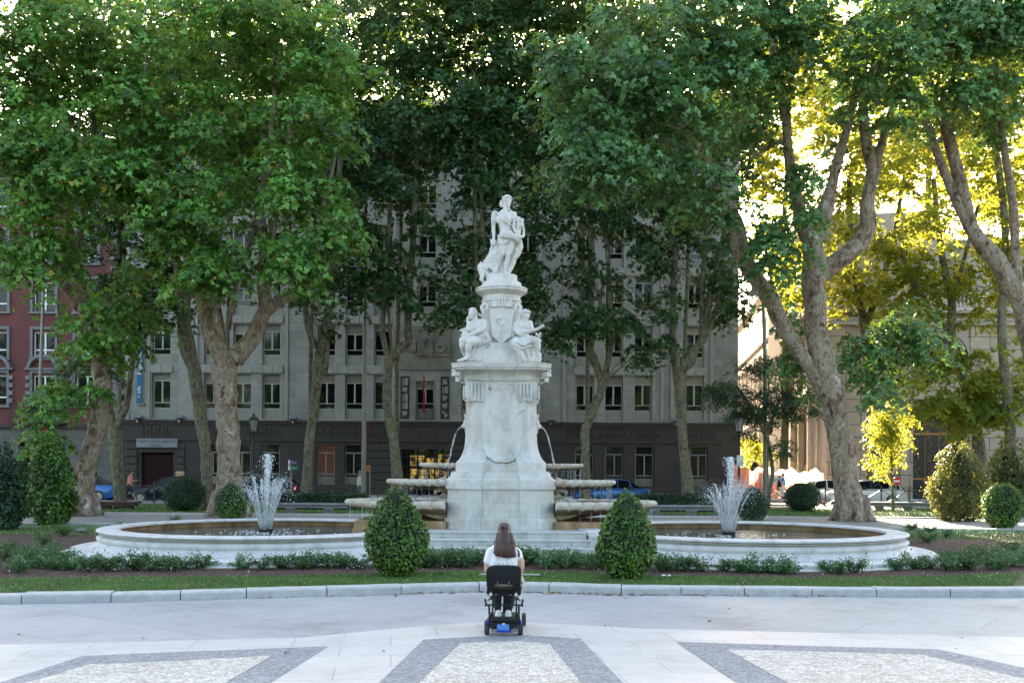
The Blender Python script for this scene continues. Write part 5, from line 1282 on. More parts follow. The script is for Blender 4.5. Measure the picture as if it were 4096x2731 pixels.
glow = NT('tail_light'); glow.col((.6,.0,.01)); glow.b.inputs['Emission Color'].default_value=(1,.02,.02,1); glow.b.inputs['Emission Strength'].default_value=2.5
M['head'] = simple('headlight',(.5,.5,.48),.1)
p = P(610,2040,54.0); car((p.x+.3,54.0+2.2,0),0,M['car_dark'],'dark car passing left of the ball-shaped shrub',sedan,4.4,lights=(-.475,.66,'headlight',M['head']))
p = P(1040,2000,56.5); car((p.x-.2,58,0),0,M['car_black'],'black car with lit red tail lights behind the left water jet',hatch,4.3,lights=(.475,.82,'tail_light',glow.m))
p = P(3520,1985,58); car((p.x-.75,58.5,0),0,M['car_white'],'white hatchback behind the sunlit railing at right',hatch,4.4,lights=(.475,.85,'tail_light',M['red_paint']),name='white_car')
p = P(3300,1985,61); car((p.x-.2,61.5,0),0,M['car_white'],'white car low in front of the red netting, left of the big right trunk',sedan,4.3,name='white_car',lights=(-.475,.66,'headlight',M['head']))
p = P(2430,2000,60); car((p.x,57.2,-.0),0,M['car_blue'],'blue car half hidden behind the cascade basins right of the monument',sedan,4.3,name='blue_car')
p = P(330,2000,58); car((p.x+.2,57.5,0),0,M['car_blue'],'blue car behind the leftmost big trunk',sedan,4.3,name='blue_car')
p = P(4120,1985,58); car((p.x+.6,58,0),0,M['car_dark'],'dark car cut by the right edge of the view',hatch,4.3)
# ---- people
def person(base, rz, H, label, skin, top, bottom, pose, hair=(.02,.015,.012), arms=None, lean=0):
    """front is -Y; pose = ((hipswing L),(hipswing R)) leg angles; arms angles"""
    t = thing('person', base, label, 'person'); k = H/1.75; b = MB(); tp = MB(); bt = MB()
    def q(x,y,z,r): return (x*k,(y-lean*max(0,z-.9))*k,z*k,r*k)
    def limbs(col, rr, legs=True, arm=True, short=False, sleeve=.0):
        if legs:
            for s, a in ((-1,pose[0]),(1,pose[1])):
                hx=.09*s; kx = (hx, -math.sin(a)*.42, .93-math.cos(a)*.42); ab = a-(.75 if a<0 else .1); an=(hx, kx[1]-math.sin(ab)*.42, kx[2]-math.cos(ab)*.42)
                if short: col.chain([q(hx,0,.93,.085*rr),q(*kx,.062*rr)])
                else: col.chain([q(hx,0,.93,.085*rr),q(*kx,.058*rr),q(*[(u+v)/2 for u,v in zip(kx,an)],.052*rr),q(*an,.036*rr)])
                if col is b: col.chain([q(an[0],an[1]+.02,an[2]-.03,.04),q(an[0],an[1]-.09,max(.03,an[2]-.05),.036),q(an[0],an[1]-.15,max(.025,an[2]-.055),.026)])
        if arm:
            for s, (a,e) in ((-1,arms[0]),(1,arms[1])):
                sh=(.19*s,0,1.42); el=(.22*s,-math.sin(a)*.29,1.42-math.cos(a)*.29); wr=(.20*s,el[1]-math.sin(a+e)*.25,el[2]-math.cos(a+e)*.25)
                if col is b:
                    col.chain([q(*sh,.05),q(*el,.04),q(*wr,.028)]); d=Vector((0,-math.sin(a+e),-math.cos(a+e)))
                    col.chain([q(*wr,.03),q(wr[0],wr[1]+d.y*.08,wr[2]+d.z*.08,.036)])
                    for f in range(4):
                        y0=wr[1]+d.y*.11; z0=wr[2]+d.z*.11; fx=wr[0]-.022+.015*f
                        col.chain([q(fx,y0,z0,.011),q(fx,y0+d.y*.05-.012,z0+d.z*.05,.009),q(fx,y0+d.y*.075-.02,z0+d.z*.075,.008)],6)
                    col.chain([q(wr[0]-.03*s,wr[1]+d.y*.05,wr[2]+d.z*.05,.012),q(wr[0]-.05*s,wr[1]+d.y*.09-.02,wr[2]+d.z*.09,.010)],6)
                else: col.chain([q(*sh,.056),q(*[u+(v-u)*sleeve for u,v in zip(sh,el)],.052)] + ([q(*el,.048),q(*wr,.036)] if sleeve>=1 else []))
    b.chain([q(0,0,.95,.13),q(0,0,1.1,.12),q(0,0,1.28,.14),q(0,0,1.40,.11),q(0,0,1.5,.05),q(0,-.01,1.56,.05)]); b.chain([q(-.17,0,1.42,.055),q(.17,0,1.42,.055)])
    hd = q(0,-.02,1.655,1); hc = Vector(hd[:3]); b.ball(hc,(.073*k,.092*k,.11*k),14,9); b.ball(hc+Vector((0,-.03,-.045))*k,(.055*k,.06*k,.065*k)); b.ball(hc+Vector((0,-.10,-.02))*k,(.013*k,.02*k,.02*k),6,5)
    for s in (-1,1): b.ball(hc+Vector((.074*s,.005,-.01))*k,(.01*k,.018*k,.028*k),6,5); b.ball(hc+Vector((.03*s,-.083,.01))*k,(.014*k,.01*k,.008*k),6,4)
    b.ball(hc+Vector((0,-.088,-.055))*k,(.02*k,.008*k,.005*k),6,4)
    limbs(b,1)
    sculpt(b,'body',skin,t,.014,2,world=False)
    tm, tsl = top
    if tm is not None:
        tp.chain([q(0,0,.93,.15),q(0,0,1.1,.14),q(0,0,1.28,.158),q(0,0,1.40,.125)]); tp.chain([q(-.16,0,1.41,.065),q(.16,0,1.41,.065)]) if tsl else None
        if tsl: limbs(tp,1,False,True,sleeve=tsl)
        sculpt(tp,'shirt',tm,t,.016,2,world=False)
    bm, short = bottom
    bt.chain([q(0,0,.98,.142),q(0,0,.90,.14)]); limbs(bt,1.2,True,False,short); sculpt(bt,'shorts' if short else 'trousers',bm,t,.016,2,world=False)
    hm = MB(); hm.ball(hc+Vector((0,.018,.03))*k,(.082*k,.096*k,.10*k),12,8)
    hm2 = simple('hair_%d'%len(bpy.data.materials),hair,.6); build(hm,'hair',hm2,t,True,world=False)
    t.rotation_euler=(0,0,rz); return t
sk2 = simple('tan_skin',(.42,.23,.16),.6)
cl = lambda n,c: simple(n,c,.85,var=.08)
p = P(1441,2010,52.8); person((p.x,52.8,.1),-pi/2*-1+.3-.3,1.75,'grey-haired man in a cream shirt and jeans walking beside the tall pole',sk2,(cl('cream_shirt',(.55,.52,.45)),1.2),(cl('denim',(.10,.14,.22)),False),(.25,-.25),hair=(.25,.24,.23),arms=((.15,.4),(-.15,.3)))
p = P(519,2000,53.4); person((p.x,53.4,.1),pi/2,1.68,'dark-haired runner in a pink top and black shorts behind the dark car',sk2,(cl('pink_top',(.62,.22,.20)),.5),(cl('black_shorts',(.01,.01,.012)),True),(.5,-.4),arms=((.5,1.3),(-.5,1.3)),lean=.12)
p = P(3128,1990,63); person((p.x-.25,62.6,.0),pi/2,1.66,'woman in a black sleeveless top and pale trousers walking past the red netting',sk2,(cl('black_top',(.01,.01,.012)),0),(cl('pale_trousers',(.55,.50,.45)),False),(.38,-.42),hair=(.08,.04,.02),arms=((.6,.2),(-.3,.2)))
p = P(3146,1985,63); person((p.x-.12,63.3,.0),pi/2,1.80,'man in a bright blue t-shirt walking past the red netting',sk2,(cl('blue_shirt',(.02,.12,.50)),.55),(cl('beige_trousers',(.40,.36,.3)),False),(-.3,.35),arms=((-.4,.3),(.5,.3)))
p = P(3665,1990,60); person((p.x,63.5,.0),-pi/2,1.76,'man in a dark purple shirt looking down by the dark doorway at right',sk2,(cl('purple_shirt',(.06,.015,.045)),1.2),(cl('dark_trousers',(.02,.02,.03)),False),(.12,-.12),arms=((.3,1.3),(.35,1.2)))
# red netting barrier
m = NT('red_netting'); fn = m.noise(1.6,7,.7,m.mapping((1,1,.7)),1.2)
m.col(m.ramp(fn,[(.3,(.62,.16,.11)),(.5,(.82,.38,.30)),(.66,(.90,.72,.66))])); m.rough(.8)
tr = m.t.nodes.new('ShaderNodeBsdfTranslucent'); tr.inputs['Color'].default_value=(.92,.42,.34,1); mx=m.t.nodes.new('ShaderNodeMixShader'); mx.inputs[0].default_value=.75; m.l(m.b.outputs[0],mx.inputs[1]); m.l(tr.outputs[0],mx.inputs[2]); m.l(mx.outputs[0],m.out.inputs['Surface']); m.bump(fn,1.0,.1)
x0, x1, Y = P(2928,1900,67).x, P(3300,1900,67).x, 67
t = thing('netting_barrier',((x0+x1)/2,Y,0),'orange-red construction netting barrier glowing in sunlight at the side street','barrier')
vs=[]; fs=[]; nx,nz=90,14
for i in range(nx+1):
    for j in range(nz+1):
        u=i/nx; v=j/nz; vs.append((x0+(x1-x0)*u, Y+.12*math.sin(u*37+v*2)+.08*math.sin(u*90)+.06*math.sin(v*9+u*20), .05+v*(2.15+.12*math.sin(u*23)+.1*math.sin(u*51)-.3*u)))
for i in range(nx):
    for j in range(nz): a=i*(nz+1)+j; fs.append((a,a+nz+1,a+nz+2,a+1))
b = MB().add(vs,fs); build(b,'netting',m.m,t,True)
b = MB()
for k in range(9): x=x0+(x1-x0)*k/8; b.tube([(x,Y+.25,0),(x,Y+.25,2.2)],.03,6)
build(b,'post',M['steel'],t)
c = P(3100,1905,66.6); bb=build(MB().cbox((c.x-.15,66.6,c.z),(1.5,.02,.65),ry=.0),'banner',simple('pale_grey_banner',(.5,.5,.5),.7),t); text('zona',Vector((c.x,0,c.z)),.5,M['granite'],bb,66.57)
# ================================================================= BUILDINGS
def wall(mb, x0, x1, z0, z1, holes, y, depth=.35):
    """front face at y with rectangular holes and reveals running back by depth"""
    xs = sorted({x0,x1,*[h[0] for h in holes],*[h[1] for h in holes]}); zs = sorted({z0,z1,*[h[2] for h in holes],*[h[3] for h in holes]})
    xs = [x for x in xs if x0<=x<=x1]; zs=[z for z in zs if z0<=z<=z1]
    for i in range(len(xs)-1):
        run = None
        for j in range(len(zs)-1):
            cx, cz = (xs[i]+xs[i+1])/2, (zs[j]+zs[j+1])/2
            solid = not any(h[0]<cx<h[1] and h[2]<cz<h[3] for h in holes)
            if solid and run is None: run = zs[j]
            if (not solid or j==len(zs)-2) and run is not None:
                top = zs[j] if not solid else zs[j+1]
                mb.add([(xs[i],y,run),(xs[i+1],y,run),(xs[i+1],y,top),(xs[i],y,top)],[(0,1,2,3)]); run=None
    for a,b,c,d in holes:
        mb.add([(a,y,c),(b,y,c),(b,y,d),(a,y,d),(a,y+depth,c),(b,y+depth,c),(b,y+depth,d),(a,y+depth,d)],[(0,4,5,1),(1,5,6,2),(2,6,7,3),(3,7,4,0)])
BY = 71.0
def bx(px): return (px-HX)*BY/FPX
M['granite_wall'] = ashlar('pale_granite_wall',(.30,.275,.25),(.24,.22,.20),(.16,.15,.14),1.05,.585, off=(0,0,.16))
M['granite_plain'] = simple('pale_granite',(.265,.245,.22),.75,var=.12,scale=3,bump=.2)
M['brown_wall'] = ashlar('brown_granite_wall',(.044,.033,.027),(.034,.026,.022),(.02,.017,.016),1.3,.8)
M['brown_plain'] = simple('brown_granite',(.042,.032,.026),.75,var=.18,scale=3,bump=.2)
M['window_frame'] = simple('window_frame',(.34,.31,.27),.5)
M['cream_panel'] = simple('cream_panel',(.25,.23,.19),.6,var=.06)
M['blind'] = simple('blind_box',(.20,.16,.14),.7)
M['bronze'] = simple('relief_stone',(.16,.14,.11),.6,var=.35,scale=1.2,bump=.3)
ico = thing('granite_building',(bx(1710),BY,0),'grey granite office building with dark ground floor, filling the middle behind the trees','building')
cols = [643,850,967,1083,1303,1415,1530,1705,1880,1995,2107,2337,2453,2570,2777]
X0, X1 = bx(500), bx(2950); TOPZ = 27.6
rowz = [(5.46,8.62)]+[(9.29+3.51*i,12.17+3.51*i) for i in range(5)]
holes=[]; W2=.66
for c in cols:
    for (a,b) in rowz: holes.append((bx(c)-W2,bx(c)+W2,a,b))
cx = bx(1687)
panel_hole = (bx(1573),bx(1801),8.95,12.15)
holes = [h for h in holes if not (h[0] < bx(1801) and h[1] > bx(1573) and h[2] < 9.5)] + [(bx(1705)-.78,bx(1705)+.55,5.46,8.2)]
w = MB(); wall(w, X0, X1, 5.32, TOPZ, holes, BY, .38); build(w,'wall',M['granite_wall'],ico)
w = MB(); w.add([(X1,BY,0),(X1,BY+24,0),(X1,BY+24,TOPZ),(X1,BY,TOPZ)],[(0,1,2,3)]); w.add([(X0,BY,0),(X0,BY+24,0),(X0,BY+24,TOPZ),(X0,BY,TOPZ)],[(0,3,2,1)]); w.add([(X0,BY+24,0),(X1,BY+24,0),(X1,BY+24,TOPZ),(X0,BY+24,TOPZ)],[(0,3,2,1)])
build(w,'side_wall',ashlar('granite_side',(.36,.335,.30),(.29,.27,.245),(.17,.17,.18),1.05,.585,axis='Y'),ico)
r = MB().box(X0-.5,X1+.5,BY-.55,BY+24.5,TOPZ,TOPZ+.45); r.box(X0-.25,X1+.25,BY-.3,BY+24.3,TOPZ-.35,TOPZ-.003); build(r,'roof',M['granite_plain'],ico)
# vertical pilaster strips and recess shadows (real steps)
for (a,b) in ((560,600),(715,790),(1140,1150),(1240,1256),(1580-12,1580),(2150,2162),(2248,2262),(2640,2652),(2680,2692),(2838,2850),(500,516)):
    build(MB().box(bx(a),bx(b),BY-.12,BY-.003,5.34,TOPZ-.4),'pilaster',M['granite_plain'],ico)
# lintel bands
for (g0,g1) in ((600,690),(806,1130),(1262,1566),(1842,2146),(2292,2618),(2736,2822)):
    b = MB()
    for (a,c) in rowz:
        zt = c+.05; k = max(1,round((bx(g1)-bx(g0))/.75))
        for q in range(k):
            u0=bx(g0)+(bx(g1)-bx(g0))*q/k; u1=bx(g0)+(bx(g1)-bx(g0))*(q+1)/k; b.cbox(((u0+u1)/2,BY-.05,zt+.30),(u1-u0-.02,.16,.56),bev=.03)
        b.box(bx(g0)+.03,bx(g1)-.03,BY-.09,BY-.003,zt+.06,zt+.54)
    build(b,'lintel_band',M['granite_plain'],ico)
def window(c, a, b, w=W2, panel=True, blind=None, par=ico, yy=BY+.30, fm='window_frame'):
    x0,x1=c-w+.03,c+w-.03; hh=b-a; bl = blind if blind is not None else random.choice((.35,.45,.55,.62))
    pz0=a+(.72 if panel else .05); gz1=b-bl; f=MB()
    f.box(x0,x0+.07,yy-.05,yy,a,b); f.box(x1-.07,x1,yy-.05,yy,a,b); f.box((x0+x1)/2-.06,(x0+x1)/2+.06,yy-.045,yy,pz0+.42,gz1); f.box(x0+.07,x1-.07,yy-.05,yy,pz0-.04,pz0+.03); f.box(x0+.07,x1-.07,yy-.045,yy,pz0+.36,pz0+.42); f.box(x0+.07,x1-.07,yy-.05,yy,gz1-.07,gz1)
    fo = build(f,'window',M[fm],par)
    build(MB().add([(x0,yy+.02,a),(x1,yy+.02,a),(x1,yy+.02,b),(x0,yy+.02,b)],[(0,1,2,3)]),'pane',M['glass'],fo)
    if panel: build(MB().box(x0+.07,x1-.07,yy-.03,yy,a,pz0-.04),'panel',M['cream_panel'],fo)
    build(MB().box(x0+.07,x1-.07,yy-.035,yy-.002,gz1,b),'blind',M['blind'] if random.random()<.6 else M['cream_panel'],fo)
    return fo
for c in cols:
    for ri,(a,b) in enumerate(rowz):
        if c==1705 and ri<2: continue
        window(bx(c),a,b)
fo = window(bx(1705)-.115,5.5,8.2,w=.66,panel=True,blind=.5)
b = MB(); b.box(bx(1705)-.78,bx(1705)+.55,BY-.10,BY-.06,6.35,6.40); b.box(bx(1705)-.78,bx(1705)+.55,BY-.10,BY-.06,5.50,5.54)
for k in range(11): x=bx(1705)-.76+.128*k; b.box(x,x+.025,BY-.095,BY-.065,5.54,6.35)
build(b,'balcony_rail',M['black_metal'],ico)
# relief panel with round shapes
b = MB(); pc = lambda px,py: P(px,py,BY)
b.box(bx(1573),bx(1801),BY-.14,BY-.003,9.0,12.12); build(b,'relief_panel',M['bronze'],ico)
b = MB(); a_=pc(1664,1429); q_=pc(1727,1364); b.box(a_.x,q_.x,BY-.30,BY-.14,a_.z,q_.z); a_=pc(1640,1412); b.box(a_.x-.1,pc(1651,0).x,BY-.26,BY-.14,a_.z,pc(0,1380).z); a_=pc(1730,1430); q_=pc(1798,1364); b.box(a_.x,q_.x,BY-.22,BY-.14,a_.z,q_.z)
build(b,'relief_blocks',M['bronze'],ico)
def arc_prism(c, R, w, a0, a1, y0, y1, n=20, kx=1):
    b = MB(); rings=[]
    for i in range(n+1):
        a=a0+(a1-a0)*i/n; ca,sa=math.cos(a)*kx,math.sin(a); rings.append([(c.x+(R-w)*ca,y0,c.z+(R-w)*sa),(c.x+R*ca,y0,c.z+R*sa),(c.x+R*ca,y1,c.z+R*sa),(c.x+(R-w)*ca,y1,c.z+(R-w)*sa)])
    return b.loft(rings, cap=abs(abs(a1-a0)-2*pi)>.01)
build(arc_prism(pc(1716,1386),.66,.22,pi*.62,pi*1.42,BY-.48,BY-.28),'relief_letter',M['bronze'],ico,True,angle=40)
build(arc_prism(pc(1756,1397),.34,.17,0,2*pi,BY-.34,BY-.20),'relief_letter',M['bronze'],ico,True,angle=40)
build(arc_prism(pc(1812,1397),.50,.14,pi*.70,pi*1.3,BY-.30,BY-.20,kx=.9),'relief_letter',M['bronze'],ico,True,angle=40)
# relief strips with figures
for x0_,x1_ in ((1600,1636),(1760,1796)):
    b = MB(); b.box(bx(x0_),bx(x1_),BY-.02,BY-.003,5.5,8.55); build(b,'relief_ground',M['brown_plain'],ico)
    b = MB(); cxx=(bx(x0_)+bx(x1_))/2; r=random.Random(x0_)
    z=5.65
    while z<8.3:
        k=r.choice('sbx')
        if k=='s':
            n=5; pts=[]
            for i in range(2*n): a=i*pi/n+r.random(); R_=.28 if i%2 else .13; pts.append((cxx+R_*math.cos(a),z+.25+R_*math.sin(a)))
            b.prism(pts[::-1],BY-.12,BY-.021)
        elif k=='b':
            for j in range(4): b.box(cxx-.2,cxx-.02,BY-.10,BY-.021,z+.12*j,z+.07+.12*j)
            b.box(cxx,cxx+.22,BY-.12,BY-.021,z,z+.5)
        else: b.cbox((cxx,BY-.07,z+.25),(.5,.09,.12),ry=r.uniform(-.9,.9)); b.cbox((cxx+.05,BY-.06,z+.12),(.14,.08,.3))
        z+=.56
    build(b,'relief_carving',M['granite_plain'],ico)
# ground floor
gholes=[]
gcol = [(946,998),(1056,1110),(1270,1344),(1385,1455),(2303,2378),(2418,2496),(2538,2616),(2757,2829)]
gcol = [(850-38,850+38),(967-38,967+38),(1083-38,1083+38),(1303-38,1303+38),(1415-38,1415+38),(2107-38,2107+38),(2337-38,2337+38),(2457-38,2457+38),(2577-38,2577+38),(2793-36,2793+36)]
for a,b in gcol: gholes.append((bx(a),bx(b),.75,3.58))
door=(bx(556),bx(706),.0,3.0); gate=(bx(1604),bx(1800),.0,3.35); gholes += [door,gate]
w = MB(); wall(w,X0-.1,X1+.1,0,5.2,gholes,BY-.2,.5); w.add([(X1+.1,BY-.2,0),(X1+.1,BY+8,0),(X1+.1,BY+8,5.2),(X1+.1,BY-.2,5.2)],[(0,1,2,3)]); build(w,'ground_floor_wall',M['brown_wall'],ico)
b = MB(); b.box(X0-.25,X1+.25,BY-.42,BY-.002,5.2,5.32); b.box(X0-.2,X1+.2,BY-.32,BY-.2,3.86,3.98); b.box(X0-.2,X1+.2,BY-.30,BY-.2,5.02,5.2); build(b,'cornice',M['brown_plain'],ico)
for (g0,g1) in ((575,700),(800,930),(1000,1140),(1262,1560),(1850,2140),(2270,2640),(2745,2862)):
    b = MB(); x=bx(g0)
    while x<bx(g1)-.4: b.box(x,x+.05,BY-.26,BY-.2,4.15,4.88); b.ball((x+.30,BY-.21,4.5),(.13,.07,.16),8,6); b.box(x+.12,x+.48,BY-.235,BY-.2,4.24,4.29); x+=.56
    build(b,'frieze_ornament',M['brown_plain'],ico)
for (g0,g1) in ((505,552),(712,742),(1470,1600),(1802,1860)):
    b = MB(); z=.1
    while z<3.6: b.cbox(((bx(g0)+bx(g1))/2,BY-.24,z+.24),(bx(g1)-bx(g0),.1,.46),bev=.03); z+=.52
    build(b,'rusticated_pier',M['brown_plain'],ico)
m = NT('warm_curtain'); m.col(m.ramp(m.noise(3,2,.5,m.mapping((8,1,.3))),[(.35,(.02,.008,.005)),(.65,(.09,.035,.018))])); m.b.inputs['Emission Color'].default_value=(1,.22,.05,1); m.b.inputs['Emission Strength'].default_value=.004; M['curtain']=m.m
for (a,b_) in gcol:
    c=(bx(a)+bx(b_))/2; f=MB(); yy=BY+.12; x0,x1=bx(a)+.02,bx(b_)-.02
    f.box(x0,x0+.08,yy-.05,yy,.75,3.58); f.box(x1-.08,x1,yy-.05,yy,.75,3.58); f.box(c-.05,c+.05,yy-.045,yy,1.55,3.05); f.box(x0+.08,x1-.08,yy-.05,yy,2.98,3.10); f.box(x0+.08,x1-.08,yy-.05,yy,1.48,1.58); fo=build(f,'window',M['window_frame'],ico)
    warm = 1060<a<1110 or 1250<a<1300
    build(MB().add([(x0,yy+.02,.75),(x1,yy+.02,.75),(x1,yy+.02,3.58),(x0,yy+.02,3.58)],[(0,1,2,3)]),'pane',M['curtain'] if warm else M['glass'],fo)
    build(MB().box(x0+.08,x1-.08,yy-.03,yy,.78,1.35),'panel',M['cream_panel'],fo)
    g=MB(); 
    for k in range(10):
        x=x0+.05+(x1-x0-.1)*k/9; g.tube([(x,BY-.16,3.5),(x,BY-.16,1.55),(x,BY-.26,1.2),(x,BY-.24,.95),(x,BY-.16,.80)],.012,4)
    for z in (3.3,3.0,2.2,1.5): g.box(x0,x1,BY-.185,BY-.165,z,z+.025)
    build(g,'grille',M['black_metal'],fo)
# entrance and gate
d=MB(); d.box(door[0]+.2,door[1]-.2,BY+.15,BY+.2,0,2.9); build(d,'door',simple('dark_red_door',(.018,.005,.005),.7,spec=.15),ico)
for s,xx in ((-1,door[0]),(1,door[1])):
    build(MB().box(min(xx,xx+.0-s*.2),max(xx,xx-s*.2),BY-.1,BY+.25,0,3.0),'door_jamb',M['brown_plain'],ico)
b=MB(); a_=pc(552,1806); q_=pc(716,1772); b.cbox(((a_.x+q_.x)/2,BY-.34,(a_.z+q_.z)/2),(q_.x-a_.x,.14,q_.z-a_.z+.05),bev=.03); so_=build(b,'name_sign',simple('sign_stone',(.20,.20,.215),.7),ico)
c_=pc(634,1784); text('"INSTITUTO DE CREDITO',Vector((c_.x,0,c_.z+.02)),.235,M['black_metal'],so_,BY-.415,ext=.004); c_=pc(634,1797); text('OFICIAL"',Vector((c_.x,0,c_.z-.03)),.235,M['black_metal'],so_,BY-.415,ext=.004)
b=MB()
for k in range(9): x=bx(560)+k*(bx(710)-bx(560))/8; b.cbox((x,BY-.30,3.86-.08),(.14,.2,.14))
build(b,'dentil_row',M['brown_plain'],ico)
a_=pc(726,1912); bb=build(MB().cbox((a_.x,BY-.30,a_.z),(.62,.04,.42)),'plaque',simple('cream_plaque',(.38,.34,.27),.6),ico); build(MB().ball((a_.x,BY-.325,a_.z),(.10,.01,.12),8,6),'emblem',M['orange_paint'],bb)
g=MB(); 
for k in range(26): x=gate[0]+.05+(gate[1]-gate[0]-.1)*k/25; g.box(x-.012,x+.012,BY-.1,BY-.075,.05,3.3)
for z in (.1,1.5,2.1,2.75): g.box(gate[0],gate[1],BY-.105,BY-.07,z,z+.05)
for x in (gate[0],bx(1668),bx(1735),gate[1]-.1): g.box(x,x+.1,BY-.11,BY-.06,0,3.35)
build(g,'gate',M['black_metal'],ico)
m=NT('painted_sun_glazing'); fnn=m.noise(1.5,5,.65,m.mapping((1,1,.8)))
m.col(m.ramp(fnn,[(.38,(.01,.01,.008)),(.5,(.12,.09,.02)),(.62,(.65,.42,.08)),(.75,(.9,.75,.35))])); m.l(m.ramp(fnn,[(.42,0),(.6,(.75,.45,.10)),(.75,(1,.75,.35))]),m.b.inputs['Emission Color']); m.b.inputs['Emission Strength'].default_value=.10  # yellow sunlight painted on the panes as patches with a faint glow
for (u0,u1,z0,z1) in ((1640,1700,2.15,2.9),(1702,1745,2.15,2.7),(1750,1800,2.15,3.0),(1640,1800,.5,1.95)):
    build(MB().add([(bx(u0),BY+.22,z0),(bx(u1)-.05,BY+.22,z0),(bx(u1)-.05,BY+.22,z1),(bx(u0),BY+.22,z1)],[(0,1,2,3)]),'painted_glow_pane',m.m,ico)
build(MB().add([(gate[0],BY+.3,0),(gate[1],BY+.3,0),(gate[1],BY+.3,3.35),(gate[0],BY+.3,3.35)],[(0,1,2,3)]),'pane',M['glass'],ico)
# flood lights on the cornice
for px in (560,726,1178,2202,2700):
    p_=pc(px,1684); t=thing('floodlight',(p_.x,BY-.5,5.34),'','floodlight','floodlights on the cornice')
    t['label']={560:'small dark floodlight on the cornice above the entrance sign',726:'small dark floodlight on the cornice beside the rear trunk at left',1178:'small dark floodlight on the cornice left of the slim forked tree',2202:'small dark floodlight on the cornice just right of the pedestal',2700:'small dark floodlight on the cornice beside the right slim tree'}[px]
    build(MB().cbox((p_.x,BY-.45,5.50),(.55,.4,.26),rx=-.25,bev=.03),'housing',M['granite'],t); build(MB().cbox((p_.x-.05,BY-.5,5.22),(.12,.1,.2)),'bracket',M['zinc'],t)
# flag
c0=pc(1692,1500); t=thing('flag',(c0.x,BY-.7,c0.z-2.2),'red and yellow flag hanging furled over the central balcony','flag'); build(MB().tube([(c0.x,BY-.1,5.8),(c0.x+.0,BY-.75,c0.z+.1)],.03,6),'flagpole',M['steel'],t); build(MB().ball((c0.x,BY-.76,c0.z+.13),(.12,.08,.06),8,6),'finial',M['granite'],t)
def drape(y0,y1,xs0,xs1,name,mat):
    b=MB(); rings=[]
    for i in range(13):
        u=i/12; y=y0+(y1-y0)*u; xa=xs0[0]+(xs0[1]-xs0[0])*u; xb=xs1[0]+(xs1[1]-xs1[0])*u; n=10; rg=[]
        for k in range(n): v=k/(n-1); rg.append(tuple(P(xa+(xb-xa)*v+1.0*math.sin(u*6),y,BY-.75)+Vector((0,.08*math.sin(v*14+u*3),0))))
        for k in range(n-1,-1,-1): v=k/(n-1); rg.append(tuple(P(xa+(xb-xa)*v+1.0*math.sin(u*6),y,BY-.70)+Vector((0,.08*math.sin(v*14+u*3),0))))
        rings.append(rg)
    build(b.loft(rings),name,mat,t,True,angle=50)
drape(1508,1575,(1690,1687),(1694,1693),'red_band',simple('flag_red',(.55,.015,.04),.8)); drape(1512,1573,(1693.5,1692.5),(1695,1697),'yellow_band',simple('flag_yellow',(.75,.45,.02),.8)); drape(1573,1652,(1687,1691),(1696,1699),'red_lower_band',bpy.data.materials['flag_red'])
# blue banner
a_,q_=pc(541,1634),pc(561,1325); t=thing('vertical_banner',((a_.x+q_.x)/2,BY-.4,a_.z),'tall narrow blue banner with white lettering on the left end of the granite building','banner')
bb=build(MB().loft([[(x,y,z) for x,y in ((pc(541+k,0).x,BY-.42),(pc(561+k,0).x,BY-.42),(pc(561+k,0).x,BY-.40),(pc(541+k,0).x,BY-.40))] for k,z in ((0,a_.z),(4,(a_.z+q_.z)/2),(9,q_.z))]),'cloth',simple('banner_blue',(.0,.10,.22),.7),t)
text('Exposiciones',Vector((pc(554,0).x,0,pc(0,1460).z)),.42,M['white_paint'],bb,BY-.44,rot=Matrix.Rotation(pi/2,4,'X')@Matrix.Rotation(pi/2,4,'Z')); text('+ info',Vector((pc(552,0).x,0,pc(0,1590).z)),.36,M['white_paint'],bb,BY-.44,rot=Matrix.Rotation(pi/2,4,'X')@Matrix.Rotation(pi/2,4,'Z'))
build(MB().box(pc(540,0).x,pc(572,0).x,BY-.44,BY-.0,a_.z-.06,a_.z),'bracket',M['zinc'],t)

# ---------------- brick building at left
brk = thing('brick_building',(-33,72,0),'red brick building with pale stone window surrounds at the left edge','building')
M['brick'] = ashlar('red_brick',(.16,.036,.032),(.12,.028,.026),(.08,.04,.035),.35,.09,ms=.008)
M['base_stone'] = ashlar('rubble_stone',(.14,.13,.115),(.10,.095,.085),(.05,.05,.05),.9,.5)
M['trim'] = simple('pale_stone_trim',(.17,.17,.18),.75,var=.15,scale=3,bump=.3)
Y2=71.6; hl=[]
wc=[bx(-35),bx(158),bx(330)]
rz_=[(P(0,1640,Y2).z,P(0,1535,Y2).z+.2),(P(0,1450,Y2).z,P(0,1350,Y2).z),(P(0,1265,Y2).z,P(0,1150,Y2).z)]+[(P(0,1265,Y2).z+3.5*k,P(0,1150,Y2).z+3.5*k) for k in (1,2,3)]
for c in wc:
    for a,b in rz_: hl.append((c-.8,c+.8,a,b))
w=MB(); wall(w,-60,bx(452),4.9,24.5,hl,Y2,.35); build(w,'wall',M['brick'],brk)
gh=[(bx(60),bx(195),.9,3.7),(bx(-200),bx(-100),.9,3.7)]
w=MB(); wall(w,-60,bx(500),0,4.9,gh,Y2-.1,.5); build(w,'base_wall',M['base_stone'],brk)
build(MB().box(-60,bx(496),Y2-.35,Y2,4.7,4.9),'cornice',M['brown_plain'],brk); build(MB().box(-60.3,bx(455),Y2-.6,Y2+22,24.5,25.3),'roof',M['trim'],brk)
build(MB().add([(-60,Y2+22,0),(bx(500),Y2+22,0),(bx(500),Y2+22,24.5),(-60,Y2+22,24.5),(bx(452),Y2,0),(bx(452),Y2,24.5)],[(0,1,2,3)]),'back_wall',M['brick'],brk)
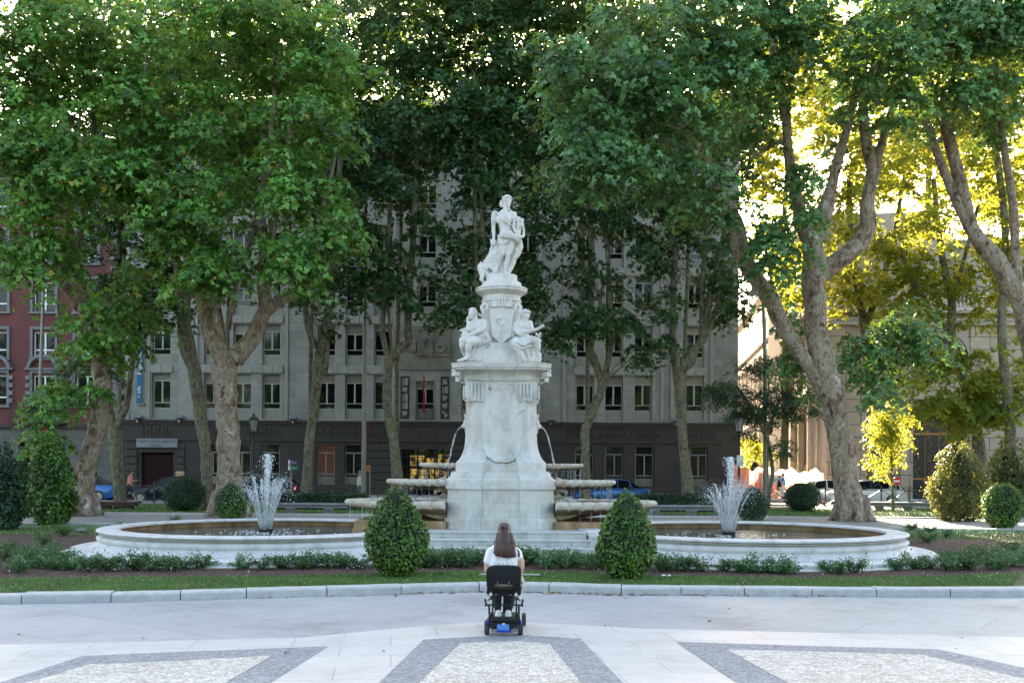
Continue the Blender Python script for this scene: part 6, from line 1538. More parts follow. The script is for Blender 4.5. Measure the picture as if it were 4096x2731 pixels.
q=MB(); z=4.95; k=0
while z<24: q.box(bx(452),bx(452)+(.55 if k%2 else .0)+.02,Y2-.10,Y2+.3,z,z+.40); q.box(bx(452)-(.5 if k%2 else .25),bx(452)-.003,Y2-.08,Y2+.002,z,z+.38); z+=.44; k+=1
build(q,'corner_quoins',M['trim'],brk); build(MB().box(bx(452)+.56,bx(500)-.003,Y2+.05,Y2+6,4.9,24.5),'stone_end',M['granite_plain'],brk)
for c in wc:
    for i,(a,b) in enumerate(rz_):
        f=MB(); f.box(c-.98,c-.80,Y2-.12,Y2+.02,a-.1,b+.15); f.box(c+.80,c+.98,Y2-.12,Y2+.02,a-.1,b+.15); f.box(c-.98,c+.98,Y2-.14,Y2+.02,b+.15,b+.35); f.box(c-1.05,c+1.05,Y2-.2,Y2+.02,a-.25,a-.1)
        so2=build(f,'window_surround',M['trim'],brk)
        if i==0:
            ar=arc_prism(Vector((c,0,b+.35)),1.15,.22,.15,pi-.15,Y2-.35,Y2+.0,14); ar.box(c-1.3,c+1.3,Y2-.3,Y2,b+.36,b+.50)
            for s in (-1,1):
                for kk in range(4): ar.box(c+s*1.1-.16,c+s*1.1+.16,Y2-.18,Y2,a+.1+.55*kk,a+.4+.55*kk)
            build(ar,'arched_pediment',M['trim'],brk,True,angle=40)
        f=MB(); yy=Y2+.25; f.box(c-.78,c-.70,yy-.06,yy,a,b); f.box(c+.70,c+.78,yy-.06,yy,a,b); f.box(c-.06,c+.06,yy-.055,yy,a,b); f.box(c-.70,c+.70,yy-.05,yy,a+.45,a+.55); f.box(c-.7,c+.7,yy-.06,yy,b-.1,b); fo=build(f,'window',M['white_paint'],brk)
        build(MB().add([(c-.8,yy+.02,a),(c+.8,yy+.02,a),(c+.8,yy+.02,b),(c-.8,yy+.02,b)],[(0,1,2,3)]),'pane',M['glass'],fo)
for g_ in gh:
    f=MB(); c=(g_[0]+g_[1])/2; f.box(c-.05,c+.05,Y2+.2,Y2+.25,g_[2],g_[3]); f.box(g_[0],g_[1],Y2+.2,Y2+.25,3.0,3.08); fo=build(f,'window',M['zinc'],brk); build(MB().add([(g_[0],Y2+.28,g_[2]),(g_[1],Y2+.28,g_[2]),(g_[1],Y2+.28,g_[3]),(g_[0],Y2+.28,g_[3])],[(0,1,2,3)]),'pane',M['glass'],fo)
b=MB(); b.box(bx(40),bx(250),Y2-.75,Y2-.7,P(0,1650,Y2).z+.2,P(0,1650,Y2).z+.26); b.box(bx(40),bx(250),Y2-.8,Y2-.1,4.95,5.05)
for k in range(26): x=bx(40)+(bx(250)-bx(40))*k/25; b.box(x-.01,x+.02,Y2-.74,Y2-.71,5.05,P(0,1650,Y2).z+.2)
build(b,'balcony',M['black_metal'],brk)

# ---------------- stone bank at right: front block + wing along the side street
Y3=68.0
def cx3(px): return (px-HX)*Y3/FPX
M['tan_band'] = ashlar('banded_tan_stone',(.46,.355,.265),(.42,.325,.245),(.15,.12,.10),2.2,.86,ms=.03,bump=.8)
M['tan'] = simple('tan_stone',(.35,.30,.26),.75,var=.1,scale=2,bump=.2)
M['pink_stone'] = ashlar('warm_wing_stone',(.50,.39,.31),(.45,.35,.28),(.25,.19,.15),1.6,.8,axis='Y')
M['pink_plain'] = simple('warm_stone',(.55,.47,.41),.7,var=.08,scale=2)
bank = thing('stone_bank_building',(cx3(3700),Y3,0),'tan banded stone building with balustrade and tall dark doorway at right','building')
xa,xb=cx3(3312),cx3(5200); zb=P(0,1250,Y3).z
dz=P(0,1600,Y3).z; dl,dr=cx3(3652),cx3(3862); dc=(dl+dr)/2
w=MB(); wall(w,xa,xb,0,zb,[(dl,dr,0,dz),(dl-.15,dr+.15,P(0,1495,Y3).z,P(0,1440,Y3).z),(cx3(4150),cx3(4290),3,6.5)],Y3,.7); build(w,'wall',M['tan_band'],bank)
build(arc_prism(Vector((dc,0,P(0,1440,Y3).z)),(dr-dl)/2+.6,.45,0,pi,Y3-.10,Y3+.05,18),'arch_moulding',M['tan'],bank,True,angle=40)
build(MB().prism([(dc+((dr-dl)/2+.15)*math.cos(a),P(0,1440,Y3).z+((dr-dl)/2+.15)*.8*math.sin(a)) for a in [pi*i/16 for i in range(17)]][::-1],Y3-.03,Y3+.02),'arch_window',M['glass'],bank)
d=MB(); d.box(dl,dr,Y3+.45,Y3+.5,0,dz); do=build(d,'door',simple('dark_bronze_door',(.02,.018,.02),.35,.3),bank)
b=MB(); r=random.Random(2)
for cidx in range(4):
    x=dl+.35+(dr-dl-.7)*cidx/3
    b.box(x-.36,x-.32,Y3+.40,Y3+.45,0,dz)
    for k in range(42):
        z=1.6+ (dz-2.2)*k/42; b.ball((x+r.uniform(-.2,.2),Y3+.43,z),(r.uniform(.03,.09),.03,r.uniform(.03,.08)),6,4)
for z in (1.4,dz-.5,dz-2.4): b.box(dl,dr,Y3+.39,Y3+.44,z,z+.14)
build(b,'door_ornament',simple('gilt_ornament',(.30,.13,.04),.4,.5),do)
for x0_,x1_ in ((xa-.15,xa+1.4),(cx3(3600),cx3(3640)),(cx3(3876),cx3(3915))): build(MB().box(x0_,x1_,Y3-.16,Y3-.003,0,zb-.9),'pilaster',M['tan_band'],bank)
b=MB().box(xa-.5,xb,Y3-.45,Y3+.1,zb-.95,zb-.70); b.box(xa-.7,xb,Y3-.65,Y3+.1,zb-.15,zb+.05); b.box(xa-.6,xb,Y3-.35,Y3-.003,zb-.65,zb-.45); build(b,'cornice',M['tan'],bank)
zt_=P(0,1178,Y3).z; rb=MB().box(xa-.4,xb,Y3-.5,Y3-.2,zt_-.12,zt_+.05); rb.box(xa-.4,xb,Y3-.5,Y3-.2,zb+.05,zb+.22); build(rb,'balustrade_rail',M['white_stone'] if 'white_stone' in M else M['pink_plain'],bank)
b=MB(); x=xa-.2; k=0
while x<cx3(4250):
    if k%9==0: b.box(x-.16,x+.22,Y3-.52,Y3-.18,zb+.22,zt_-.12); x+=.36
    else: hh=zt_-.12-(zb+.22); b.lathe([(.07,0),(.10,hh*.25),(.05,hh*.55),(.08,hh*.9),(.08,hh)],(x,Y3-.35,zb+.22),8); x+=.28
    k+=1
build(b,'balusters',M['pink_plain'],bank,True,angle=40)
# set-back upper floor
up=MB(); ug=[]
for k in range(6): c=xa+3.5+k*3.6; ug.append((c-.7,c+.7,zb+1.2,zb+4.0))
wall(up,xa+1.5,xb,zb,zb+5.2,ug,Y3+3.5,.4); build(up,'upper_wall',M['tan'],bank); build(MB().box(xa+1.2,xb,Y3+3.1,Y3+22,zb+5.2,zb+5.7),'roof',M['tan'],bank)
for g_ in ug: build(MB().add([(g_[0],Y3+3.85,g_[2]),(g_[1],Y3+3.85,g_[2]),(g_[1],Y3+3.85,g_[3]),(g_[0],Y3+3.85,g_[3])],[(0,1,2,3)]),'window',M['glass'],bank)
build(MB().box(xa+1.5,xb,Y3+3.9,Y3+22,0,zb+5.2).box(xa+.002,xa+.4,Y3+.01,Y3+3.9,0,zb-.01),'rear_block',M['tan'],bank)
# wing facing the side street: plane x = xw(y) running away
wing = thing('street_wing_building',(21.5,84,0),'pale ornate building front with columns running away along the side street','building')
pa=P(3310,1990,Y3+3); yb_=125; x_a=xa-.1; x_b=(2965-HX)*yb_/FPX+0.0
def WP(u, z, off=0):     # u along the wing 0..1, off = towards the street
    x=x_a+(x_b-x_a)*u; y=Y3+2.1+(yb_-Y3)*u; d=Vector((x_b-x_a,yb_-Y3,0)).normalized(); n=Vector((-d.y,d.x,0)); return (x+n.x*off,y+n.y*off,z)
Zw=20.0
def wq(mb,u0,u1,z0,z1,o0,o1):
    vs=[WP(u,z,o) for o in (o0,o1) for (u,z) in ((u0,z0),(u1,z0),(u1,z1),(u0,z1))]; mb.add(vs,[(0,1,2,3),(7,6,5,4),(0,4,5,1),(1,5,6,2),(2,6,7,3),(3,7,4,0)])
b=MB(); wq(b,0,1,0,Zw,-8,0); build(b,'wall',M['pink_stone'],wing)
b=MB()
for z,h,o in ((1.6,.15,.2),(6.6,.5,.45),(7.4,.3,.7),(13.4,.5,.5),(14.2,.3,.8),(19.4,.6,.6)): wq(b,0,1,z,z+h,0.003,o)
build(b,'cornice',M['pink_plain'],wing)
for k in range(13):
    u=.03+k*.075; b=MB(); wq(b,u,u+.012,1.75,6.6,.003,.35); wq(b,u-.006,u+.018,0,1.6,.003,.5); wq(b,u-.006,u+.018,7.75,8.6,.003,.55); wq(b,u-.004,u+.016,13.0,13.4,.003,.45)
    c=WP(u+.006,0,.28); b.lathe([(.30,8.6),(.34,8.7),(.27,8.9),(.24,12.6),(.34,13.0)],(c[0],c[1],0),12); build(b,'column_bay',M['pink_plain'],wing,True,angle=35)
for k in range(12):
    u=.03+.012+k*.075+.014
    for z0_,z1_ in ((2.4,5.6),(8.9,12.4),(15.2,18.4)): b=MB(); wq(b,u,u+.035,z0_,z1_,.01,.05); build(b,'window',M['glass'],wing)
build(MB().add([WP(0,Zw,0),WP(1,Zw,0),WP(1,Zw,-8),WP(0,Zw,-8)],[(0,1,2,3)]),'roof',M['tan'],wing)
# building closing the street far away
far = thing('far_street_building',(22,190,0),'hazy pale building closing the far end of the side street','building')
w=MB(); hl=[]
for i in range(9):
    for j in range(4): hl.append((8+i*5.2,9.6+i*5.2,3+j*3.6,5.2+j*3.6))
wall(w,2,60,0,17,hl,190,.4); build(w,'wall',M['pink_plain'],far); build(MB().box(2,60,190.5,205,0,17.2),'roof',M['tan'],far)
# ================================================================= PLANE TREES
def bark(name, cols, sc=1.0, dark=1.0):
    m = NT(name); v = m.mapping((1,1,.45)); n1 = m.noise(2.3*sc,6,.62,v,.5); n2 = m.noise(5.5*sc,5,.6,m.mapping((1,1,.5),loc=(3,7,1)),.6)
    c = m.ramp(n1, [(0,cols[0]),(.40,cols[1]),(.47,cols[2]),(.55,cols[3]),(.63,cols[4])], True)
    c2 = m.ramp(n2, [(0,cols[2]),(.45,cols[3]),(.56,cols[1])], True)
    f = m.ramp(m.noise(3.5*sc,3,.5,m.mapping(loc=(5,5,5))), [(.45,0),(.52,1)])
    fine = m.ramp(m.noise(24,6,.7), [(.3,.78),(.7,1.12)])
    c = m.mix(1.0, m.mix(f,c,c2), fine, 'MULTIPLY'); m.col(c); m.rough(.85)
    m.bump(m.mix(.6, n1, m.noise(15,6,.7)), .7, .04); return m.m
M['bark_big'] = bark('mottled_bark', [(.055,.033,.022),(.14,.09,.058),(.21,.15,.105),(.30,.24,.185),(.47,.46,.38)])
M['bark_back'] = bark('olive_bark', [(.045,.038,.028),(.085,.07,.048),(.13,.11,.07),(.20,.18,.115),(.26,.24,.16)], 1.6)
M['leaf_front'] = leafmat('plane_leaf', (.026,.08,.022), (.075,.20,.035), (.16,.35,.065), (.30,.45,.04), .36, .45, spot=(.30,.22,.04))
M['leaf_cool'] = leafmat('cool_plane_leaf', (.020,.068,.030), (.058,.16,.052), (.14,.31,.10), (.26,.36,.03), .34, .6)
M['leaf_back'] = leafmat('shaded_plane_leaf', (.010,.034,.014), (.024,.070,.022), (.05,.125,.034), (.20,.30,.03), .30, .35)  # darker copy of the plane leaf, rear crown shade put in its colour
M['leaf_gold'] = leafmat('sunlit_plane_leaf', (.04,.085,.014), (.07,.14,.018), (.14,.22,.03), (.72,.66,.05), .55, .3)  # yellower copy of the plane leaf, sun glow put in its colour
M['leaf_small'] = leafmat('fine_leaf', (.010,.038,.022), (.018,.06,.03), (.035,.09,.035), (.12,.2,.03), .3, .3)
LEAFCOUNT = [0]
def tree(name, label, Y, limbs, crowns, leaf, barkm, leafsize=.19, group='plane trees', dens=1.0, kind='plane', flare=None, cat='tree', lump=.10):
    """limbs: list of [(px,py,width_px[,dy]),...]; crowns: [(px,py,rx_px,ry_px,dy,rdepth,n_clusters)]"""
    b0 = limbs[0][0]; base = P(b0[0],b0[1],Y); t = thing(name, (base.x,Y,.1), label, cat, group)
    for li, lb in enumerate(limbs):
        pts = bez([( *P(l[0],l[1],Y+(l[3] if len(l)>3 else 0)), l[2]*Y/FPX/2*.84) for l in lb], 5); b = MB(); r = random.Random(li*31+int(b0[0]))
        pp = [p[:3] for p in pts]; rr = [p[3]*(1+r.uniform(-.06,.06)) for p in pts]
        b.tube(pp, rr, 14, cap=True, lump=lump, rng=r)
        if li == 0 and flare:
            for k in range(7):
                a = 2*pi*k/7+.3; R = rr[0]; b.tube([(pp[0][0]+R*1.12*math.cos(a),Y+R*1.12*math.sin(a),.04),(pp[0][0]+R*.80*math.cos(a),Y+R*.80*math.sin(a),.25),(pp[0][0]+R*.62*math.cos(a),Y+R*.62*math.sin(a),1.1)],[R*.22,R*.36,R*.2],8)
        build(b, 'trunk' if li==0 else 'limb', barkm, t, True)
    # crown
    Cs=[]; Ns=[]; tw = MB(); r = random.Random(int(b0[0])); 
    ends = [P(l[-1][0],l[-1][1],Y+(l[-1][3] if len(l[-1])>3 else 0)) for l in limbs] + [P(l[len(l)//2][0],l[len(l)//2][1],Y+(l[len(l)//2][3] if len(l[0])>3 else 0)) for l in limbs[1:]]
    for (px,py,rx,ry,dy,rd,n) in crowns:
        if leaf is M['leaf_back'] and py > 720: n = n*.62
        yy = Y+dy; c = P(px,py,yy); RX, RZ = rx*yy/FPX, ry*yy/FPX; n = int(n*dens)
        n = max(4,int(n*.62)); d = rdir(n); ph_ = RNG.uniform(0,6.28,4); rad = RNG.uniform(.2,1,n)**.6; rad = rad*(1+.22*np.sin(d[:,0]*5+ph_[0]+d[:,2]*3)+.20*np.sin(d[:,2]*6+ph_[1]-d[:,0]*4)) + (RNG.uniform(0,1,n)<.14)*RNG.uniform(0,.5,n); q = np.array(c)[None] + d*rad[:,None]*np.array([RX,rd,RZ])[None]
        m_ = 52; s = .62*leafsize/.17
        # flattened domed clumps
        cr = RNG.uniform(.65,1.45,n)*s
        a = RNG.uniform(0,2*pi,(n,m_)); u = RNG.uniform(0,1,(n,m_))**.6
        lx = np.cos(a)*u; ly = np.sin(a)*u; lz = .55*(1-u**2) - .35*u + RNG.normal(0,.07,(n,m_))
        tilt = d[:,None,:]*.35; L = np.stack([lx,ly,lz+tilt[:,:,0]*0],-1)*cr[:,None,None]
        L[:,:,2] += -(L[:,:,0]*d[:,None,0]+L[:,:,1]*d[:,None,1])*.5
        P_ = q[:,None,:]+L; N = np.stack([lx*.5+d[:,None,0]*.4, ly*.5+d[:,None,1]*.4-.25, np.full_like(lx,.75)],-1)
        Cs.append(P_.reshape(-1,3)); Ns.append(N.reshape(-1,3))
        e = min(ends, key=lambda v:(v-c).length)
        for k in range(3 if (e-c).length < 2.6 else 0):
            tgt = c + Vector((r.uniform(-.5,.5)*RX, r.uniform(-.5,.5)*rd, r.uniform(-.2,.5)*RZ)); mid = (e+tgt)/2+Vector((r.uniform(-.3,.3),0,r.uniform(-.1,.5))); tw.tube([tuple(v) for v in (e,mid,tgt)],[.035,.022,.008],5)
        for k in range(0,n,2): 
            o = Vector(q[k]); tw.tube([tuple(c.lerp(o,.45)+Vector((0,0,.1))),tuple(c.lerp(o,.8)+Vector((0,0,.08))),tuple(o)],[.022,.014,.006],4,cap=False)
    C = np.concatenate(Cs); N = np.concatenate(Ns); LEAFCOUNT[0] += len(C)
    leaf_obj('crown', C, N, leafsize, leaf, t, kind, .55, droop=.5)
    if tw.n: build(tw, 'twigs', barkm, t)
    return t
F = 1.7415
def f_(pts): return [(x*F,y*F,w*F)+tuple(r) for x,y,w,*r in pts]
# ---- big front-row trees (about 39 m away)
tree('plane_tree','big leaning plane tree with peeling pale bark, nearest the left edge',39.0,
 [[(312,2098,190),(330,1990,112),(350,1880,92),(372,1790,84),(393,1702,84),(403,1600,84),(403,1533,78),(379,1421,66),(344,1302,66),(325,1220,66),(302,1140,62),(275,1030,60),(255,900,50),(245,760,36)],
  [(305,1250,46),(270,1190,52),(215,1135,46),(170,1090,34),(120,1040,22)],[(285,1080,40),(320,900,34),(350,700,28),(360,500,20)],[(262,960,36),(200,800,28),(150,600,20),(120,420,14)]],
 [(120,1080,190,140,-2.5,2.2,60),(150,640,260,160,-3,2.5,120),(440,700,230,170,-3,2.5,110),(300,380,330,170,-1,2.6,120),(60,350,220,200,-3,3,90),(560,420,200,190,-2.5,2.5,80),(250,120,380,160,-3,3,150),(110,860,170,110,-3,2,45),(200,1000,120,90,-3.2,1.5,22),(500,1250,150,120,1,1.5,40),(250,1640,150,110,-1,1.2,34),(210,1800,110,60,-1,1,14),(330,1320,130,70,-1.5,1.2,20),(380,1430,140,60,-1,1.2,24)],
 M['leaf_front'],M['bark_big'],flare=True,dens=.88)
tree('plane_tree','massive plane tree forking into two thick limbs, behind the left pool',39.0,
 [[(912,2090,185),(918,2020,140),(918,1900,112),(912,1780,108),(906,1680,108),(898,1590,108),(893,1500,120),(905,1420,130)],
  [(893,1450,100),(855,1385,88),(828,1300,80),(805,1210,78),(780,1150,66),(745,1060,50),(700,900,38),(640,700,30),(560,480,22)],[(885,1440,60),(850,1180,44),(885,1150,46),(945,1080,42),(990,1000,32),(1020,850,26)],
  [(930,1450,90),(985,1390,78),(1020,1330,74),(1050,1250,62),(1040,1150,52),(1045,1020,48),(1035,860,42),(1060,650,34),(1080,400,26),(1090,100,20)],
  [(1040,1270,62),(1110,1215,54),(1180,1175,48),(1220,1140,44),(1228,1080,38),(1240,960,30),(1290,800,24),(1330,600,18)],
  [(905,1330,26),(925,1210,24),(940,1120,18)],[(1052,1200,40),(1085,900,34),(1130,700,30),(1150,400,24),(1160,100,18)]],
 [(760,900,230,180,-3,2.5,100),(1000,640,230,220,1.6,2.0,110),(830,560,190,180,-2,1.6,40),(1180,820,170,170,-2.5,2.2,65),(760,260,260,200,1,2.4,110),(1100,280,250,210,.5,2.4,110),(900,60,320,130,-3,2.5,110),(1250,500,170,180,-2.5,2.2,65),(1130,1060,170,90,-3.2,1.6,46),(860,1100,130,80,-3,1.6,34),(1330,960,130,110,-2.5,1.6,36),(1320,240,180,190,-2,2.2,70),(1230,1130,90,60,-3,1.2,16),(800,1150,110,60,-3,1.2,18)],
 M['leaf_front'],M['bark_big'],flare=True,dens=.88)
tree('plane_tree','massive plane tree with candelabra limbs and grey peeling bark, behind the right pool',38.5,
 [[(3412,2085,180),(3400,2000,140),(3385,1900,122),(3368,1780,116),(3345,1660,112),(3325,1560,112),(3290,1440,108),(3262,1330,108),(3255,1230,104),(3245,1130,108),(3250,1060,112)],
  [(3255,1080,110),(3235,960,96),(3200,880,74),(3165,740,56),(3140,600,48),(3120,420,46),(3088,240,52),(3060,120,30)],
  [(3235,1000,80),(3275,870,84),(3305,760,60),(3345,600,44),(3390,420,40),(3430,200,46),(3450,40,34)],[(3430,300,40),(3420,160,44),(3440,20,30)],
  [(3255,1090,100),(3330,1040,88),(3410,970,84),(3460,900,80),(3455,800,64),(3475,680,56),(3450,560,52),(3435,440,48),(3430,350,40)],
  [(3465,760,50),(3490,650,46),(3520,520,38),(3555,410,36),(3580,300,24)],
  [(3300,1570,60),(3230,1450,62),(3190,1390,66),(3150,1330,68),(3110,1260,80),(3070,1180,82),(3020,1110,82),(2968,1028,80),(2940,920,76),(2900,820,74),(2840,700,66),(2770,560,62),(2700,450,52),(2600,330,40),(2500,240,26)],
  [(3150,520,20),(3090,560,16),(2990,620,12)],[(2800,600,26),(2720,520,22),(2620,500,18),(2500,520,12)]],
 [(2560,420,260,190,-5,2.8,120),(2350,620,220,170,-5.5,2.6,80),(2820,300,240,190,-4,2.8,100),(2600,150,300,150,-4,3,110),(3080,180,230,170,-3,2.6,80),(2800,780,150,150,-2.5,1.6,40),(3080,1000,110,170,-2,1.4,40),(3200,760,110,130,-1.5,1.4,20),(3520,180,260,170,-3,2.6,100),(3560,420,170,110,-2,1.8,32),(3500,1400,190,170,1.8,1.2,70),(3680,1370,110,90,1,1.4,24),(3190,1460,80,110,1.8,.8,18),(3120,1290,80,50,1.5,.8,8),(2300,320,200,170,-5,2.6,70),(2980,60,260,150,-3,2.4,80),(2980,480,150,140,0,1.8,36),(3300,0,260,140,-3,2.4,60),(3520,1560,60,90,-1,.8,7),(3330,500,90,120,1,1.4,12),(2640,700,120,80,-4,1.4,20)],
 M['leaf_cool'],M['bark_big'],flare=True,dens=1.0)
tree('plane_tree','tall pale plane tree leaning in from the right edge',40.0,
 [[(4210,2090,130),(4190,1700,110),(4120,1350,100),(4080,1200,92),(4030,1110,88),(3975,1020,84),(3925,960,78),(3880,900,64),(3850,790,58),(3820,680,56),(3770,500,54),(3715,360,50),(3670,260,44),(3600,120,40),(3540,60,36),(3480,-60,30)],
  [(3890,930,50),(3820,800,44),(3770,680,42),(3720,560,38),(3680,440,34),(3640,360,24)],[(4120,1350,80),(4060,1100,50),(4040,800,40),(3990,500,34),(3960,200,28)]],
 [(3780,120,260,160,-2.5,2.6,110),(4020,200,220,200,-2,2.6,60),(3860,360,160,120,-2,1.8,36),(3760,-40,320,120,-2,2.4,110),(4000,30,260,150,-2,2.4,70),(3560,250,160,120,-1,2,30),(3950,480,110,110,0,2,20)],
 M['leaf_cool'],M['bark_big'],dens=1.2)
# ---- second row (about 46-52 m)
B2='slim plane trees of the second row'
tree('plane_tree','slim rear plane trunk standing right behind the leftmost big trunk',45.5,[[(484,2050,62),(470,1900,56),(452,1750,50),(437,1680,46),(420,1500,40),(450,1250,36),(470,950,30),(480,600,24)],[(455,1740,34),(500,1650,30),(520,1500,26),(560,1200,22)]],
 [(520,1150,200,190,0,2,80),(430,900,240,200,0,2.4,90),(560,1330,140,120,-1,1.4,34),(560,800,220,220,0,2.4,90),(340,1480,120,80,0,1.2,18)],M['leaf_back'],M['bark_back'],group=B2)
tree('plane_tree','dark rear plane tree with twin stems left of the massive forked tree',44.5,[[(833,2052,64),(829,1950,54),(826,1842,54),(812,1750,56),(798,1667,60),(785,1570,60),(770,1491,62),(742,1420,60),(730,1360,52),(716,1270,40),(700,1100,34),(690,800,28)],[(768,1480,40),(762,1400,36),(742,1300,34),(746,1150,30),(770,900,24)]],
 [(640,1180,160,130,1,1.6,50),(700,760,260,260,1,2.6,120),(560,560,230,210,2,2.4,80),(700,380,280,240,2,2.4,100),(660,1290,90,60,0,1,14),(820,1180,110,70,1,1.2,14)],M['leaf_back'],M['bark_back'],group=B2)
tree('plane_tree','slim mottled plane tree with a high narrow fork, left of the lighting pole',47.0,[[(1226,1985,58),(1230,1900,46),(1234,1807,44),(1245,1700,42),(1254,1632,44),(1262,1560,46),(1268,1491,50),(1272,1400,46)],[(1270,1410,32),(1235,1350,30),(1218,1270,28),(1208,1200,22),(1200,1050,20)],[(1275,1400,44),(1292,1320,42),(1308,1240,38),(1318,1130,36),(1330,900,32),(1350,600,26),(1360,300,20)],[(1290,1500,34),(1300,1450,30),(1300,1330,26)]],
 [(1330,1080,110,130,0,1.6,34),(1250,800,180,220,1,2,75),(1400,640,190,230,1,2.2,80),(1300,330,260,250,1,2.4,100),(1200,1240,70,60,-1,1,8),(1350,1290,60,90,0,1,9),(1450,1100,110,140,1,1.6,34)],M['leaf_back'],M['bark_back'],group=B2)
tree('plane_tree','slim mottled plane tree curving up in front of the relief panel',47.5,[[(1592,1968,66),(1586,1880,52),(1578,1800,48),(1568,1750,44),(1558,1700,42),(1548,1640,42),(1544,1600,44),(1545,1500,42),(1552,1433,48)],[(1548,1440,30),(1530,1370,28),(1522,1310,26),(1530,1200,26),(1536,1050,24),(1550,800,20),(1560,500,16)],[(1558,1440,40),(1600,1395,40),(1628,1370,36),(1625,1310,36),(1626,1200,34),(1640,1000,30),(1650,700,26),(1660,400,20)],[(1560,1400,14),(1552,1300,14),(1540,1200,12)]],
 [(1560,1130,150,110,0,1.6,44),(1500,1010,130,100,0,1.6,34),(1540,700,220,230,0,2.4,100),(1700,420,260,240,0,2.6,110),(1560,200,280,200,0,2.6,100),(1700,980,110,130,0,1.6,34),(1600,1230,90,50,-1,1.2,14),(1480,1200,60,90,0,1.2,12)],M['leaf_back'],M['bark_back'],group=B2)
tree('plane_tree','dark slender plane tree seen behind the standing statue',46.5,[[(1915,1980,60),(1910,1700,46),(1905,1400,34),(1900,1150,28),(1893,1000,24),(1889,885,22),(1885,600,18),(1880,300,14)],[(1912,1500,30),(1922,1250,26),(1920,1000,24),(1912,700,20),(1915,400,14)]],
 [(1860,1000,150,230,.5,1.8,80),(2110,1080,110,120,.5,1.6,44),(1960,760,160,160,0,2,60),(1850,560,240,220,0,2.4,100),(2080,500,220,230,0,2.4,95),(1950,250,300,220,0,2.6,120),(1950,20,330,140,0,2.4,140),(1600,-20,300,130,0,2.4,70),(2300,0,300,140,0,2.4,80),(1830,1230,110,80,-.5,1.4,30),(2100,1230,90,80,-.5,1.4,24),(1780,1280,60,40,-1,1,9),(2140,900,90,120,0,1.5,26)],M['leaf_back'],M['bark_back'],group=B2)
tree('plane_tree','slim leaning plane tree with three upright stems just right of the monument',47.0,[[(2344,1995,60),(2341,1900,48),(2341,1803,42),(2336,1750,40),(2344,1702,42),(2365,1650,44),(2384,1602,42),(2400,1560,40),(2411,1522,42)],[(2405,1530,36),(2385,1470,38),(2371,1435,40),(2350,1380,40),(2352,1300,24),(2351,1200,22),(2350,1000,20),(2340,700,16)],[(2350,1385,26),(2325,1250,22),(2322,1100,20),(2318,900,18),(2300,600,14)],[(2412,1525,32),(2425,1450,28),(2438,1368,28),(2438,1290,24),(2430,1180,24),(2425,1080,22),(2412,900,20),(2400,650,18)],[(2360,1400,16),(2385,1250,14),(2405,1120,12)]],
 [(2330,1300,170,55,-1,1.6,44),(2480,1290,120,70,-1,1.4,26),(2210,1310,70,50,-1,1.2,12),(2390,1130,110,110,0,1.5,24),(2270,1060,90,150,0,1.6,28),(2340,820,190,180,0,2,75),(2300,560,220,220,0,2.4,100),(2420,300,260,240,0,2.6,110),(2560,1420,50,50,-1,.9,6),(2220,1380,40,40,-1,.8,5)],M['leaf_back'],M['bark_back'],group=B2)
tree('plane_tree','slim mottled plane tree with spreading stems near the right end of the granite building',46.5,[[(2756,1965,66),(2745,1880,54),(2732,1770,46),(2724,1680,46),(2719,1602,46),(2714,1530,54),(2708,1470,54)],[(2708,1480,44),(2690,1400,42),(2684,1340,34),(2684,1200,30),(2690,1050,28),(2695,800,24),(2700,500,18)],[(2720,1470,44),(2755,1410,40),(2795,1360,36),(2815,1280,32),(2835,1150,32),(2860,1060,30),(2890,900,24)],[(2790,1370,30),(2803,1300,28),(2800,1150,26),(2810,1000,24),(2815,800,20)],[(2805,1360,24),(2840,1280,22),(2870,1180,20),(2920,1060,18),(2960,950,14)],[(2725,1470,36),(2760,1440,34),(2775,1400,24)]],
 [(2640,1180,90,160,0,1.5,30),(2680,1000,180,150,0,2,60),(2860,1180,100,130,0,1.6,30),(2900,1060,130,140,0,1.8,38),(2720,820,170,160,0,2,55),(2560,920,150,150,0,1.8,42),(2930,1250,70,160,0,1.4,24),(2560,700,200,180,0,2.2,70),(2760,560,200,180,0,2.2,65),(2960,620,110,220,1,1.8,20),(2660,1420,50,70,0,.9,5)],M['leaf_back'],M['bark_back'],group=B2)
# third row filling the upper centre, beyond the hedge
B3='rear plane trees beyond the railing'
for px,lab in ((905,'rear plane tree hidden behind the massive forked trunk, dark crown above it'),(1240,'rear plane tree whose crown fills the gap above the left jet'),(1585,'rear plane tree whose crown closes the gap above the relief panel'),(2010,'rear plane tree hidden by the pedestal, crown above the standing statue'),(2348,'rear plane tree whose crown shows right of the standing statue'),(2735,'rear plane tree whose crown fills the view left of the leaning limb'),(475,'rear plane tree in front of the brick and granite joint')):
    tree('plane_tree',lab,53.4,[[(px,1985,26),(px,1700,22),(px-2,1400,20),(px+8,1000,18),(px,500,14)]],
     [(px,560,260,200,0,2,120),(px-90,220,280,220,0,2,130),(px+120,330,230,230,0,2,110),(px+40,830,180,120,0,1.6,44),(px,20,320,130,0,2,110),(px-60,-100,330,120,0,2,60)],M['leaf_back'],M['bark_back'],group=B3,leafsize=.19)
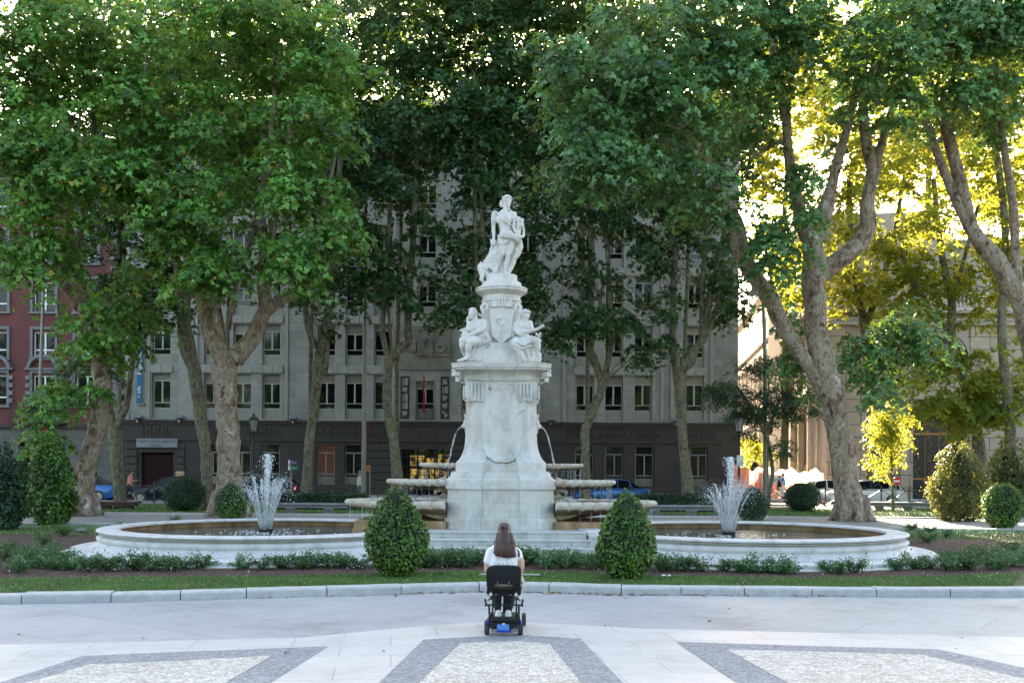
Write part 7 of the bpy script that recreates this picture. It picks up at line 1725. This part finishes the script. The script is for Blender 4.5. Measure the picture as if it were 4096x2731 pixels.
# ---- sunlit trees at the right
B4='sunlit plane trees at the right'
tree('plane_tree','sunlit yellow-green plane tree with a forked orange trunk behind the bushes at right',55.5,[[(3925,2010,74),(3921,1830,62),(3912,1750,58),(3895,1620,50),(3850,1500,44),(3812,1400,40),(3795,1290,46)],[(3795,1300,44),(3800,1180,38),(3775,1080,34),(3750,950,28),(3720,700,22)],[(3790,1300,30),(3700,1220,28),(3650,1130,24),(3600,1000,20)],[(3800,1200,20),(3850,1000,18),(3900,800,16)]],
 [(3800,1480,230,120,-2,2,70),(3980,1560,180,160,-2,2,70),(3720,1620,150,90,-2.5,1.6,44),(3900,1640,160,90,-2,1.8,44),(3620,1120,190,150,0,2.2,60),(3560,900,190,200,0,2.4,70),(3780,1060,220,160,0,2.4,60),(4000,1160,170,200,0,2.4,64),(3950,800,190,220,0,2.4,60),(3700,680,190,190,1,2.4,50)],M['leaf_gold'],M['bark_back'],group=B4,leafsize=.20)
tree('plane_tree','sunlit plane tree glowing yellow behind the candelabra limbs',60.0,[[(3480,1995,60),(3490,1700,50),(3450,1300,40),(3400,1000,30),(3380,700,22)],[(3450,1300,30),(3550,1000,24),(3600,700,18)]],
 [(3300,900,150,220,0,2.4,80),(3420,1150,160,150,0,2.4,60),(3400,640,200,200,0,2.6,80),(3180,1120,110,160,0,2,44),(3600,560,180,170,0,2.6,64),(3320,420,170,130,0,2.2,36)],M['leaf_gold'],M['bark_back'],group=B4,leafsize=.22)
tree('plane_tree','sunlit plane tree with a thin trunk at the upper right corner',52.0,[[(4030,2000,60),(4040,1700,50),(4000,1300,40),(4010,900,34),(3960,500,28),(3930,100,20)]],
 [(4000,620,180,200,0,2.2,70),(3880,440,170,170,0,2.2,55),(4040,330,170,190,0,2.4,70),(3880,200,190,140,0,2.4,50),(3720,500,150,120,0,2,36),(4060,950,130,160,0,2,40),(3700,880,120,150,0,2,24)],M['leaf_gold'],M['bark_back'],group=B4,leafsize=.19)
tree('plane_tree','tall sunlit plane tree beyond the street corner, filling the sky behind the candelabra limbs',80.0,
 [[(3130,1960,40),(3140,1500,34),(3120,1000,28),(3140,600,20)]],
 [(3060,640,170,190,0,3,80),(3250,420,190,190,0,3,80),(2960,420,140,160,0,3,50),(3100,200,230,160,0,3,80),(3330,180,220,160,0,3,70),(3080,960,110,130,0,2.4,30)],M['leaf_gold'],M['bark_back'],group=B4,leafsize=.30,dens=1.3)
tree('plane_tree','tall sunlit plane tree rising behind the balustrade at the far right',84.0,
 [[(3720,1960,40),(3700,1200,34),(3700,800,28),(3700,500,20)]],
 [(3620,420,220,200,0,3,80),(3820,620,220,220,0,3,80),(3960,380,200,220,0,3,70),(3760,180,300,180,0,3,100),(4040,760,140,200,0,3,50),(3500,700,150,200,0,3,50),(4020,100,160,160,0,3,50)],M['leaf_gold'],M['bark_back'],group=B4,leafsize=.30,dens=1.3)
# small trees
tree('small_tree','small dark fine-leaved tree with a thin crooked trunk, left of the massive right trunk',47.5,[[(3072,2044,22),(3078,1960,20),(3090,1880,19),(3080,1800,19),(3072,1760,18),(3062,1720,22)],[(3062,1722,16),(3040,1690,14),(2990,1600,12),(2940,1530,8)],[(3066,1722,18),(3090,1650,14),(3130,1560,10),(3170,1480,7)],[(3040,1690,12),(3070,1560,10),(3060,1430,7)]],
 [(2900,1560,110,50,0,1.2,55),(3040,1600,150,70,0,1.4,90),(3180,1570,110,60,0,1.2,60),(3110,1460,120,50,0,1.2,50),(3000,1480,90,40,0,1.1,28),(2960,1660,80,40,0,1,30),(3130,1790,60,50,0,.9,22),(3060,1660,130,40,0,1.2,44),(3200,1640,90,40,0,1,30),(2860,1590,60,50,0,1,20),(2990,1740,60,40,0,.9,16)],M['leaf_small'],M['bark_back'],leafsize=.075,kind='oval',group='young street trees',dens=2.1)
tree('small_tree','young tree with glowing yellow-green leaves beside the no-entry sign',47.5,[[(3576,2045,16),(3572,1960,15),(3566,1850,14),(3560,1700,9)]],
 [(3545,1650,62,60,0,.8,34),(3555,1750,78,60,0,.9,46),(3530,1700,60,50,0,.7,24),(3570,1820,50,34,0,.6,15),(3500,1830,45,28,0,.5,10),(3600,1640,40,50,0,.6,14),(3520,1880,26,26,0,.4,6)],M['leaf_gold'],M['bark_back'],leafsize=.10,kind='oval',group='young street trees',dens=1.6)
tree('small_tree','small sunlit yellow tree beyond the red netting in the side street',74.0,[[(3020,1975,12),(3018,1900,10),(3020,1820,8)]],[(3020,1830,60,50,0,1.2,60),(2985,1780,50,40,0,1,36),(3050,1800,40,50,0,1,30)],M['leaf_gold'],M['bark_back'],leafsize=.13,kind='oval',group='young street trees')
# woodland behind the viewer: mirrored in the windows only, dark mass thickened to dim them
n=9000; C=np.c_[RNG.uniform(-170,170,n),RNG.uniform(-85,-58,n),RNG.uniform(.5,30,n)]
o=leaf_obj('distant_wood',C,rdir(n),2.6,M['leaf_back'],None,'plane',.8); tag(o,'unseen dark trees behind the viewer, thickened to darken the window reflections','wood',kind='stuff')
n=1100; C=np.c_[RNG.uniform(-120,120,n),RNG.uniform(-57,-52,n),RNG.uniform(1,16,n)]
o=leaf_obj('distant_wood',C,rdir(n),1.1,M['leaf_gold'],None,'plane',.8); tag(o,'sunlit trees across the boulevard, mirrored as yellow specks in the windows','wood',kind='stuff')
print('LEAVES', LEAFCOUNT[0])
